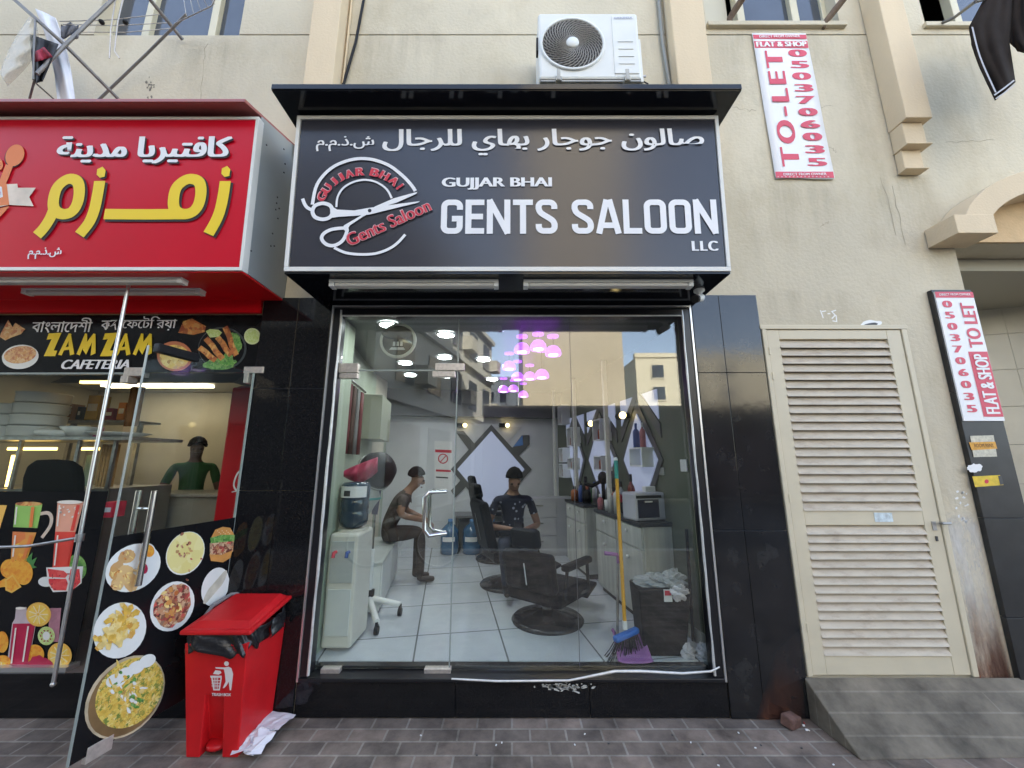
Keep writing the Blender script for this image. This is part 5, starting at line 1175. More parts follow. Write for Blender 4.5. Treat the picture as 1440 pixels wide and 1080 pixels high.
# rear counter, hood, red fridge, cook
RC = thing('service_counter', (-3.0, 1.5, .235), 'pale service counter in front of the cook in green', 'counter')
a, c = at(200, 694, 1.25), at(305, 694, 1.25)
q = MB(); q.box(a.x - .3, c.x + .35, 1.22, 1.75, a.z - .03, a.z, mat('counter_top', (.42, .40, .36), .3)); q.build('counter_top', RC, bevel=.004)
q = MB(); q.box(a.x - .3, c.x + .35, 1.27, 1.75, .235, a.z - .03, mat('counter_front', (.34, .32, .28), .5, var=.1)); q.build('counter_front', RC)
p = at(242, 545, 2.2); q = MB(); q.box(p.x - .7, p.x + .6, 2.0, 2.12, p.z - .02, p.z - .004, mat('added_hood_fill', (1, .9, .7), .5, emit=2.2, ecol=(1, .84, .6))); HOOD_FILL = q  # glowing strip added under the hood to brighten the cook's end of the room
q = MB(); q.hexa([(p.x - 1.2, 1.9, p.z), (p.x + 1.0, 1.9, p.z), (p.x + 1.0, 2.58, p.z), (p.x - 1.2, 2.58, p.z), (p.x - 1.2, 2.2, p.z + .25), (p.x + 1.0, 2.2, p.z + .25), (p.x + 1.0, 2.58, p.z + .25), (p.x - 1.2, 2.58, p.z + .25)], mat('hood_steel', (.30, .29, .26), .35, metal=.8)); HD_ = tag(q.build('cooker_hood'), 'steel cooker hood with an added fill light on the cafeteria back wall', 'cooker hood'); HOOD_FILL.build('lamp', HD_)
p = at(192, 560, .35); q = MB()
q.grid(lambda u, v: (p.x - .05 + .10 * u, .34 + .015 * math.sin(u * 14), 1.75 + (2.06 - 1.75) * v), 10, 4, mat('brown_cloth', (.16, .07, .02), .8)); tag(q.build('curtain', solid=.004), 'narrow brown curtain behind the cafeteria door edge', 'curtain')
fy = .62
a, c = at(300, 728, fy), at(362, 541, fy)
FG = thing('drinks_fridge', (-2.1, fy + .3, .235), 'tall red drinks fridge with white script inside the cafeteria doorway', 'fridge')
FR_R = mat('fridge_red', (.46, .006, .012), .35)
x0 = a.x; x1 = -1.82
q = MB(); q.box(x0, x1, fy + .03, fy + .6, .235, c.z, FR_R); q.build('body', FG, bevel=.03)
q = MB(); q.box(x0, x0 + .29, fy, fy + .028, .30, c.z - .02, FR_R); q.box(x0 + .29, x1, fy, fy + .028, c.z - .16, c.z - .02, FR_R); q.build('door_frame', FG, bevel=.02)
q = MB(); q.box(x0 + .292, x1, fy + .004, fy + .027, .33, c.z - .162, mat('fridge_cola_picture', (.14, .012, .014), .15, var=.8, vs=9, dirt=(.35, .12, .10), ds=22, dth=.6)); q.build('door_panel', FG)
PFg = Plane((0, fy - .003, 0), (1, 0, 0), (0, 0, 1)); q = MB(); q.keep = True
a = PFg.uv(330, 692); pxribbon(q, PFg, [(346, 667), (340, 661), (333, 668), (329, 682), (334, 690), (342, 684), (347, 676)], .014, WHITE_L, .002, 5); pxribbon(q, PFg, [(351, 676), (346, 680), (347, 687), (352, 684), (353, 677)], .011, WHITE_L, .0022, 5, True); pxribbon(q, PFg, [(326, 692), (338, 690), (352, 694)], .009, WHITE_L, .0024, 4)
q.build('fridge_script', FG)

# ------------------------------------------------------------------ pedal bin and litter bag
BN = thing('pedal_bin', (-1.54, -.16, 0), 'red plastic pedal bin with black liner standing before the cafeteria door', 'bin')
bx0, bx1, by0, by1 = -1.670, -1.405, -.315, -.03
tx0, tx1, ty0, ty1, tz = -1.718, -1.386, -.375, -.025, .550
def fr(m_, mb, x0, x1, y0, y1, z0, X0, X1, Y0, Y1, z1): mb.hexa([(x0, y0, z0), (x1, y0, z0), (x1, y1, z0), (x0, y1, z0), (X0, Y0, z1), (X1, Y0, z1), (X1, Y1, z1), (X0, Y1, z1)], m_)
q = MB(); zr_ = .30
def lerp(a, b, t): return a + (b - a) * t
# body: two front legs beside the pedal recess, back block, upper block
k = zr_ / tz
ux0, ux1, uy0, uy1 = lerp(bx0, tx0, k), lerp(bx1, tx1, k), lerp(by0, ty0, k), lerp(by1, ty1, k)
fr(RED_PL, q, bx0, bx1, by0, by1, 0, tx0, tx1, ty0, ty1, tz)
q.base = None
BODY = q.build('body', BN)
q = MB(); xm_ = (bx0 + bx1) / 2 - .003
fr(RED_PL, q, xm_ - .060, xm_ + .056, by0 - .2, by0 + .085, -.02, xm_ - .048, xm_ + .044, by0 - .2, uy0 + .012, .30)
CUTR = q.build('cutter', BN); bo = BODY.modifiers.new('cut', 'BOOLEAN'); bo.object = CUTR; bo.operation = 'DIFFERENCE'; bo.solver = 'EXACT'
bpy.context.view_layer.update()
nm_ = bpy.data.meshes.new_from_object(BODY.evaluated_get(bpy.context.evaluated_depsgraph_get())); BODY.modifiers.clear(); BODY.data = nm_; bpy.data.objects.remove(CUTR)
bv = BODY.modifiers.new('bevel', 'BEVEL'); bv.width = .012; bv.segments = 3; bv.limit_method = 'ANGLE'; bv.angle_limit = R(40)
q = MB(); q.lathe([(.001, .05), (.058, .05), (.064, .042), (.064, .03), (.001, .028)], ((bx0 + bx1) / 2 - .003, by0 + .055, 0), RED_PL, 20, Matrix.Diagonal((.88, 1.0, 1.0))); q.box((bx0 + bx1) / 2 - .02, (bx0 + bx1) / 2 + .02, by0 + .06, by0 + .13, .035, .048, BLACK); q.build('pedal', BN)
q = MB(); n_ = 56
def ring(u, v):
    q_ = 2 * math.pi * u; ct, st_ = math.cos(q_), math.sin(q_); e = 5.0
    sx_ = (abs(ct) ** (2 / e)) * (1 if ct > 0 else -1); sy_ = (abs(st_) ** (2 / e)) * (1 if st_ > 0 else -1)
    w_ = .008 + .007 * math.sin(u * 61 + v * 3) + .006 * math.sin(u * 113 + v * 9) + .008 * (1 - v) * (1 + math.sin(u * 37))
    z_ = lerp(.505, .60, v) + (1 - v) * (.018 * math.sin(u * 29) + .014 * math.sin(u * 71)) + (.035 if st_ > .3 else 0) * v
    return ((tx0 + tx1) / 2 + sx_ * ((tx1 - tx0) / 2 + w_), (ty0 + ty1) / 2 + sy_ * ((ty1 - ty0) / 2 + w_), z_)
q.grid(ring, 112, 8, mat('black_bin_liner', (.014, .014, .016), .28, bump=.3, bs=50)); q.build('liner', BN, solid=.002)
q = MB(); lt = [(tx0 - .022, ty0 - .02), (tx1 + .02, ty0 - .02), (tx1 + .02, ty1 + .01), (tx0 - .022, ty1 + .01)]
zl0, zl1 = .595, .655
q.hexa([(x, y, zl0 + (.055 if y > -.2 else 0)) for x, y in lt] + [(x, y, zl0 + .022 + (.055 if y > -.2 else 0)) for x, y in lt], RED_PL)
li = [(tx0 + .03, ty0 + .045), (tx1 - .032, ty0 + .045), (tx1 - .032, ty1 - .03), (tx0 + .03, ty1 - .03)]
lo = [(tx0 - .005, ty0 + .0), (tx1 + .003, ty0 + .0), (tx1 + .003, ty1 - .005), (tx0 - .005, ty1 - .005)]
q.hexa([(x, y, zl0 + .0225 + (.055 if y > -.2 else 0)) for x, y in lo] + [(x, y, zl0 + .048 + (.052 if y > -.2 else 0)) for x, y in li], RED_PL)
q.build('lid', BN, bevel=.008)
q = MB(); q.tube([(tx0 - .01, -.28, .60), (tx0 - .035, -.16, .655), (tx0 - .02, -.03, .68), (tx0 + .02, -.015, .68)], .011, mat('grey_handle', (.20, .19, .19), .5), 8); q.build('handle', BN)
PB_n = Vector((0, (ty0 - by0), 0)); yb_ = lambda z: lerp(by0, ty0, z / tz)
PBn = Plane((0, by0 - .0012, 0), (1, 0, 0), (0, ty0 - by0, tz)); q = MB(); q.keep = True
BINW = mat('white_bin_print', (.72, .66, .66), .5)
def cb(x, y): return (240 + x / 4.155, 820 + y / 4.155)
def B_(pts, d=.001): pxpoly(q, PBn, [cb(*p) for p in pts], BINW, d)
B_([(238, 552), (246, 552), (258, 626), (250, 626)]); B_([(292, 552), (300, 552), (288, 626), (280, 626)]); B_([(232, 540), (300, 540), (299, 552), (234, 552)], .0012); B_([(250, 618), (287, 618), (286, 626), (251, 626)], .0012)
for x in (256, 266, 276): B_([(x - 2.2, 552), (x + 2.2, 552), (x + 1.6, 620), (x - 1.6, 620)], .0014)
for y in (566, 582, 598): B_([(240, y), (294, y), (293, y + 4), (241, y + 4)], .0016)
B_([(248, 530), (262, 508), (292, 512), (298, 524), (282, 534)], .001); ellipse(q, PBn, *cb(327, 470), 3.4, 3.4, 0, BINW, .001, 16)
B_([(262, 490), (318, 492), (340, 487), (356, 497), (366, 530), (360, 580), (354, 625), (346, 625), (340, 575), (326, 600), (314, 612), (304, 614), (322, 575), (318, 530), (312, 503), (264, 498)], .0012)
pxtext(q, PBn, 'TRASH BOX', cb(240, 658), cb(356, 641), BINW, d=.001, bold=.05)
q.build('bin_print', BN)
PAPER = mat('crumpled_white_paper', (.66, .64, .68), .7, var=.06, vs=15, bump=.3, bs=20)
q = MB(); rg = random.Random(21)
pA, pB, pC_, pD_ = at(385, 1000, -.02), at(418, 1005, -.05), onz(330, 1064, .006), onz(356, 1072, .006)
nz = [[Vector((rg.uniform(-1, 1), rg.uniform(-1, 1), rg.uniform(0, 1))) for _ in range(20)] for _ in range(20)]
def pap(u, v):   # smooth sheet leaning on the bin above, crumpled where it meets the pavement
    T_ = Vector(pA) * (1 - u) + Vector(pB) * u; B2 = Vector(pC_) * (1 - u) + Vector(pD_) * u; p = B2 * (1 - v) + T_ * v
    k = nz[int(round(u * 6))][int(round(v * 11))]; a_ = .022 if v < .5 else .005
    return p + Vector((k.x * a_, -.012 + k.y * a_, .004 + k.z * a_ * 1.6 + .02 * math.sin(v * math.pi)))
q.grid(pap, 6, 11, PAPER, False); tag(q.build('paper_bag', solid=.0015), 'crumpled white paper bag on the pavement against the red bin', 'paper bag')

# ------------------------------------------------------------------ laundry above the red sign
RK = thing('drying_rack', (-2.9, -.3, 4.2), 'grey metal clothes drying frame fixed to the upper wall at the left', 'drying rack')
RKM = mat('rack_metal', (.22, .21, .20), .5, metal=.5, var=.2, vs=20)
def bar(pts, r, name, y0=None):
    q = MB(); q.tube([at(x, y, Y) for x, y, Y in pts], r, RKM, 8); q.build(name, RK)
bar([(14, -6, -.48), (50, 26, -.46), (92, 64, -.42), (176, 149, -.05)], .012, 'arm')
bar([(52, 104, -.5), (95, 60, -.42), (160, -2, -.36)], .011, 'arm')
bar([(132, 147, -.03), (206, 76, -.1), (262, 20, -.2)], .010, 'arm')
bar([(205, -8, -.3), (240, 35, -.1), (257, 56, -.02)], .014, 'arm')
bar([(50, 26, -.46), (48, 70, -.5), (47, 112, -.5)], .006, 'arm'); bar([(39, 148, -.35), (48, 115, -.5), (82, 145, -.1)], .006, 'arm')
q = MB()
for a_, b_ in (((84, 30, -.42), (225, 20, -.25)), ((88, 34, -.42), (235, 32, -.22)), ((112, 45, -.4), (240, 40, -.2))): q.tube([at(*a_), at((a_[0] + b_[0]) / 2, (a_[1] + b_[1]) / 2 + 3, (a_[2] + b_[2]) / 2), at(*b_)], .003, STEEL_OLD, 5)
for k in range(5): q.tube([at(258 + k * 9, -4, -.25), at(262 + k * 10, 22 - k * 4, -.2)], .0025, STEEL_OLD, 5)
q.tube([at(246, 33, -.2), at(298, 8, -.22), at(304, -6, -.3)], .005, STEEL_OLD, 6)
q.build('line_wire', RK)
q = MB()
for x in (143, 176): q.ball(at(x, 31, -.36), .018, .018, .018, BLACK, 10, 6)
q.tube([at(163, -5, -.34), at(156, 40, -.36), at(154, 82, -.36)], .004, BRUSH, 5); q.tube([at(174, -5, -.34), at(166, 30, -.36), at(161, 72, -.36), at(168, 82, -.36)], .004, BRUSH, 5)
q.build('rope', RK)
q = MB()
def towel(u, v):
    L_ = [(50, 12), (66, 55), (76, 100), (82, 150)]; R_ = [(78, 25), (92, 62), (101, 105), (107, 150)]
    t = (1 - v) * 3; i = min(2, int(t)); f = t - i
    lx, ly = lerp(L_[i][0], L_[i + 1][0], f), lerp(L_[i][1], L_[i + 1][1], f); rx, ry = lerp(R_[i][0], R_[i + 1][0], f), lerp(R_[i][1], R_[i + 1][1], f)
    return at(lerp(lx, rx, u), lerp(ly, ry, u), -.36 + .02 * math.sin(u * 7 + v * 3))
q.grid(towel, 12, 16, mat('white_cloth', (.70, .71, .76), .8, var=.05, vs=8, bump=.2, bs=15)); tag(q.build('towel', solid=.004), 'long white cloth hanging from the drying frame', 'towel')
q = MB(); q.grid(lambda u, v: at(lerp(lerp(42, 48, 1 - v), lerp(82, 72, 1 - v) - (12 * (1 - v)), u) + 0, lerp(48 + 14 * u, 118 - 4 * u - 30 * abs(u - .75) * 0, 1 - v), -.44 + .03 * math.sin(u * 11) + .01 * math.sin(v * 8)), 14, 12, mat('black_cloth', (.03, .03, .035), .8))
tag(q.build('vest', solid=.004), 'small black garment with a red panel pegged to the drying frame', 'garment'); vest = bpy.data.objects['vest']
q = MB(); q.grid(lambda u, v: at(lerp(47, 74 - 12 * v, u), lerp(82 - 8 * u, 74 - 8 * u, v) + 6 * (1 - v) - 0, -.49 + .02 * math.sin(u * 11)), 10, 4, mat('red_cloth', (.35, .03, .06), .8)); o = q.build('red_panel', vest, solid=.003)
def alpha_const(n_, c_, a_):
    m = mat(n_, c_, .35); m.node_tree.nodes['Principled BSDF'].inputs['Alpha'].default_value = a_; return m
PLB = glassmat('plastic_film', (.82, .82, .80), .06, .4)
q = MB(); q.grid(lambda u, v: at(lerp(46, 4, v) + (u - .5) * lerp(10, 34, math.sin(v * 3.1)) + 8 * math.sin(v * 3), lerp(26, 112, v) + (u - .5) * lerp(4, 18, v), -.40 - .06 * math.sin(u * 3.14) + .01 * math.sin(v * 22 + u * 9)), 10, 18, alpha_const('milky_plastic', (.72, .70, .62), .30))
tag(q.build('plastic_bag', solid=.002), 'pale crumpled plastic bag caught on the drying frame at the far left', 'plastic bag')
q = MB(); q.grid(lambda u, v: at(lerp(86, 110, u), lerp(34, 52, v) + 3 * math.sin(u * 9), -.40 + .015 * math.sin(u * 13 + v * 5)), 8, 6, mat('grey_cloth', (.14, .14, .16), .8)); tag(q.build('sock', solid=.005), 'small grey cloth bunched on the line beside the white cloth', 'sock')
# shorts, upper right
SHO = mat('brown_black_cloth', (.026, .020, .017), .95, spec=.1, var=.15, vs=12, bump=.2, bs=25)
st_pts = [(1363, 38), (1387, -6), (1412, -14), (1450, -12), (1462, 76), (1440, 78), (1424, 68), (1419, 66), (1427, 116), (1400, 141), (1377, 92), (1366, 62)]
yS = -.42
T1 = thing('shorts', at(1400, 141, yS), 'dark sports shorts with pale side stripe hanging at the top right', 'shorts')
def leg_cloth(L_, R_, ph):
    def f(u, v):
        t = v * (len(L_) - 1); i = min(len(L_) - 2, int(t)); k = t - i
        x = lerp(lerp(L_[i][0], L_[i + 1][0], k), lerp(R_[i][0], R_[i + 1][0], k), u); y = lerp(lerp(L_[i][1], L_[i + 1][1], k), lerp(R_[i][1], R_[i + 1][1], k), u)
        return at(x, y, yS - .045 * math.sin(math.pi * u) - .012 * math.sin(u * 8 + v * 3 + ph) - .006 * math.sin(u * 17 - v * 5))
    return f
q = MB()
q.grid(leg_cloth([(1388, -8), (1363, 38), (1366, 62), (1377, 92), (1400, 141)], [(1424, -10), (1421, 36), (1419, 64), (1423, 90), (1427, 116)], 0), 16, 24, SHO)
q.grid(leg_cloth([(1424, -10), (1420, 36), (1421, 60), (1432, 72)], [(1462, -12), (1464, 34), (1466, 58), (1468, 80)], 2), 14, 16, SHO)
q.build('shorts_cloth', T1, solid=.008)
PSh = Plane((0, yS - .058, 0), (1, 0, 0), (0, 0, 1)); q = MB(); q.keep = True
GRYS = mat('pale_grey_stripe', (.42, .42, .45), .7)
pxribbon(q, PSh, [(1367, 38), (1378, 80), (1400, 130)], .012, GRYS, .001, 4); pxribbon(q, PSh, [(1398, 134), (1412, 124), (1426, 113)], .010, GRYS, .001); pxribbon(q, PSh, [(1400, 139), (1413, 130), (1427, 119)], .007, GRYS, .001)
q.build('stripe', T1)
q = MB(); q.tube([at(1372, 2, -.45), at(1340, 26, -.1), at(1325, 32, -.03)], .012, RKM, 8); q.tube([at(1372, 2, -.45), at(1450, -20, -.45)], .012, RKM, 8); tag(q.build('drying_bar'), 'grey metal bar holding the dark shorts at the top right', 'bar')
for xy, lab in (((( 1047, -6), (1026, 26)), 'left of the two rough wooden poles propped on the upper window sill'), (((1190, -6), (1160, 32)), 'right of the two rough wooden poles propped on the upper window sill')):
    (x0_, y0_), (x1_, y1_) = xy
    q = MB(); q.tube([at(x0_, y0_, -.12), at((x0_ + x1_) / 2 - 1, (y0_ + y1_) / 2 + 1, -.06), at(x1_, y1_, -.02), at(x1_ - 2, y1_ + 8, -.01)], [.026, .028, .025, .014], mat('rough_wood', (.16, .11, .075), .8, var=.3, vs=30), 7); tag(q.build('wooden_pole'), lab, 'pole', 'wooden poles on the upper sill')

# ------------------------------------------------------------------ salon room (its axis runs a little to the left of straight back)
CZ = 2.56
def rbox(mb, u0, u1, v0, v1, z0, z1, m):
    mb.hexa([room(u0, v0, z0), room(u1, v0, z0), room(u1, v1, z0), room(u0, v1, z0), room(u0, v0, z1), room(u1, v0, z1), room(u1, v1, z1), room(u0, v1, z1)], m)
RU0, RU1, RV = -1.36, 1.33, 3.42
q = MB(); rbox(q, RU0 - .06, RU0, .28, RV + .05, .1, 2.7, PALE_GREEN); q.build('salon_wall', BL)
q = MB(); rbox(q, RU1, RU1 + .06, -.20, RV + .05, .1, 2.7, GREEN_WALL); q.build('salon_wall', BL)
q = MB(); rbox(q, RU0, RU1, RV, RV + .06, .1, 2.7, ROOM_WHITE); q.build('salon_wall', BL)
q = MB(); q.hexa([(-1.30, .132, .1), (1.40, .132, .1), (1.0, 3.9, .1), (-2.2, 3.9, .1), (-1.30, .132, FZ), (1.40, .132, FZ), (1.0, 3.9, FZ), (-2.2, 3.9, FZ)], TILE); q.build('salon_floor', BL)
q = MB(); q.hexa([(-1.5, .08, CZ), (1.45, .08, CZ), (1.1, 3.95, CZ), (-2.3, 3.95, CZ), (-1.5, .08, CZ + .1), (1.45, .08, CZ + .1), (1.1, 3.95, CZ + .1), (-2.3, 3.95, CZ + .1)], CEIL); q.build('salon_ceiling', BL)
q = MB(); rbox(q, RU0, RU1, RV - .22, RV - .001, 2.16, CZ - .001, mat('grey_bulkhead', (.10, .10, .11), .5)); q.build('salon_bulkhead', BL)
q = MB(); rbox(q, RU0 + .001, RU0 + .014, .28, RV, FZ, FZ + .09, ROOM_WHITE); rbox(q, RU1 - .014, RU1 - .001, -.19, RV, FZ, FZ + .09, mat('grey_skirting', (.35, .36, .33), .4)); q.build('skirting', BL)
q = MB(); q.box(-1.36, -1.288, .08, .40, .1, CZ, PALE_GREEN); q.build('salon_wall', BL)

# decor of the back wall: diamond mirrors on a grey lattice, wall lamps
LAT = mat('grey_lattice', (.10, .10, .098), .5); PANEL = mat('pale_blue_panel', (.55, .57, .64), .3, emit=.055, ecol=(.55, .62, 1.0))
def ruv(px, py, v):   # picture point -> (u, z) on the plane v = const of the room
    n = Vector((-SY, CY, 0)); o = room(0, v, 0); d = ray(px, py); t = (o - EYE).dot(n) / d.dot(n); p = EYE + d * t - o
    return p.x * CY + p.y * SY, p.z
def rprism(mb, pts, v, dep, m): mb.prism([room(u, v, z) for u, z in pts], room(0, v - dep, 0) - room(0, v, 0), m)
WD_ = thing('wall_panel', tuple(room(-.3, RV - .05, .8)), 'pale diamond shaped panel on a dark lattice on the salon back wall', 'wall panel')
q = MB(); dq = [ruv(x, y, RV - .03) for x, y in ((691, 597), (748, 660), (691, 727), (634, 660))]; rprism(q, dq, RV - .003, .018, LAT)
for pts in ([(640, 606), (652, 606), (690, 650), (640, 700), (634, 690), (672, 650)], [(734, 612), (745, 612), (745, 625), (712, 660), (704, 652)]):
    rprism(q, [ruv(x, y, RV - .03) for x, y in pts], RV - .003, .014, LAT)
q.build('lattice', WD_)
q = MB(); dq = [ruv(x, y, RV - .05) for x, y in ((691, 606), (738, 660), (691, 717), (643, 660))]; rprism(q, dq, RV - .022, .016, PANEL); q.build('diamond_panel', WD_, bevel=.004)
q = MB(); rprism(q, [ruv(x, y, RV - .05) for x, y in ((690, 600), (735, 600), (712, 626))], RV - .003, .012, mat('white_triangle', (.55, .55, .56), .4)); rprism(q, [ruv(x, y, RV - .05) for x, y in ((722, 628), (735, 612), (736, 626))], RV - .018, .01, mat('blue_triangle', (.10, .25, .60), .3)); q.build('triangle_panel', WD_)
def wall_lamp(px, py, lab):
    u, z = ruv(px, py, RV - .10); p = room(u, RV - .10, z)
    t = thing('wall_lamp', tuple(p), lab, 'lamp', 'lit lamps on the salon walls')
    q = MB(); q.tube([room(u, RV - .002, z), room(u, RV - .05, z)], .03, BLACK, 10); q.tube([room(u - .03, RV - .07, z), room(u - .11, RV - .08, z)], .035, BLACK, 10); q.build('lamp_body', t)
    q = MB(); q.ball(room(u + .02, RV - .09, z), .033, .033, .033, mat('warm_bulb', (1, .8, .4), .4, emit=1.6, ecol=(1, .72, .30)) if 'warm_bulb' not in bpy.data.materials else bpy.data.materials['warm_bulb'], 12, 8); q.build('bulb', t)
wall_lamp(652, 598, 'lit warm wall lamp left of the diamond panel in the salon')
wall_lamp(712, 598, 'lit warm wall lamp above the right of the diamond panel in the salon')
# poster with a no smoking ring
PB0 = Plane(room(0, RV - .004, 0), (CY, SY, 0), (0, 0, 1)); q = MB(); q.keep = True
pxpoly(q, PB0, [(611, 620), (636, 621), (636, 690), (611, 690)], VINYL, .001)
pxpoly(q, PB0, [(612, 632), (635, 633), (635, 637), (612, 636)], RED_L, .002); pxribbon(q, PB0, [(623 + 6.5 * math.cos(i * .5236), 645 + 6.5 * math.sin(i * .5236)) for i in range(12)], .016, RED_L, .002, 0, True); pxribbon(q, PB0, [(619, 650), (627, 641)], .014, RED_L, .0025); pxpoly(q, PB0, [(613, 660), (634, 661), (634, 664), (613, 663)], RED_L, .002); pxpoly(q, PB0, [(613, 670), (630, 671), (630, 673), (613, 672)], DARKGREY, .002)
tag(q.build('poster'), 'white no smoking poster with a red ring on the salon back wall', 'poster')
# back shelf table with water bottles beneath
a = ruv(640, 726, 3.0); zt_ = ruv(690, 724, 2.98)[1]
TB = thing('table', tuple(room(.1, 3.15, FZ)), 'low grey shelf table along the salon back wall over the water bottles', 'table')
q = MB(); rbox(q, -.30, .70, 2.95, RV - .02, zt_ - .03, zt_, mat('grey_table_top', (.16, .16, .17), .4)); q.build('table_top', TB, bevel=.003)
for u in (-.27, .67):
    q = MB(); rbox(q, u - .02, u + .02, 2.98, RV - .03, FZ, zt_ - .03, DARKGREY); q.build('leg', TB)
BLUEB = mat('blue_bottle', (.06, .16, .30), .12, spec=.7, coat=.5); BLUEB.node_tree.nodes['Principled BSDF'].inputs['Alpha'].default_value = .8
bot = None
for pxb, lab in ((663, 'blue water bottle on the floor under the back table, left one'), (692, 'blue water bottle on the floor under the back table, beside the dark chair'), (632, 'blue water bottle on the salon floor seen through the glass door edge')):
    p = onz(pxb, 778, FZ)
    if bot is None:
        bot = thing('water_bottle', tuple(p), lab, 'bottle', 'water bottles on the salon floor')
        q = MB(); q.lathe([(.001, .002), (.118, .002), (.128, .02), (.128, .12), (.122, .13), (.128, .14), (.128, .24), (.122, .25), (.128, .26), (.125, .31), (.07, .37), (.035, .395), (.03, .43)], p, BLUEB, 24, cap=False); q.build('bottle_body', bot)
        q = MB(); q.lathe([(.034, .42), (.034, .45), (.001, .452)], p, mat('blue_cap', (.10, .25, .5), .4), 16, cap=False); q.build('cap', bot)
        q = MB(); q.grid(lambda u, v: p + Vector((.1295 * math.sin(-.7 + 1.4 * u), -.1295 * math.cos(-.7 + 1.4 * u), .17 + .06 * v)), 8, 2, VINYL); q.build('bottle_label', bot)
    else: dup(bot, p, label=lab)

# right side: counters, mirrors with white posts, shelves
CUT = mat('dark_counter_top', (.03, .03, .03), .3, spec=.3)
def counter(v0, v1, u0, label, ztop):
    t = thing('counter', tuple(room((u0 + RU1) / 2, (v0 + v1) / 2, FZ)), label, 'counter')
    q = MB(); rbox(q, u0 + .02, RU1 - .002, v0, v1, FZ + .05, ztop - .03, WOODGREY); q.build('cabinet', t, bevel=.004)
    q = MB(); rbox(q, u0 - .01, RU1 - .001, v0 - .01, v1 + .01, ztop - .03, ztop, CUT); q.build('counter_top', t, bevel=.004)
    n = 2; st_ = (v1 - v0) / n
    for k in range(n):
        a, b_ = v0 + k * st_ + .008, v0 + (k + 1) * st_ - .008
        for zz0, zz1, nm in ((ztop - .20, ztop - .04, 'drawer'), (FZ + .08, ztop - .215, 'cabinet_door')):
            q = MB(); rbox(q, u0 + .004, u0 + .019, a, b_, zz0, zz1, WOODGREY); d = q.build(nm, t, bevel=.003)
            q = MB(); q.ball(room(u0 - .012, (a + b_) / 2, (zz1 - .05) if nm == 'drawer' else zz1 - .08), .014, .014, .014, WHITE, 10, 6); q.build('knob', d)
    q = MB(); rbox(q, u0 + .05, RU1 - .01, v0 + .01, v1 - .01, FZ, FZ + .05, BLACK); q.build('plinth', t)
    return t
ZC1 = .27 + .74
counter(.26, 1.22, 1.065, 'nearer grey wood counter under the steriliser on the right of the salon', ZC1)
counter(1.55, 2.22, 1.065, 'farther grey wood counter with drawers behind the yellow broom handle', ZC1)
q0 = thing('drawer_unit', tuple(room(.85, 2.9, FZ)), 'white chest of drawers at the back right of the salon', 'drawers')
q = MB(); rbox(q, .55, RU1 - .002, 2.62, 2.95, FZ, ruv(765, 700, 2.7)[1], mat('white_laminate', (.45, .45, .46), .4)); q.build('carcass', q0)
zt_ = ruv(765, 700, 2.7)[1]
for k in range(3):
    q = MB(); h_ = (zt_ - FZ - .06) / 3; rbox(q, .56, 1.05, 2.605, 2.619, FZ + .04 + k * h_, FZ + .03 + (k + 1) * h_, bpy.data.materials['white_laminate']); d = q.build('drawer', q0, bevel=.003)
    q = MB(); rbox(q, .76, .86, 2.594, 2.604, FZ + k * h_ + h_ - .04, FZ + k * h_ + h_ - .025, STEEL); q.build('handle', d)
for i, (v, lab) in enumerate(((1.12, 'nearest white mirror post from ceiling to counter in the salon'), (2.10, 'second white mirror post from the glass in the salon'), (2.98, 'farthest slim white mirror post in the salon'))):
    q = MB(); rbox(q, (1.17, 1.16, 1.13)[i], (1.21, 1.20, 1.165)[i], v - .022, v + .022, ZC1 if i < 2 else zt_, CZ - .002, mat('white_post', (.66, .66, .60), .45) if i == 0 else bpy.data.materials['white_post'])
    tag(q.build('mirror_post', bevel=.003), lab, 'post', 'white posts of the salon mirrors')
def vprism(mb, pts, u, dep, m): mb.prism([room(u, v, z) for v, z in pts], room(u - dep, 0, 0) - room(u, 0, 0), m)
for v0, v1, lab in ((.30, 1.06, 'pale blue diamond mirror panel on the right salon wall nearest the glass'), (1.16, 2.05, 'pale blue diamond mirror panel on the right salon wall between the first two posts'), (2.14, 2.94, 'pale blue diamond mirror panel on the right salon wall farthest back')):
    zc_, hz, vm, hv = 1.50, .50, (v0 + v1) / 2, (v1 - v0) / 2
    t = thing('wall_panel', tuple(room(RU1 - .02, vm, zc_ - hz)), lab, 'wall panel', 'diamond panels on the salon right wall')
    q = MB(); vprism(q, [(vm - hv, zc_), (vm, zc_ - hz - .06), (vm + hv, zc_), (vm, zc_ + hz + .06)], RU1 - .002, .012, LAT); vprism(q, [(v0, zc_ + .18), (v0, zc_ + .30), (vm - .06, zc_ + .62), (vm + .04, zc_ + .62)], RU1 - .002, .010, LAT); vprism(q, [(v1, zc_ + .18), (v1, zc_ + .30), (vm + .06, zc_ + .62), (vm - .04, zc_ + .62)], RU1 - .002, .009, LAT); q.build('lattice', t)
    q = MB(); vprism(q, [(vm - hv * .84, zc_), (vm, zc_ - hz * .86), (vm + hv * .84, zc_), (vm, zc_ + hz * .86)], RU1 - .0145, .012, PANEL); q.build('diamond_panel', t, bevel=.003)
    q = MB(); vprism(q, [(v0 + .02, zc_ + .34), (v0 + .02, zc_ + .60), (vm - .10, zc_ + .60)], RU1 - .002, .010, PANEL); vprism(q, [(v1 - .02, zc_ + .34), (v1 - .02, zc_ + .60), (vm + .10, zc_ + .60)], RU1 - .002, .010, PANEL); q.build('triangle_panel', t)
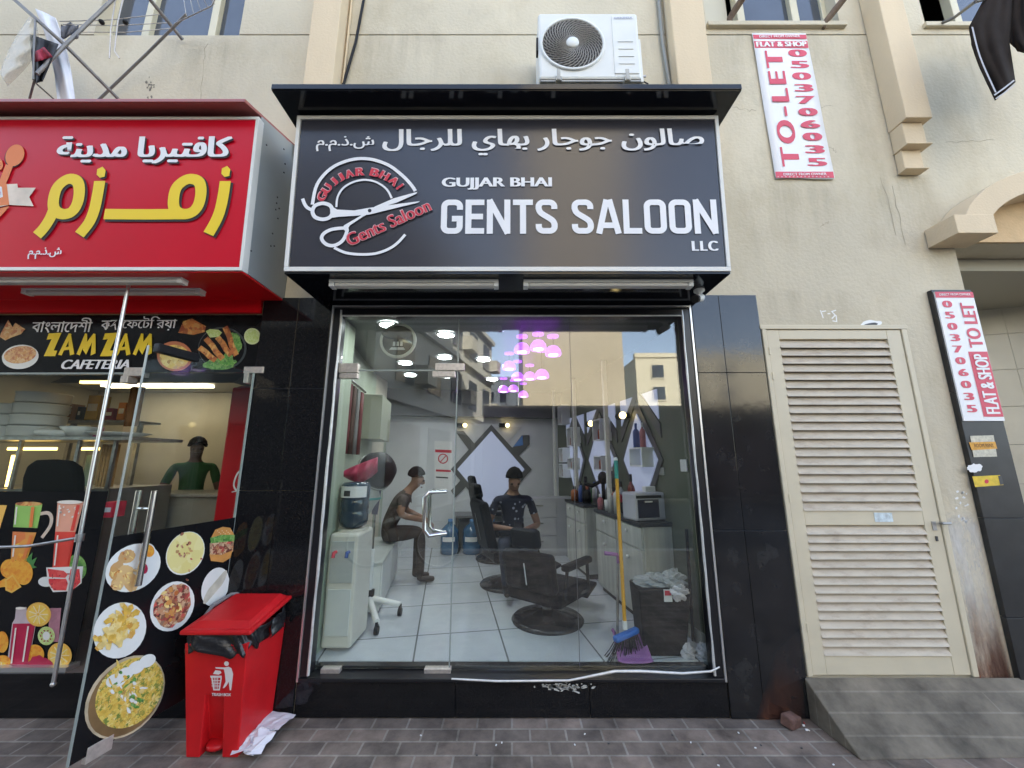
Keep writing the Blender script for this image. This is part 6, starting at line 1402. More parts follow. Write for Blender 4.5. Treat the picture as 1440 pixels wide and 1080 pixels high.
for v, lab in ((.86, 'lit warm wall lamp above the nearest diamond panel on the right wall'), (1.72, 'lit warm wall lamp above the second diamond panel on the right wall')):
    z = 1.93; t = thing('wall_lamp', tuple(room(RU1 - .06, v, z)), lab, 'lamp', 'lit lamps on the salon walls')
    q = MB(); q.tube([room(RU1 - .002, v, z), room(RU1 - .06, v, z)], .03, BLACK, 10); q.tube([room(RU1 - .07, v + .02, z), room(RU1 - .08, v + .10, z)], .035, BLACK, 10); q.build('lamp_body', t)
    q = MB(); q.ball(room(RU1 - .085, v - .02, z), .035, .035, .035, bpy.data.materials['warm_bulb'], 12, 8); q.build('bulb', t)
def wall_shelf(v0, v1, z0, z1, lab, dep=.12, mid=()):
    t = thing('wall_shelf', tuple(room(RU1 - dep / 2, (v0 + v1) / 2, z0)), lab, 'shelf', 'white box shelves on the salon right wall')
    q = MB(); u0 = RU1 - dep; u1 = RU1 - .003; th_ = .014
    rbox(q, u0, u1, v0, v1, z0, z0 + th_, WHITE_PL); rbox(q, u0, u1, v0, v1, z1 - th_, z1, WHITE_PL); rbox(q, u0, u1, v0, v0 + th_, z0 + th_, z1 - th_, WHITE_PL); rbox(q, u0, u1, v1 - th_, v1, z0 + th_, z1 - th_, WHITE_PL)
    q.build('shelf_box', t)
    return t
def bottle(v, u, z, h, r, m, cap, lab, grp='bottles on the salon shelves and counters', cat='bottle'):
    p = room(u, v, z)
    t = thing('bottle', tuple(p), lab, cat, grp)
    q = MB(); q.lathe([(.001, 0), (r, .001), (r, h * .62), (r * .85, h * .7), (r * .35, h * .78), (r * .35, h * .84), (.001, h * .84)], p, m, 14, cap=False); q.build('bottle_body', t)
    q = MB(); q.lathe([(r * .42, h * .82), (r * .42, h), (.001, h)], p, cap, 10, cap=False); q.build('cap', t)
PURP = mat('blue_bottle_label', (.05, .10, .32), .35); ORB = mat('amber_bottle', (.28, .05, .01), .25); WHB = mat('white_bottle', (.58, .58, .55), .4); PINKB = mat('pink_bottle', (.45, .16, .18), .4)
# shelf box near the front, at the right (902-935, 628-657)
zs0, zs1 = 1.49 + .17, 1.49 + .38
pA = at(906, 657, .62); pT = at(906, 628, .62)
wall_shelf(.42, .66, pA.z, pT.z, 'small white box shelf nearest the glass on the olive wall', .13)
bottle(.60, RU1 - .08, pT.z, .22, .030, PURP, PURP, 'blue bottle standing on the small white shelf nearest the glass')
bottle(.52, RU1 - .06, pT.z, .22, .026, PINKB, WHB, 'pink and white bottle beside the blue one on the shelf nearest the glass')
for v0, v1, pys, lab in ((1.30, 1.52, (620, 590), 'white box shelf with small bottles high between the mirror posts'), (1.30, 1.52, (662, 641), 'lower white box shelf between the mirror posts'), (2.3, 2.5, (628, 602), 'white box shelf high beside the second mirror post'), (2.3, 2.5, (660, 644), 'lower white box shelf beside the second mirror post'), (2.72, 2.92, (598, 572), 'topmost white box shelf near the back of the salon'), (2.72, 2.92, (650, 630), 'middle white box shelf near the back of the salon'), (2.72, 2.92, (671, 652), 'lowest white box shelf near the back of the salon')):
    n_ = Vector((-SY, CY, 0)); z0 = ruv(850, pys[0], (v0 + v1) / 2)[1]; z1 = ruv(850, pys[1], (v0 + v1) / 2)[1]
    wall_shelf(v0, v1, z0, z1, lab, .14)
    if z1 - z0 > .1:
        for j, (mm, nm) in enumerate(((PURP, 'dark blue'), (WHB, 'white'), (ORB, 'amber'))): bottle(v0 + .05 + j * .055, RU1 - .08, z0 + .015, min(.15, z1 - z0 - .03), .02, mm, WHB if j != 1 else BLACK, nm + ' bottle inside the ' + lab)
# things on the counters
def sterilizer():
    p = room(1.19, .42, ZC1); t = thing('sterilizer', tuple(p), 'white tool steriliser box with a dark window on the nearer counter', 'steriliser')
    M_ = Matrix.Translation(p) @ Euler((0, 0, YAW + R(8))).to_matrix().to_4x4(); BXW = mat('pale_lilac_plastic', (.52, .52, .57), .4)
    w_, d_, h_ = .30, .19, .215
    q = MB(); q.obox(M_ @ Matrix.Translation((0, 0, h_ / 2 + .008)), w_, d_, h_, BXW); q.build('case', t, bevel=.014)
    q = MB(); q.obox(M_ @ Matrix.Translation((-.03, -d_ / 2 - .003, h_ / 2 - .006)), w_ * .66, .008, h_ * .66, mat('dark_blue_window', (.018, .018, .04), .12)); D = q.build('door_window', t, bevel=.002)
    q = MB(); q.obox(M_ @ Matrix.Translation((-.03, -d_ / 2 - .009, h_ * .72)), .07, .006, .01, WHITE); q.build('door_handle', D)
    q = MB(); q.obox(M_ @ Matrix.Translation((-.02, -d_ / 2 - .002, h_ - .022)), w_ * .8, .005, .022, DARKGREY); q.build('control_strip', t)
    for sx in (-.12, .12):
        q = MB(); q.obox(M_ @ Matrix.Translation((sx, 0, .004)), .03, .15, .008, BLACK); q.build('foot', t)
    q = MB(); q.obox(M_ @ Matrix.Translation((.07, .02, h_ + .008 + .022)), .10, .05, .044, WHITE); tag(q.build('tissue_box', bevel=.004), 'small white box lying on top of the steriliser', 'box')
sterilizer()
bottle(.70, 1.22, ZC1 + .0, .36, .035, mat('red_brown_bottle', (.16, .02, .012), .25), BLACK, 'tall red brown bottle behind the steriliser')
bottle(.80, 1.12, ZC1, .26, .032, WHB, BLACK, 'white spray bottle with a black head left of the steriliser')
bottle(.90, 1.10, ZC1, .22, .028, WHB, WHB, 'white bottle just right of the broom handle')
bottle(1.60, 1.13, ZC1, .20, .04, BLACK, ORB, 'black bottle with an amber cap on the farther counter')
bottle(1.72, 1.16, ZC1, .30, .045, BLACK, BLACK, 'tall black bottle on the farther counter beside the mirror post')
bottle(2.05, 1.13, ZC1, .17, .045, mat('orange_jar', (.42, .12, .03), .35), BLACK, 'orange jar at the back end of the farther counter')
bottle(1.86, 1.15, ZC1, .24, .035, PURP, BLACK, 'dark blue bottle in the middle of the farther counter')
for k, (v, u, h, r, mm, cc_, lab) in enumerate(((.62, 1.12, .17, .025, mat('teal_bottle', (.03, .25, .22), .3), WHB, 'teal bottle at the foot of the steriliser'), (.98, 1.25, .28, .03, mat('clear_spray', (.35, .38, .40), .2), BLACK, 'clear spray bottle against the wall of the nearer counter'), (1.08, 1.22, .22, .03, ORB, BLACK, 'amber bottle against the wall of the nearer counter'), (1.15, 1.10, .15, .03, PINKB, WHB, 'pink bottle at the far end of the nearer counter'), (1.66, 1.24, .24, .03, WHB, PURP, 'white bottle with a blue cap on the farther counter'), (1.78, 1.26, .2, .028, mat('green_bottle', (.05, .20, .06), .3), BLACK, 'green bottle on the farther counter by the wall'), (1.95, 1.24, .26, .03, mat('crimson_bottle', (.35, .02, .04), .3), BLACK, 'crimson bottle on the farther counter by the wall'), (2.12, 1.22, .22, .03, PURP, WHB, 'blue bottle with a white cap at the far end of the farther counter'))):
    bottle(v, u, ZC1, h, r, mm, cc_, lab)
p = room(1.14, 1.05, ZC1); q = MB(); q.lathe([(.001, 0), (.032, 0), (.04, .10), (.036, .10), (.001, .01)], p, WHITE_PL, 16, cap=False); tag(q.build('cup'), 'white cup on the nearer counter left of the broom handle', 'cup')
p = room(1.20, .86, ZC1); q = MB()
for k in range(6): q.ball(p + Vector((.03 * math.sin(k * 2), .03 * math.cos(k * 2.6), .10 + .02 * (k % 3))), .035, .035, .03, mat('red_cloth_heap', (.38, .03, .06), .7) if k == 0 else bpy.data.materials['red_cloth_heap'], 10, 6)
q.lathe([(.001, 0), (.04, 0), (.05, .1), (.001, .1)], p, BLACK, 14, cap=False); tag(q.build('brush_pot'), 'pot with red cloth beside the steriliser on the counter', 'pot')
p = room(1.2, 1.30, ZC1); q = MB(); q.ball(p + Vector((0, 0, .30)), .055, .06, .07, BLACK, 12, 8); q.tube([p, p + Vector((0, 0, .24))], .02, BLACK, 8); q.lathe([(.06, 0), (.06, .012), (.001, .014)], p, BLACK, 14, cap=False); q.tube([p + Vector((0, 0, .28)), p + Vector((-.12, -.02, .22)), p + Vector((-.2, 0, .24))], .02, BLACK, 8)
tag(q.build('hair_dryer'), 'black hair dryer on a stand between the mirror posts', 'hair dryer')

# ceiling downlights and purple pendants
DLM = mat('downlight_glow', (1, 1, 1), .5, emit=15, ecol=(.90, .96, 1.0))
dl = None
labs = ['nearest round ceiling light above the salon door', 'round ceiling light right of the salon door top', 'round ceiling light behind the hanging round plaque', 'round ceiling light just above the middle of the salon glass', 'round ceiling light deep in the salon, left', 'round ceiling light deep in the salon, right of the transom fitting', 'farthest round ceiling light on the left', 'round ceiling light high at the left beside the plaque cord']
for (x, y), lab in zip(((627, 470), (625, 502), (570, 510), (680, 505), (577, 527), (692, 533), (628, 529), (547, 456)), labs):
    p = onz(x, y, CZ - .002)
    if dl is None:
        dl = thing('ceiling_light', tuple(p), lab, 'light', 'round lights in the salon ceiling')
        q = MB(); q.lathe([(.085, 0), (.085, -.008), (.07, -.012), (.07, -.004)], p, WHITE, 28, cap=False); q.build('rim', dl)
        q = MB(); q.lathe([(.001, -.006), (.07, -.006)], p, DLM, 28, cap=False); q.build('diffuser', dl)
    else: dup(dl, p, label=lab)
PGLOW = mat('purple_glow', (.7, .3, .9), .4, emit=.22, ecol=(.50, .08, 1.0)); WGLOW = mat('white_bulb', (1, .9, 1), .4, emit=.55, ecol=(.95, .62, 1.0))
pd = None
for i, (x, y, v, lab) in enumerate(((778, 498, .40, 'purple glowing pendant lamp at the right of the near cluster'), (734, 494, .45, 'purple glowing pendant lamp at the left of the near cluster'), (757, 490, .36, 'purple glowing pendant lamp highest in the near cluster'), (762, 530, .85, 'purple glowing pendant lamp hanging alone below the near cluster'), (728, 533, 1.3, 'small purple pendant lamp left of the one hanging alone'), (745, 532, 1.45, 'small purple pendant lamp close beside the one hanging alone'), (716, 518, 1.0, 'small purple pendant lamp at the far left of the group'), (708, 550, 2.2, 'small purple pendant lamp far back, leftmost'), (722, 549, 2.3, 'small purple pendant lamp far back, second'), (736, 557, 2.5, 'small purple pendant lamp far back, lowest of all'), (875, 553, 1.2, 'small purple pendant lamp seen near the white posts'))):
    u, z = ruv(x, y, v); p = room(u, v, z)
    if pd is None:
        pd = thing('pendant_lamp', tuple(p), lab, 'pendant lamp', 'purple pendant lamps in the salon')
        q = MB(); q.lathe([(.012, .078), (.042, .066), (.065, .036), (.071, .006), (.067, -.012), (.063, -.012), (.066, .006), (.06, .033), (.039, .06), (.012, .072)], p, PGLOW, 24, cap=False); q.build('shade', pd)
        q = MB(); q.lathe([(.018, .012), (.039, -.0), (.042, -.012), (.024, -.018), (.001, -.019)], p, WGLOW, 18, cap=False); q.build('bulb', pd)
        q = MB(); q.tube([p + Vector((0, 0, .07)), (p.x, p.y, CZ)], .003, BLACK, 5); q.build('cord', pd)
        q = MB(); q.lathe([(.05, CZ - p.z), (.05, CZ - p.z - .015), (.001, CZ - p.z - .02)], p, PGLOW, 18, cap=False); q.build('ceiling_rose', pd)
        p0 = p
    else:
        o = dup(pd, p, label=lab)
        for ch in o.children:
            b_ = ch.name.split('.')[0]
            if b_ == 'cord': ch.scale = (1, 1, 1); ch.location = (0, 0, 0); k = (CZ - p.z - .07) / (CZ - p0.z - .07); ch.scale = (1, 1, k); ch.location = (0, 0, .07 - .07 * k)
            if b_ == 'ceiling_rose': ch.location = (0, 0, (CZ - p.z) - (CZ - p0.z))

# ------------------------------------------------------------------ round plaque hanging inside the door transom
c = at(560, 479, .12); RYY = Matrix.Rotation(R(90), 3, 'X')
PQ = thing('round_plaque', (c.x, .12, c.z - .1), 'round dark plaque hanging on a cord behind the salon door transom', 'plaque')
rr_ = (at(586, 479, .12).x - at(535, 479, .12).x) / 2
q = MB(); q.lathe([(rr_ * .86, -.008), (rr_, -.008), (rr_, .008), (rr_ * .86, .008)], (c.x, .12, c.z), mat('plaque_rim', (.70, .70, .62), .3), 32, RYY, cap=False); q.build('rim', PQ)
q = MB(); q.lathe([(.001, .004), (rr_ * .86, .004), (rr_ * .86, -.004), (.001, -.004)], (c.x, .12, c.z), mat('plaque_face', (.22, .21, .17), .2, metal=.6, var=.3, vs=30), 32, RYY, cap=False); q.build('face', PQ)
q = MB(); q.ball((c.x - .01, .106, c.z + .055), rr_ * .86, .012, rr_ * .36, mat('plaque_lid', (.13, .12, .10), .4), 20, 8); q.build('cap_shape', PQ)
PQp = Plane((c.x, .1085, c.z), (1, 0, 0), (0, 0, 1)); q = MB(); q.keep = True
for k in range(3): PQp.poly(q, [(-.035 + k * .027, -.045), (-.015 + k * .027, -.045), (-.017 + k * .027, -.012), (-.033 + k * .027, -.012)], PALE, .001)
PQp.poly(q, [(-.06, -.075), (.06, -.075), (.045, -.055), (-.045, -.055)], PALE, .001); q.build('plaque_print', PQ)
q = MB(); q.tube([(c.x, .12, c.z + rr_), (c.x + .02, .12, c.z + rr_ + .06), at(566, 438, .12)], .004, WHITE, 5); q.build('cord', PQ)

# ------------------------------------------------------------------ left side: water dispenser, hood dryer, bench cabinet
wp = Vector((-1.178, .385, FZ))
WDm = mat('cream_dispenser', (.72, .69, .61), .4, var=.04)
WDp = thing('water_dispenser', tuple(wp), 'white water dispenser with a dark bottle on top just inside the salon door', 'water dispenser')
zt_ = at(486, 748, .30).z
q = MB(); q.box(wp.x - .10, wp.x + .10, wp.y - .15, wp.y + .16, FZ + .02, zt_, WDm); q.build('body', WDp, bevel=.02)
q = MB(); q.box(wp.x - .08, wp.x + .08, wp.y - .156, wp.y - .1505, FZ + .10, zt_ - .36, WHITE_PL); q.build('front_panel', WDp, bevel=.003)
q = MB(); q.box(wp.x - .08, wp.x + .08, wp.y - .157, wp.y - .1505, zt_ - .32, zt_ - .05, mat('dispenser_panel', (.50, .52, .50), .35)); q.build('tap_panel', WDp, bevel=.003)
for dx_, mm in ((-.045, RED_L), (.045, PURP)):
    q = MB(); q.tube([(wp.x + dx_, wp.y - .155, zt_ - .12), (wp.x + dx_, wp.y - .19, zt_ - .12), (wp.x + dx_, wp.y - .195, zt_ - .15)], .012, mm, 8); q.build('tap', WDp)
q = MB(); q.lathe([(.06, 0), (.085, .015), (.09, .0)], (wp.x, wp.y, zt_), WDm, 20, cap=False); q.lathe([(.11, .004), (.115, .02)], (wp.x, wp.y, zt_), WDm, 24, cap=False); q.build('collar', WDp)
bz = zt_ + .012
q = MB(); q.lathe([(.05, 0), (.09, .025), (.102, .06), (.102, .12), (.098, .13), (.102, .14), (.102, .2), (.098, .21), (.102, .22), (.102, .31), (.088, .33), (.001, .335)], (wp.x, wp.y, bz), mat('dark_blue_bottle', (.025, .05, .075), .1, coat=.6), 28, cap=False); WB = q.build('bottle_body', WDp)
q = MB(); q.grid(lambda u, v: Vector((wp.x + .1035 * math.sin(-1.2 + 2.4 * u), wp.y - .1035 * math.cos(-1.2 + 2.4 * u), bz + .225 + .08 * v)), 14, 2, VINYL); q.build('bottle_label', WB)
q = MB(); q.grid(lambda u, v: Vector((wp.x + .1043 * math.sin(-.5 + .5 * u), wp.y - .1043 * math.cos(-.5 + .5 * u), bz + .235 + .04 * v)), 5, 1, DARKGREY); q.build('label_print', WB)
# hood dryer / steamer on a wheeled stand
sp = onz(517, 866, FZ); sp = Vector((sp.x, sp.y, FZ))
HS = thing('hair_steamer', tuple(sp), 'hooded hair steamer on a white wheeled stand beside the water dispenser', 'hair steamer')
p1, p2, p3 = onz(529, 893, FZ), onz(562, 866, FZ), sp + Vector((-.18, .16, 0))
hub = Vector((sp.x - .0, sp.y, FZ + .13)); 
for p in (p1, p2, p3):
    q = MB(); e = Vector((p.x, p.y, FZ + .085)); q.tube([hub + (Vector((p.x, p.y, hub.z)) - hub) * .1, e], [.028, .022], WHITE, 8); q.build('leg', HS)
    q = MB(); q.tube([(p.x - .014, p.y, FZ + .03), (p.x + .014, p.y, FZ + .03)], .03, BLACK, 14); q.box(p.x - .008, p.x + .008, p.y - .02, p.y + .02, FZ + .05, FZ + .085, BLACK); q.build('caster', HS)
q = MB(); q.tube([hub - Vector((0, 0, .05)), hub + Vector((0, 0, .07))], .042, BLACK, 14); q.build('stand_hub', HS)
zbk = at(517, 720, sp.y).z
q = MB(); q.tube([hub + Vector((0, 0, .06)), Vector((sp.x, sp.y, zbk - .3))], .022, WHITE, 12); q.tube([Vector((sp.x, sp.y, zbk - .3)), Vector((sp.x, sp.y, zbk))], .013, STEEL, 10); q.build('stand_pole', HS)
cb_ = Vector((at(518, 690, sp.y).x, sp.y, at(518, 706, sp.y).z))
q = MB(); q.lathe([(.02, -.10), (.05, -.07), (.09, .0), (.105, .03), (.10, .06), (.085, .13), (.06, .17), (.001, .18)], cb_, mat('steamer_tank', (.42, .43, .38), .3, var=.1, vs=9), 22, cap=False); q.build('tank', HS)
q = MB(); q.lathe([(.108, .022), (.112, .03), (.108, .04)], cb_, mat('teal_band', (.05, .30, .26), .4), 22, cap=False); q.build('tank_band', HS)
hc = at(533, 660, sp.y); q = MB(); MR = Euler((R(62), 0, R(62))).to_matrix()
q.lathe([(.001, .13), (.07, .12), (.13, .08), (.165, .0), (.165, -.05), (.155, -.05), (.15, .0), (.12, .07), (.001, .11)], hc, BLACK, 28, MR, cap=False); q.build('hood', HS)
q = MB(); q.lathe([(.166, -.045), (.174, -.045), (.174, -.06), (.164, -.06)], hc, mat('clear_rim', (.35, .36, .33), .2), 28, MR, cap=False); q.build('hood_rim', HS)
q = MB(); q.tube([Vector((sp.x, sp.y, zbk - .02)), cb_ + Vector((.08, .03, .12)), hc + Vector((.02, .03, -.1))], .025, mat('violet_grey_arm', (.07, .06, .10), .5), 10); q.build('arm', HS)
q = MB(); pk = [(478, 668), (500, 656), (525, 642), (532, 648), (530, 662), (512, 675), (498, 678)]
cpk = at(508, 662, sp.y - .12)
q.grid(lambda u, v: at(lerp(480, 531, u), lerp(665 - 22 * u ** .8, 668 + 14 * math.sin(u * 2.9) - 8 * u, v), sp.y - .27 - .05 * math.sin(v * 3.14) - .012 * math.sin(u * 19 + v * 7)), 18, 9, mat('pink_red_cap', (.42, .035, .09), .45, var=.2, vs=22, bump=.3, bs=30)); tag(q.build('shower_cap', solid=.003), 'crumpled pink red cap hung on the hair steamer hood', 'cap')
# bench cabinet
zc_ = onz(537, 857, FZ); zt_ = at(535, 786, zc_.y).z
BC = thing('bench', tuple(room(-1.12, 1.46, FZ)), 'low white bench cabinet along the left wall of the salon', 'bench')
q = MB(); rbox(q, RU0 + .016, -.97, .94, 2.10, FZ + .02, zt_ - .02, WHITE_PL); q.build('cabinet', BC, bevel=.004)
q = MB(); rbox(q, RU0 + .016, -.955, .93, 2.11, zt_ - .02, zt_, mat('bench_top', (.50, .52, .50), .3)); q.build('bench_top', BC, bevel=.003)
for v0, v1 in ((.96, 1.5), (1.52, 2.08)):
    q = MB(); rbox(q, -.969, -.957, v0, v1, FZ + .04, zt_ - .03, WHITE_PL); q.build('cabinet_door', BC, bevel=.003)
# coloured strips on the left wall, standing in for reflections in the glass
for k in range(6):
    v = .55 + k * .16; q = MB(); m_ = [mat('reflection_brown', (.10, .05, .035), .7, var=.2, vs=9), mat('reflection_grey', (.22, .21, .20), .7), mat('reflection_red', (.16, .03, .03), .7)][k % 3]
    q.grid(lambda u_, w_: room(RU0 + .04 + .01 * math.sin(u_ * 9), v - .05 + .10 * u_, 1.55 + .62 * w_), 6, 3, m_)
    tag(q.build('reflection_strip', solid=.012), ['first', 'second', 'third', 'fourth', 'fifth', 'sixth'][k] + ' strip from the door imitating a reflection over the left salon wall', 'towel', 'strips imitating reflections on the left salon wall')
q = MB(); q.tube([room(RU0 + .04, .42, 2.2), room(RU0 + .04, 1.5, 2.2)], .012, STEEL, 8); tag(q.build('strip_rail'), 'added steel rail above the reflection strips on the left salon wall', 'rail')
q = MB(); rbox(q, RU0 + .002, RU0 + .20, 1.62, 2.3, 1.72, 2.2, mat('olive_cupboard', (.30, .31, .24), .5)); tag(q.build('wall_cupboard', bevel=.004), 'pale olive wall cupboard high on the left salon wall', 'cupboard')
p = onz(590, 700, 1.0); 

# ------------------------------------------------------------------ barber chairs
CHR = mat('black_chrome', (.02, .02, .022), .15, spec=.5)
def barber_chair(loc, face, label, recl, seat=.40, hback=.56):
    """Built facing +Y at the origin of its Empty; face turns it."""
    t = thing('barber_chair', (0, 0, 0), label, 'barber chair', 'black barber chairs on the salon floor')
    q = MB(); q.lathe([(.285, 0), (.29, .012), (.27, .03), (.16, .05), (.07, .075), (.05, .09)], (0, 0, 0), CHR, 40); q.build('base', t)
    q = MB(); q.lathe([(.045, .08), (.045, seat - .12), (.06, seat - .1)], (0, 0, 0), STEEL, 18); q.build('column', t)
    q = MB(); q.tube([(.05, -.02, .14), (.17, -.10, .16), (.23, -.14, .20)], .008, STEEL, 8); q.build('pump_lever', t)
    q = MB(); q.box(-.25, .25, -.22, .27, seat - .10, seat + .02, BLACK_LEATHER); q.build('seat', t, bevel=.035)
    q = MB(); M_ = Matrix.Translation((0, -.21, seat + .0)) @ Matrix.Rotation(R(recl), 4, 'X')
    hb = hback
    q.obox(M_ @ Matrix.Translation((0, 0, hb / 2)), .47, .10, hb, BLACK_LEATHER); B_ = q.build('backrest', t, bevel=.04)
    q = MB(); q.obox(M_ @ Matrix.Translation((0, .0, hb + .10)), .26, .08, .15, BLACK_LEATHER); q.build('headrest', t, bevel=.03)
    q = MB(); q.obox(M_ @ Matrix.Translation((0, -.056, hb / 2)), .012, .008, hb * .55, STEEL); q.build('trim_strip', B_)
    for sx in (-1, 1):
        q = MB(); q.box(sx * .285 - .035, sx * .285 + .035, -.20, .20, seat + .17, seat + .22, BLACK_LEATHER); A_ = q.build('armrest', t, bevel=.018)
        q = MB(); q.tube([(sx * .285, .16, seat + .17), (sx * .285, .17, seat - .03), (sx * .24, .12, seat - .06)], .014, CHR, 8); q.tube([(sx * .285, -.16, seat + .17), (sx * .27, -.18, seat - .03)], .014, CHR, 8); q.build('arm_support', A_)
        q = MB(); q.lathe([(.001, .012), (.02, .01), (.022, 0)], (sx * .285, .203, seat + .195), STEEL, 12, Matrix.Rotation(R(-90), 3, 'X'), cap=False); q.build('arm_cap', A_)
    q = MB(); q.tube([(-.14, .26, seat - .07), (-.14, .42, .16)], .014, CHR, 8); q.tube([(.14, .26, seat - .07), (.14, .42, .16)], .014, CHR, 8); q.build('footrest_arm', t)
    q = MB(); M2 = Matrix.Translation((0, .44, .15)) @ Matrix.Rotation(R(20), 4, 'X'); q.obox(M2, .36, .20, .03, BLACK); q.build('footrest', t, bevel=.008)
    t.location = loc; t.rotation_euler = (0, 0, face)
    return t
p = onz(770, 872, FZ); barber_chair((p.x, p.y, FZ), R(-38), 'nearest black barber chair with its low back turned to the street', 12, .27, .30)
p2c = onz(714, 822, FZ); barber_chair((p2c.x, p2c.y, FZ), R(-70), 'middle black barber chair carrying the man in the dotted shirt', 14, .36, .5)
p = onz(700, 786, FZ); barber_chair((p.x, p.y, FZ), R(-75), 'farthest black barber chair near the water bottles', 14, .40, .5)

# ------------------------------------------------------------------ people
def figure(name, M, J, edges, root, mats, label, hair=True, face=True):
    """One continuous skinned body. J: joint -> (pos, radius, material key); M places it."""
    me = bpy.data.meshes.new('skeleton'); keys = list(J); idx = {k: i for i, k in enumerate(keys)}
    me.from_pydata([J[k][0] for k in keys], [(idx[a], idx[b]) for a, b in edges], []); o = bpy.data.objects.new('skeleton', me); COL.objects.link(o)
    sk = o.modifiers.new('skin', 'SKIN'); sk.use_smooth_shade = True; sk.branch_smoothing = .4
    for i, k in enumerate(keys): me.skin_vertices[0].data[i].radius = (J[k][1], J[k][1]) if not isinstance(J[k][1], tuple) else J[k][1]; me.skin_vertices[0].data[i].use_root = (k == root)
    su = o.modifiers.new('sub', 'SUBSURF'); su.levels = 2
    dg = bpy.context.evaluated_depsgraph_get(); nm = bpy.data.meshes.new_from_object(o.evaluated_get(dg)); bpy.data.objects.remove(o)
    ml = list(mats.values()); mk = list(mats)
    nm.materials.clear()
    for m in ml: nm.materials.append(m)
    seg = [(Vector(J[a][0]), Vector(J[b][0]), J[a][2], J[b][2]) for a, b in edges]
    for p in nm.polygons:
        c = p.center; best = None
        for a, b, ka, kb in seg:
            ab = b - a; t = max(0, min(1, (c - a).dot(ab) / max(1e-9, ab.dot(ab)))); d = (c - (a + ab * t)).length
            if best is None or d < best[0]: best = (d, kb)
        p.material_index = mk.index(best[1]); p.use_smooth = True
    nm.transform(M); nm.name = name
    b = bpy.data.objects.new(name, nm); COL.objects.link(b)
    loc = M.translation.copy(); nm.transform(Matrix.Translation(-loc)); b.location = loc; b['_w'] = tuple(loc)
    tag(b, label, 'person')
    hd = Vector(J['head'][0]); R3 = M.to_3x3(); fwd = Vector(J['nose'][0]) - hd; fwd.normalize(); up = (Vector(J['crown'][0]) - Vector(J['head'][0])).normalized(); rt = fwd.cross(up).normalized()
    F = lambda x, y, z: M @ (hd + rt * x + fwd * y + up * z)
    if hair:
        q = MB()
        def hp(u, v):
            th = 2 * math.pi * u; ph = v * 1.85
            f_ = math.cos(th); cut = 1.0 if f_ < -.35 else 1 - .47 * (f_ + .35) / 1.35
            ph *= cut; r_ = .097 + .003 * math.sin(u * 40 + v * 17)
            return F(r_ * .90 * math.sin(ph) * math.sin(th), r_ * 1.02 * math.sin(ph) * f_, .030 + r_ * 1.05 * math.cos(ph))
        q.grid(hp, 28, 8, HAIR); q.build('hair', b, solid=.008)
    if face:
        for sx in (-1, 1):
            q = MB(); q.ball(F(sx * .034, .092, .020), .014, .012, .009, mat('eye_dark', (.02, .015, .012), .2) if 'eye_dark' not in bpy.data.materials else bpy.data.materials['eye_dark'], 8, 6); q.build('eye', b)
        q = MB(); q.tube([F(-.024, .096, -.052), F(0, .104, -.050), F(.024, .096, -.052)], .006, mat('lips', (.12, .04, .03), .5) if 'lips' not in bpy.data.materials else bpy.data.materials['lips'], 6); q.build('mouth', b)
    return b
def hand(J, E, tag_, wrist, d, spread, m='skin', curl=Vector((0, 0, -1))):
    """Palm and five unequal fingers growing from the wrist along d."""
    w_ = Vector(wrist); d = Vector(d).normalized(); s = Vector(spread).normalized()
    J[tag_ + 'palm'] = (w_ + d * .055, .026, m); E.append((tag_ + 'wrist', tag_ + 'palm'))
    for i, (off, ln) in enumerate(((-.026, .062), (-.009, .075), (.009, .07), (.026, .055))):
        k1, k2, k3 = tag_ + 'k%d' % i, tag_ + 'm%d' % i, tag_ + 't%d' % i
        b0 = w_ + d * .085 + s * off
        J[k1] = (b0, .010, m); J[k2] = (b0 + d * ln * .5 + curl * ln * .25, .009, m); J[k3] = (b0 + d * ln * .65 + curl * ln * .72, .0075, m)
        E += [(tag_ + 'palm', k1), (k1, k2), (k2, k3)]
    J[tag_ + 'th1'] = (w_ + d * .045 - s * .036, .011, m); J[tag_ + 'th2'] = (w_ + d * .085 - s * .048 + curl * .02, .009, m); E += [(tag_ + 'palm', tag_ + 'th1'), (tag_ + 'th1', tag_ + 'th2')]
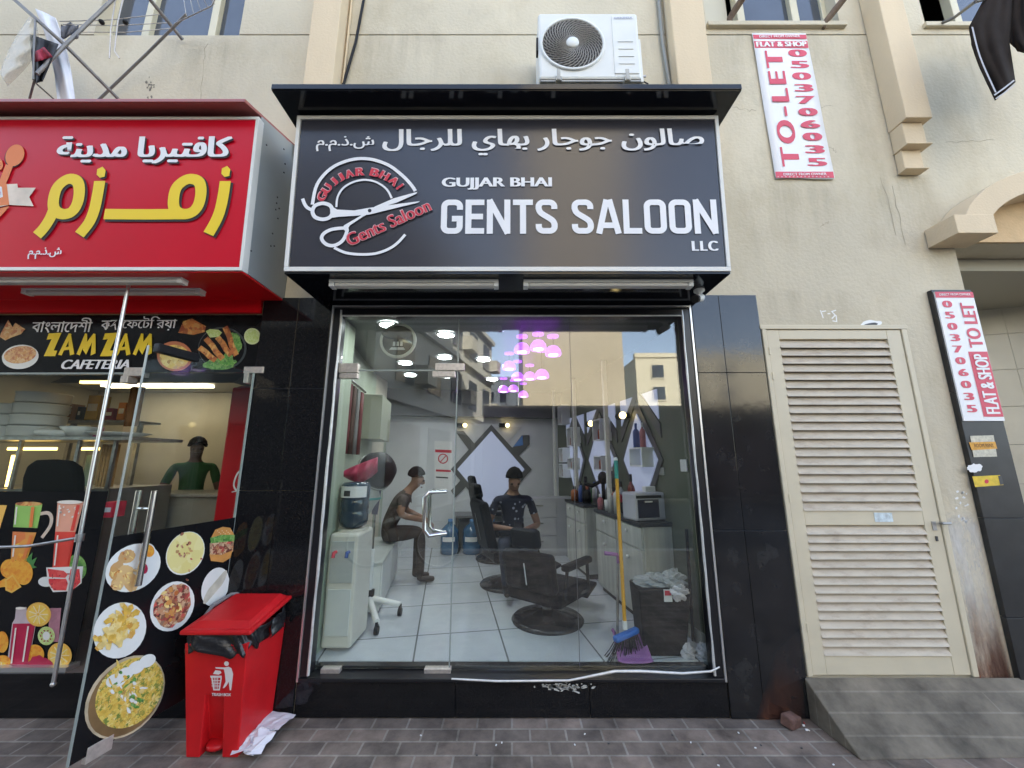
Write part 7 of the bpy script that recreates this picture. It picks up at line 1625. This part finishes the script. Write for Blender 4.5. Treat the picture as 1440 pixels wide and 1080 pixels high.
def seated(seat_z, lean, headdown, feet, hands, top='shirt', legs='jeans', arm='skin', thigh=.42, spread=.11):
    """Skeleton seated facing +Y; pelvis above the origin at seat_z."""
    J = {}; E = []
    J['pelvis'] = ((0, 0, seat_z + .09), (.135, .10), legs); s_, c_ = math.sin(lean), math.cos(lean)
    def T_(h, f=0): return (0, h * s_ + f * c_, seat_z + .09 + h * c_)
    J['waist'] = (T_(.17), (.125, .095), top); J['chest'] = (T_(.36), (.15, .105), top); J['neckb'] = (T_(.48), (.075, .07), top); J['neck'] = (T_(.53, .01), .05, 'skin')
    n = Vector(T_(.53, .01)); hd = n + Vector((0, .03 + .04 * math.sin(headdown), .10)); up = Vector((0, math.sin(headdown), math.cos(headdown))); fw = Vector((0, math.cos(headdown), -math.sin(headdown)))
    J['jaw'] = (tuple(hd - up * .040 + fw * .026), .078, 'skin'); J['head'] = (tuple(hd), (.094, .104), 'skin'); J['crown'] = (tuple(hd + up * .07), (.084, .092), 'skin'); J['nose'] = (tuple(hd + fw * .118 - up * .012), .014, 'skin')
    E += [('pelvis', 'waist'), ('waist', 'chest'), ('chest', 'neckb'), ('neckb', 'neck'), ('neck', 'jaw'), ('jaw', 'head'), ('head', 'crown'), ('head', 'nose')]
    for sx, nm in ((-1, 'l'), (1, 'r')):
        sh = Vector(T_(.43)) + Vector((sx * .17, 0, 0)); J[nm + 'sh'] = (tuple(sh), .054, top); el, wr = hands[nm]
        J[nm + 'um'] = (tuple(sh.lerp(Vector(el), .55)), .046, top); J[nm + 'el'] = (el, .038, arm); J[nm + 'wrist'] = (wr, .026, 'skin')
        E += [('chest', nm + 'sh'), (nm + 'sh', nm + 'um'), (nm + 'um', nm + 'el'), (nm + 'el', nm + 'wrist')]
        d = Vector(wr) - Vector(el); hand(J, E, nm, wr, d, (1 if nm == 'r' else -1, .0, .2))
        hp = (sx * .09, .03, seat_z + .08); kn, an = feet[nm]
        J[nm + 'hip'] = (hp, .088, legs); J[nm + 'kn'] = (kn, .062, legs); J[nm + 'cf'] = (tuple(Vector(kn).lerp(Vector(an), .35)), .056, legs); J[nm + 'an'] = (an, .038, legs)
        td = (Vector(an) - Vector(kn)); ft = feet.get('toe', Vector((0, 1, 0)))
        J[nm + 'hl'] = (tuple(Vector(an) + Vector((0, -.02, -.045))), .034, 'shoe'); J[nm + 'toe'] = (tuple(Vector(an) + ft * .15 + Vector((0, 0, -.05))), .030, 'shoe')
        E += [('pelvis', nm + 'hip'), (nm + 'hip', nm + 'kn'), (nm + 'kn', nm + 'cf'), (nm + 'cf', nm + 'an'), (nm + 'an', nm + 'hl'), (nm + 'hl', nm + 'toe')]
    return J, E
def dotted(name, base, dot, scale, th):
    m = bpy.data.materials.new(name); m.use_nodes = True; nt = m.node_tree; N = nt.nodes; L = nt.links; b = N['Principled BSDF']; b.inputs['Roughness'].default_value = .85
    tc = N.new('ShaderNodeTexCoord'); v = N.new('ShaderNodeTexVoronoi'); v.inputs['Scale'].default_value = scale; r = N.new('ShaderNodeValToRGB'); r.color_ramp.interpolation = 'CONSTANT'
    r.color_ramp.elements[0].color = (*dot, 1); r.color_ramp.elements[1].position = th; r.color_ramp.elements[1].color = (*base, 1)
    L.new(tc.outputs['Object'], v.inputs['Vector']); L.new(v.outputs['Distance'], r.inputs[0]); L.new(r.outputs[0], b.inputs['Base Color']); return m
SHIRT = dotted('dotted_navy_shirt', (.010, .012, .028), (.34, .36, .44), 17, .23); JEANS = mat('dark_jeans', (.018, .025, .045), .8, var=.25, vs=12)
J, E = seated(.34, .10, .60, {'l': ((-.13, .40, .45), (-.14, .36, .10)), 'r': ((.14, .42, .48), (.13, .46, .14))}, {'l': ((-.27, .02, .58), (-.10, .26, .58)), 'r': ((.27, .02, .58), (.08, .27, .59))})
M_ = Matrix.Translation((p2c.x + .05, p2c.y + .0, FZ)) @ Matrix.Rotation(R(-172), 4, 'Z')
MAN = figure('person', M_, J, E, 'pelvis', {'skin': SKIN, 'shirt': SHIRT, 'jeans': JEANS, 'shoe': BLACK}, 'man in dark dotted shirt and jeans sitting in a barber chair looking down')
hp_ = M_ @ Vector((-.01, .34, .60))
q = MB(); q.obox(Matrix.Translation(hp_) @ Euler((R(-35), 0, R(8))).to_matrix().to_4x4(), .072, .010, .145, BLACK); tag(q.build('phone', bevel=.004), 'black phone held in both hands by the seated man in the dotted shirt', 'phone')
# customer on the bench, left
sp_ = room(-1.10, 1.80, 0); seat_h = zt_ - FZ
J, E = seated(seat_h, .52, .35, {'l': ((-.10, .38, seat_h + .09), (-.08, .36, .09)), 'r': ((.10, .40, seat_h + .10), (.08, .42, .09))}, {'l': ((-.25, .20, seat_h + .30), (-.08, .42, seat_h + .22)), 'r': ((.25, .20, seat_h + .30), (.08, .43, seat_h + .22))})
M_ = Matrix.Translation((sp_.x, sp_.y, FZ)) @ Matrix.Rotation(R(-80), 4, 'Z')
figure('person', M_, J, E, 'pelvis', {'skin': SKIN, 'shirt': mat('grey_check_shirt', (.085, .07, .062), .85, var=.5, vs=26), 'jeans': mat('brown_trousers', (.055, .038, .03), .8, var=.2, vs=15), 'shoe': mat('brown_sandal', (.055, .04, .032), .6)}, 'dark haired person in brown sandals sitting hunched on the white bench')
# cook in green
cp_ = at(268, 690, 1.95)
J, E = seated(.95, .05, .25, {'l': ((-.10, .12, .55), (-.10, .10, .12)), 'r': ((.10, .12, .55), (.10, .10, .12))}, {'l': ((-.28, .10, 1.12), (-.12, .34, 1.08)), 'r': ((.28, .10, 1.12), (.12, .34, 1.08))})
for nm in 'lr':
    pass
M_ = Matrix.Translation((cp_.x, 1.95, .235 - .27)) @ Matrix.Rotation(R(-141), 4, 'Z')
figure('person', M_, J, E, 'pelvis', {'skin': mat('dark_skin', (.13, .07, .045), .5), 'shirt': mat('green_shirt', (.015, .13, .035), .8, var=.15, vs=12), 'jeans': JEANS, 'shoe': BLACK}, 'cook in a green shirt standing behind the cafeteria service counter')

# ------------------------------------------------------------------ broom, dustpan, bin behind the glass
BRY = mat('yellow_handle', (.72, .36, .02), .4); TEAL = mat('teal_grip', (.02, .30, .25), .4); BLU = mat('blue_broom', (.02, .14, .50), .4); PURL = mat('purple_plastic', (.30, .12, .33), .4, var=.1, vs=9)
yb = .125
top, bot_ = at(866, 648, .30), at(879, 885, yb + .05)
BR = thing('broom', tuple(at(880, 918, yb)), 'broom with a yellow handle and blue head leaning inside the salon glass', 'broom')
q = MB(); q.tube([bot_, top], .0125, BRY, 12); q.build('handle', BR)
d_ = (top - bot_).normalized()
q = MB(); q.tube([top - d_ * .13, top + d_ * .005], .0145, TEAL, 12); q.ball(top + d_ * .008, .016, .016, .02, WHITE, 10, 6); q.build('grip', BR)
q = MB(); q.tube([bot_, bot_ + d_ * .05], .016, WHITE, 12); q.build('socket', BR)
hl, hr = at(866, 899, yb + .02), at(895, 886, yb + .10)
hx = (hr - hl).normalized(); q = MB(); MH = Matrix.Translation((hl + hr) / 2) @ Matrix(((hx.x, -hx.y, 0, 0), (hx.y, hx.x, 0, 0), (hx.z, 0, 1, 0), (0, 0, 0, 1)))
q.obox(MH, .20, .05, .035, BLU); q.build('head', BR, bevel=.012)
q = MB(); rg = random.Random(6)
for k in range(70):
    t_ = rg.uniform(-.09, .09); s_ = rg.uniform(-.018, .018); a = MH @ Vector((t_, s_, -.012)); q.tube([a, a + Vector((t_ * .35 - .01, s_ - .01, -.06)), a + Vector((t_ * .7 - .02 + rg.uniform(-.008, .008), s_ * 2, -.115))], .0026, BLACK, 4, cap=False)
q.build('bristles', BR)
DP = thing('dustpan', tuple(at(893, 938, .14)), 'purple dustpan with a long handle below the blue broom head', 'dustpan')
def pan(u, v):   # curved sheet: front lip on the floor, sides and back raised
    x = lerp(at(869, 930, .09).x, at(919, 930, .09).x, u * (1 - .12 * v) + .06 * v); y = lerp(.085, .255, v)
    return Vector((x, y, FZ + .006 + .085 * v ** 1.5 + (.05 * abs(2 * u - 1) ** 4) * (.25 + .75 * v)))
q = MB(); q.grid(pan, 14, 10, PURL); q.build('pan', DP, solid=.005)
q = MB(); rgx = [pan(u / 10, 1) for u in range(11)]; q.tube([p_ + Vector((0, .004, -.01)) for p_ in rgx], .012, PURL, 6); q.build('pan_back', DP)
h0, h1 = at(868, 918, .22), at(869, 782, .26)
q = MB(); q.tube([h0, h1], .009, STEEL_OLD, 8); q.build('handle', DP)
q = MB(); q.tube([at(870, 792, .24), at(868, 780, .25), at(850, 778, .25)], .0135, PURL, 10); q.build('hand_grip', DP)
wb0, wb1 = at(908, 941, .14), at(973, 938, .14)
BK2 = thing('waste_bin', tuple((wb0 + wb1) / 2), 'tall black waste bin stuffed with plastic bags inside the salon glass', 'bin')
bt0, bt1 = at(898, 828, .16), at(972, 828, .16)
q = MB(); yy0, yy1 = .15, .38
q.hexa([(wb0.x + .01, yy0 + .03, FZ + .002), (wb1.x - .01, yy0 + .03, FZ + .002), (wb1.x - .01, yy1 - .02, FZ + .002), (wb0.x + .01, yy1 - .02, FZ + .002), (bt0.x, yy0, bt0.z), (bt1.x, yy0, bt0.z), (bt1.x, yy1, bt0.z), (bt0.x, yy1, bt0.z)], mat('black_bin_body', (.009, .009, .010), .5, bump=.05, spec=.15)); q.build('body', BK2, bevel=.012)
q = MB(); a, c = at(934, 846, yy0 + .004), at(944, 829, yy0 + .004)
q.hexa([(a.x, yy0 - .001, a.z), (c.x, yy0 - .001, a.z), (c.x, yy0 + .012, a.z), (a.x, yy0 + .012, a.z), (a.x, yy0 - .006, c.z), (c.x, yy0 - .006, c.z), (c.x, yy0 + .008, c.z), (a.x, yy0 + .008, c.z)], VINYL); STK = q.build('bin_sticker', BK2)
q = MB(); q.box(a.x + .004, c.x - .004, yy0 - .0075, yy0 - .006, lerp(a.z, c.z, .55), lerp(a.z, c.z, .95), RED_L); q.build('sticker_print', STK)
BAGM = alpha_const('pale_bag_plastic', (.52, .54, .54), .62)
def crumple(cx, cy, cz, rx, ry, rz, seed, m, name, label, cat, amp=.35):
    rg = random.Random(seed); ph = [(rg.uniform(0, 6), rg.uniform(2, 6), rg.uniform(2, 6)) for _ in range(6)]
    def f(u, v):
        th = u * 2 * math.pi; p_ = (v - .5) * math.pi; k = 1
        for a, b, c_ in ph: k += amp / 6 * (2 * abs(math.sin(b * th * .5 + a + c_ * p_)) - 1) * 1.6
        return Vector((cx + rx * k * math.cos(p_) * math.cos(th), cy + ry * k * math.cos(p_) * math.sin(th), cz + rz * k * math.sin(p_)))
    q = MB(); q.grid(f, 28, 14, m, False); return tag(q.build(name), label, cat)
mx = (bt0.x + bt1.x) / 2
crumple(mx - .03, .25, bt0.z + .022, .085, .07, .035, 3, BAGM, 'plastic_bag', 'crumpled clear plastic bag heaped on top of the black waste bin', 'plastic bag', .6)
crumple(mx + .08, .2, bt0.z + .035, .06, .055, .05, 5, BAGM, 'plastic_bag', 'second clear plastic bag on the right of the black waste bin top', 'plastic bag', .6)
p = at(956, 833, .13); crumple(p.x, .142, p.z, .042, .02, .036, 8, PAPER, 'tissue', 'white tissue hanging over the front edge of the black waste bin', 'tissue', .6)
p = at(970, 934, .16); crumple(p.x, .17, FZ + .03, .034, .025, .036, 9, PAPER, 'tissue', 'larger white crumpled tissue on the floor right of the waste bin', 'tissue', .6)
p = at(992, 936, .16); crumple(p.x, .18, FZ + .028, .035, .03, .035, 10, PAPER, 'tissue', 'smaller white tissue on the floor in the corner of the salon glass', 'tissue', .6)
q = MB(); q.tube([room(RU1 - .03, .05, FZ + .01), room(RU1 - .03, .02, 1.0)], .012, BLACK, 8); tag(q.build('mop_stick'), 'dark stick leaning in the corner behind the waste bin', 'stick')
pz = at(983, 655, .2).z
q = MB(); rbox(q, RU1 - .012, RU1 - .001, -.02, .06, pz - .045, pz + .045, WHITE); tag(q.build('wall_switch', bevel=.003), 'white switch plate on the olive wall near the glass', 'switch')
pz = at(946, 663, .6).z
q = MB(); rbox(q, RU1 - .010, RU1 - .001, .30, .40, pz - .03, pz + .03, mat('grey_socket', (.30, .31, .28), .4)); tag(q.build('wall_socket', bevel=.003), 'grey socket plate on the olive wall above the steriliser', 'socket')
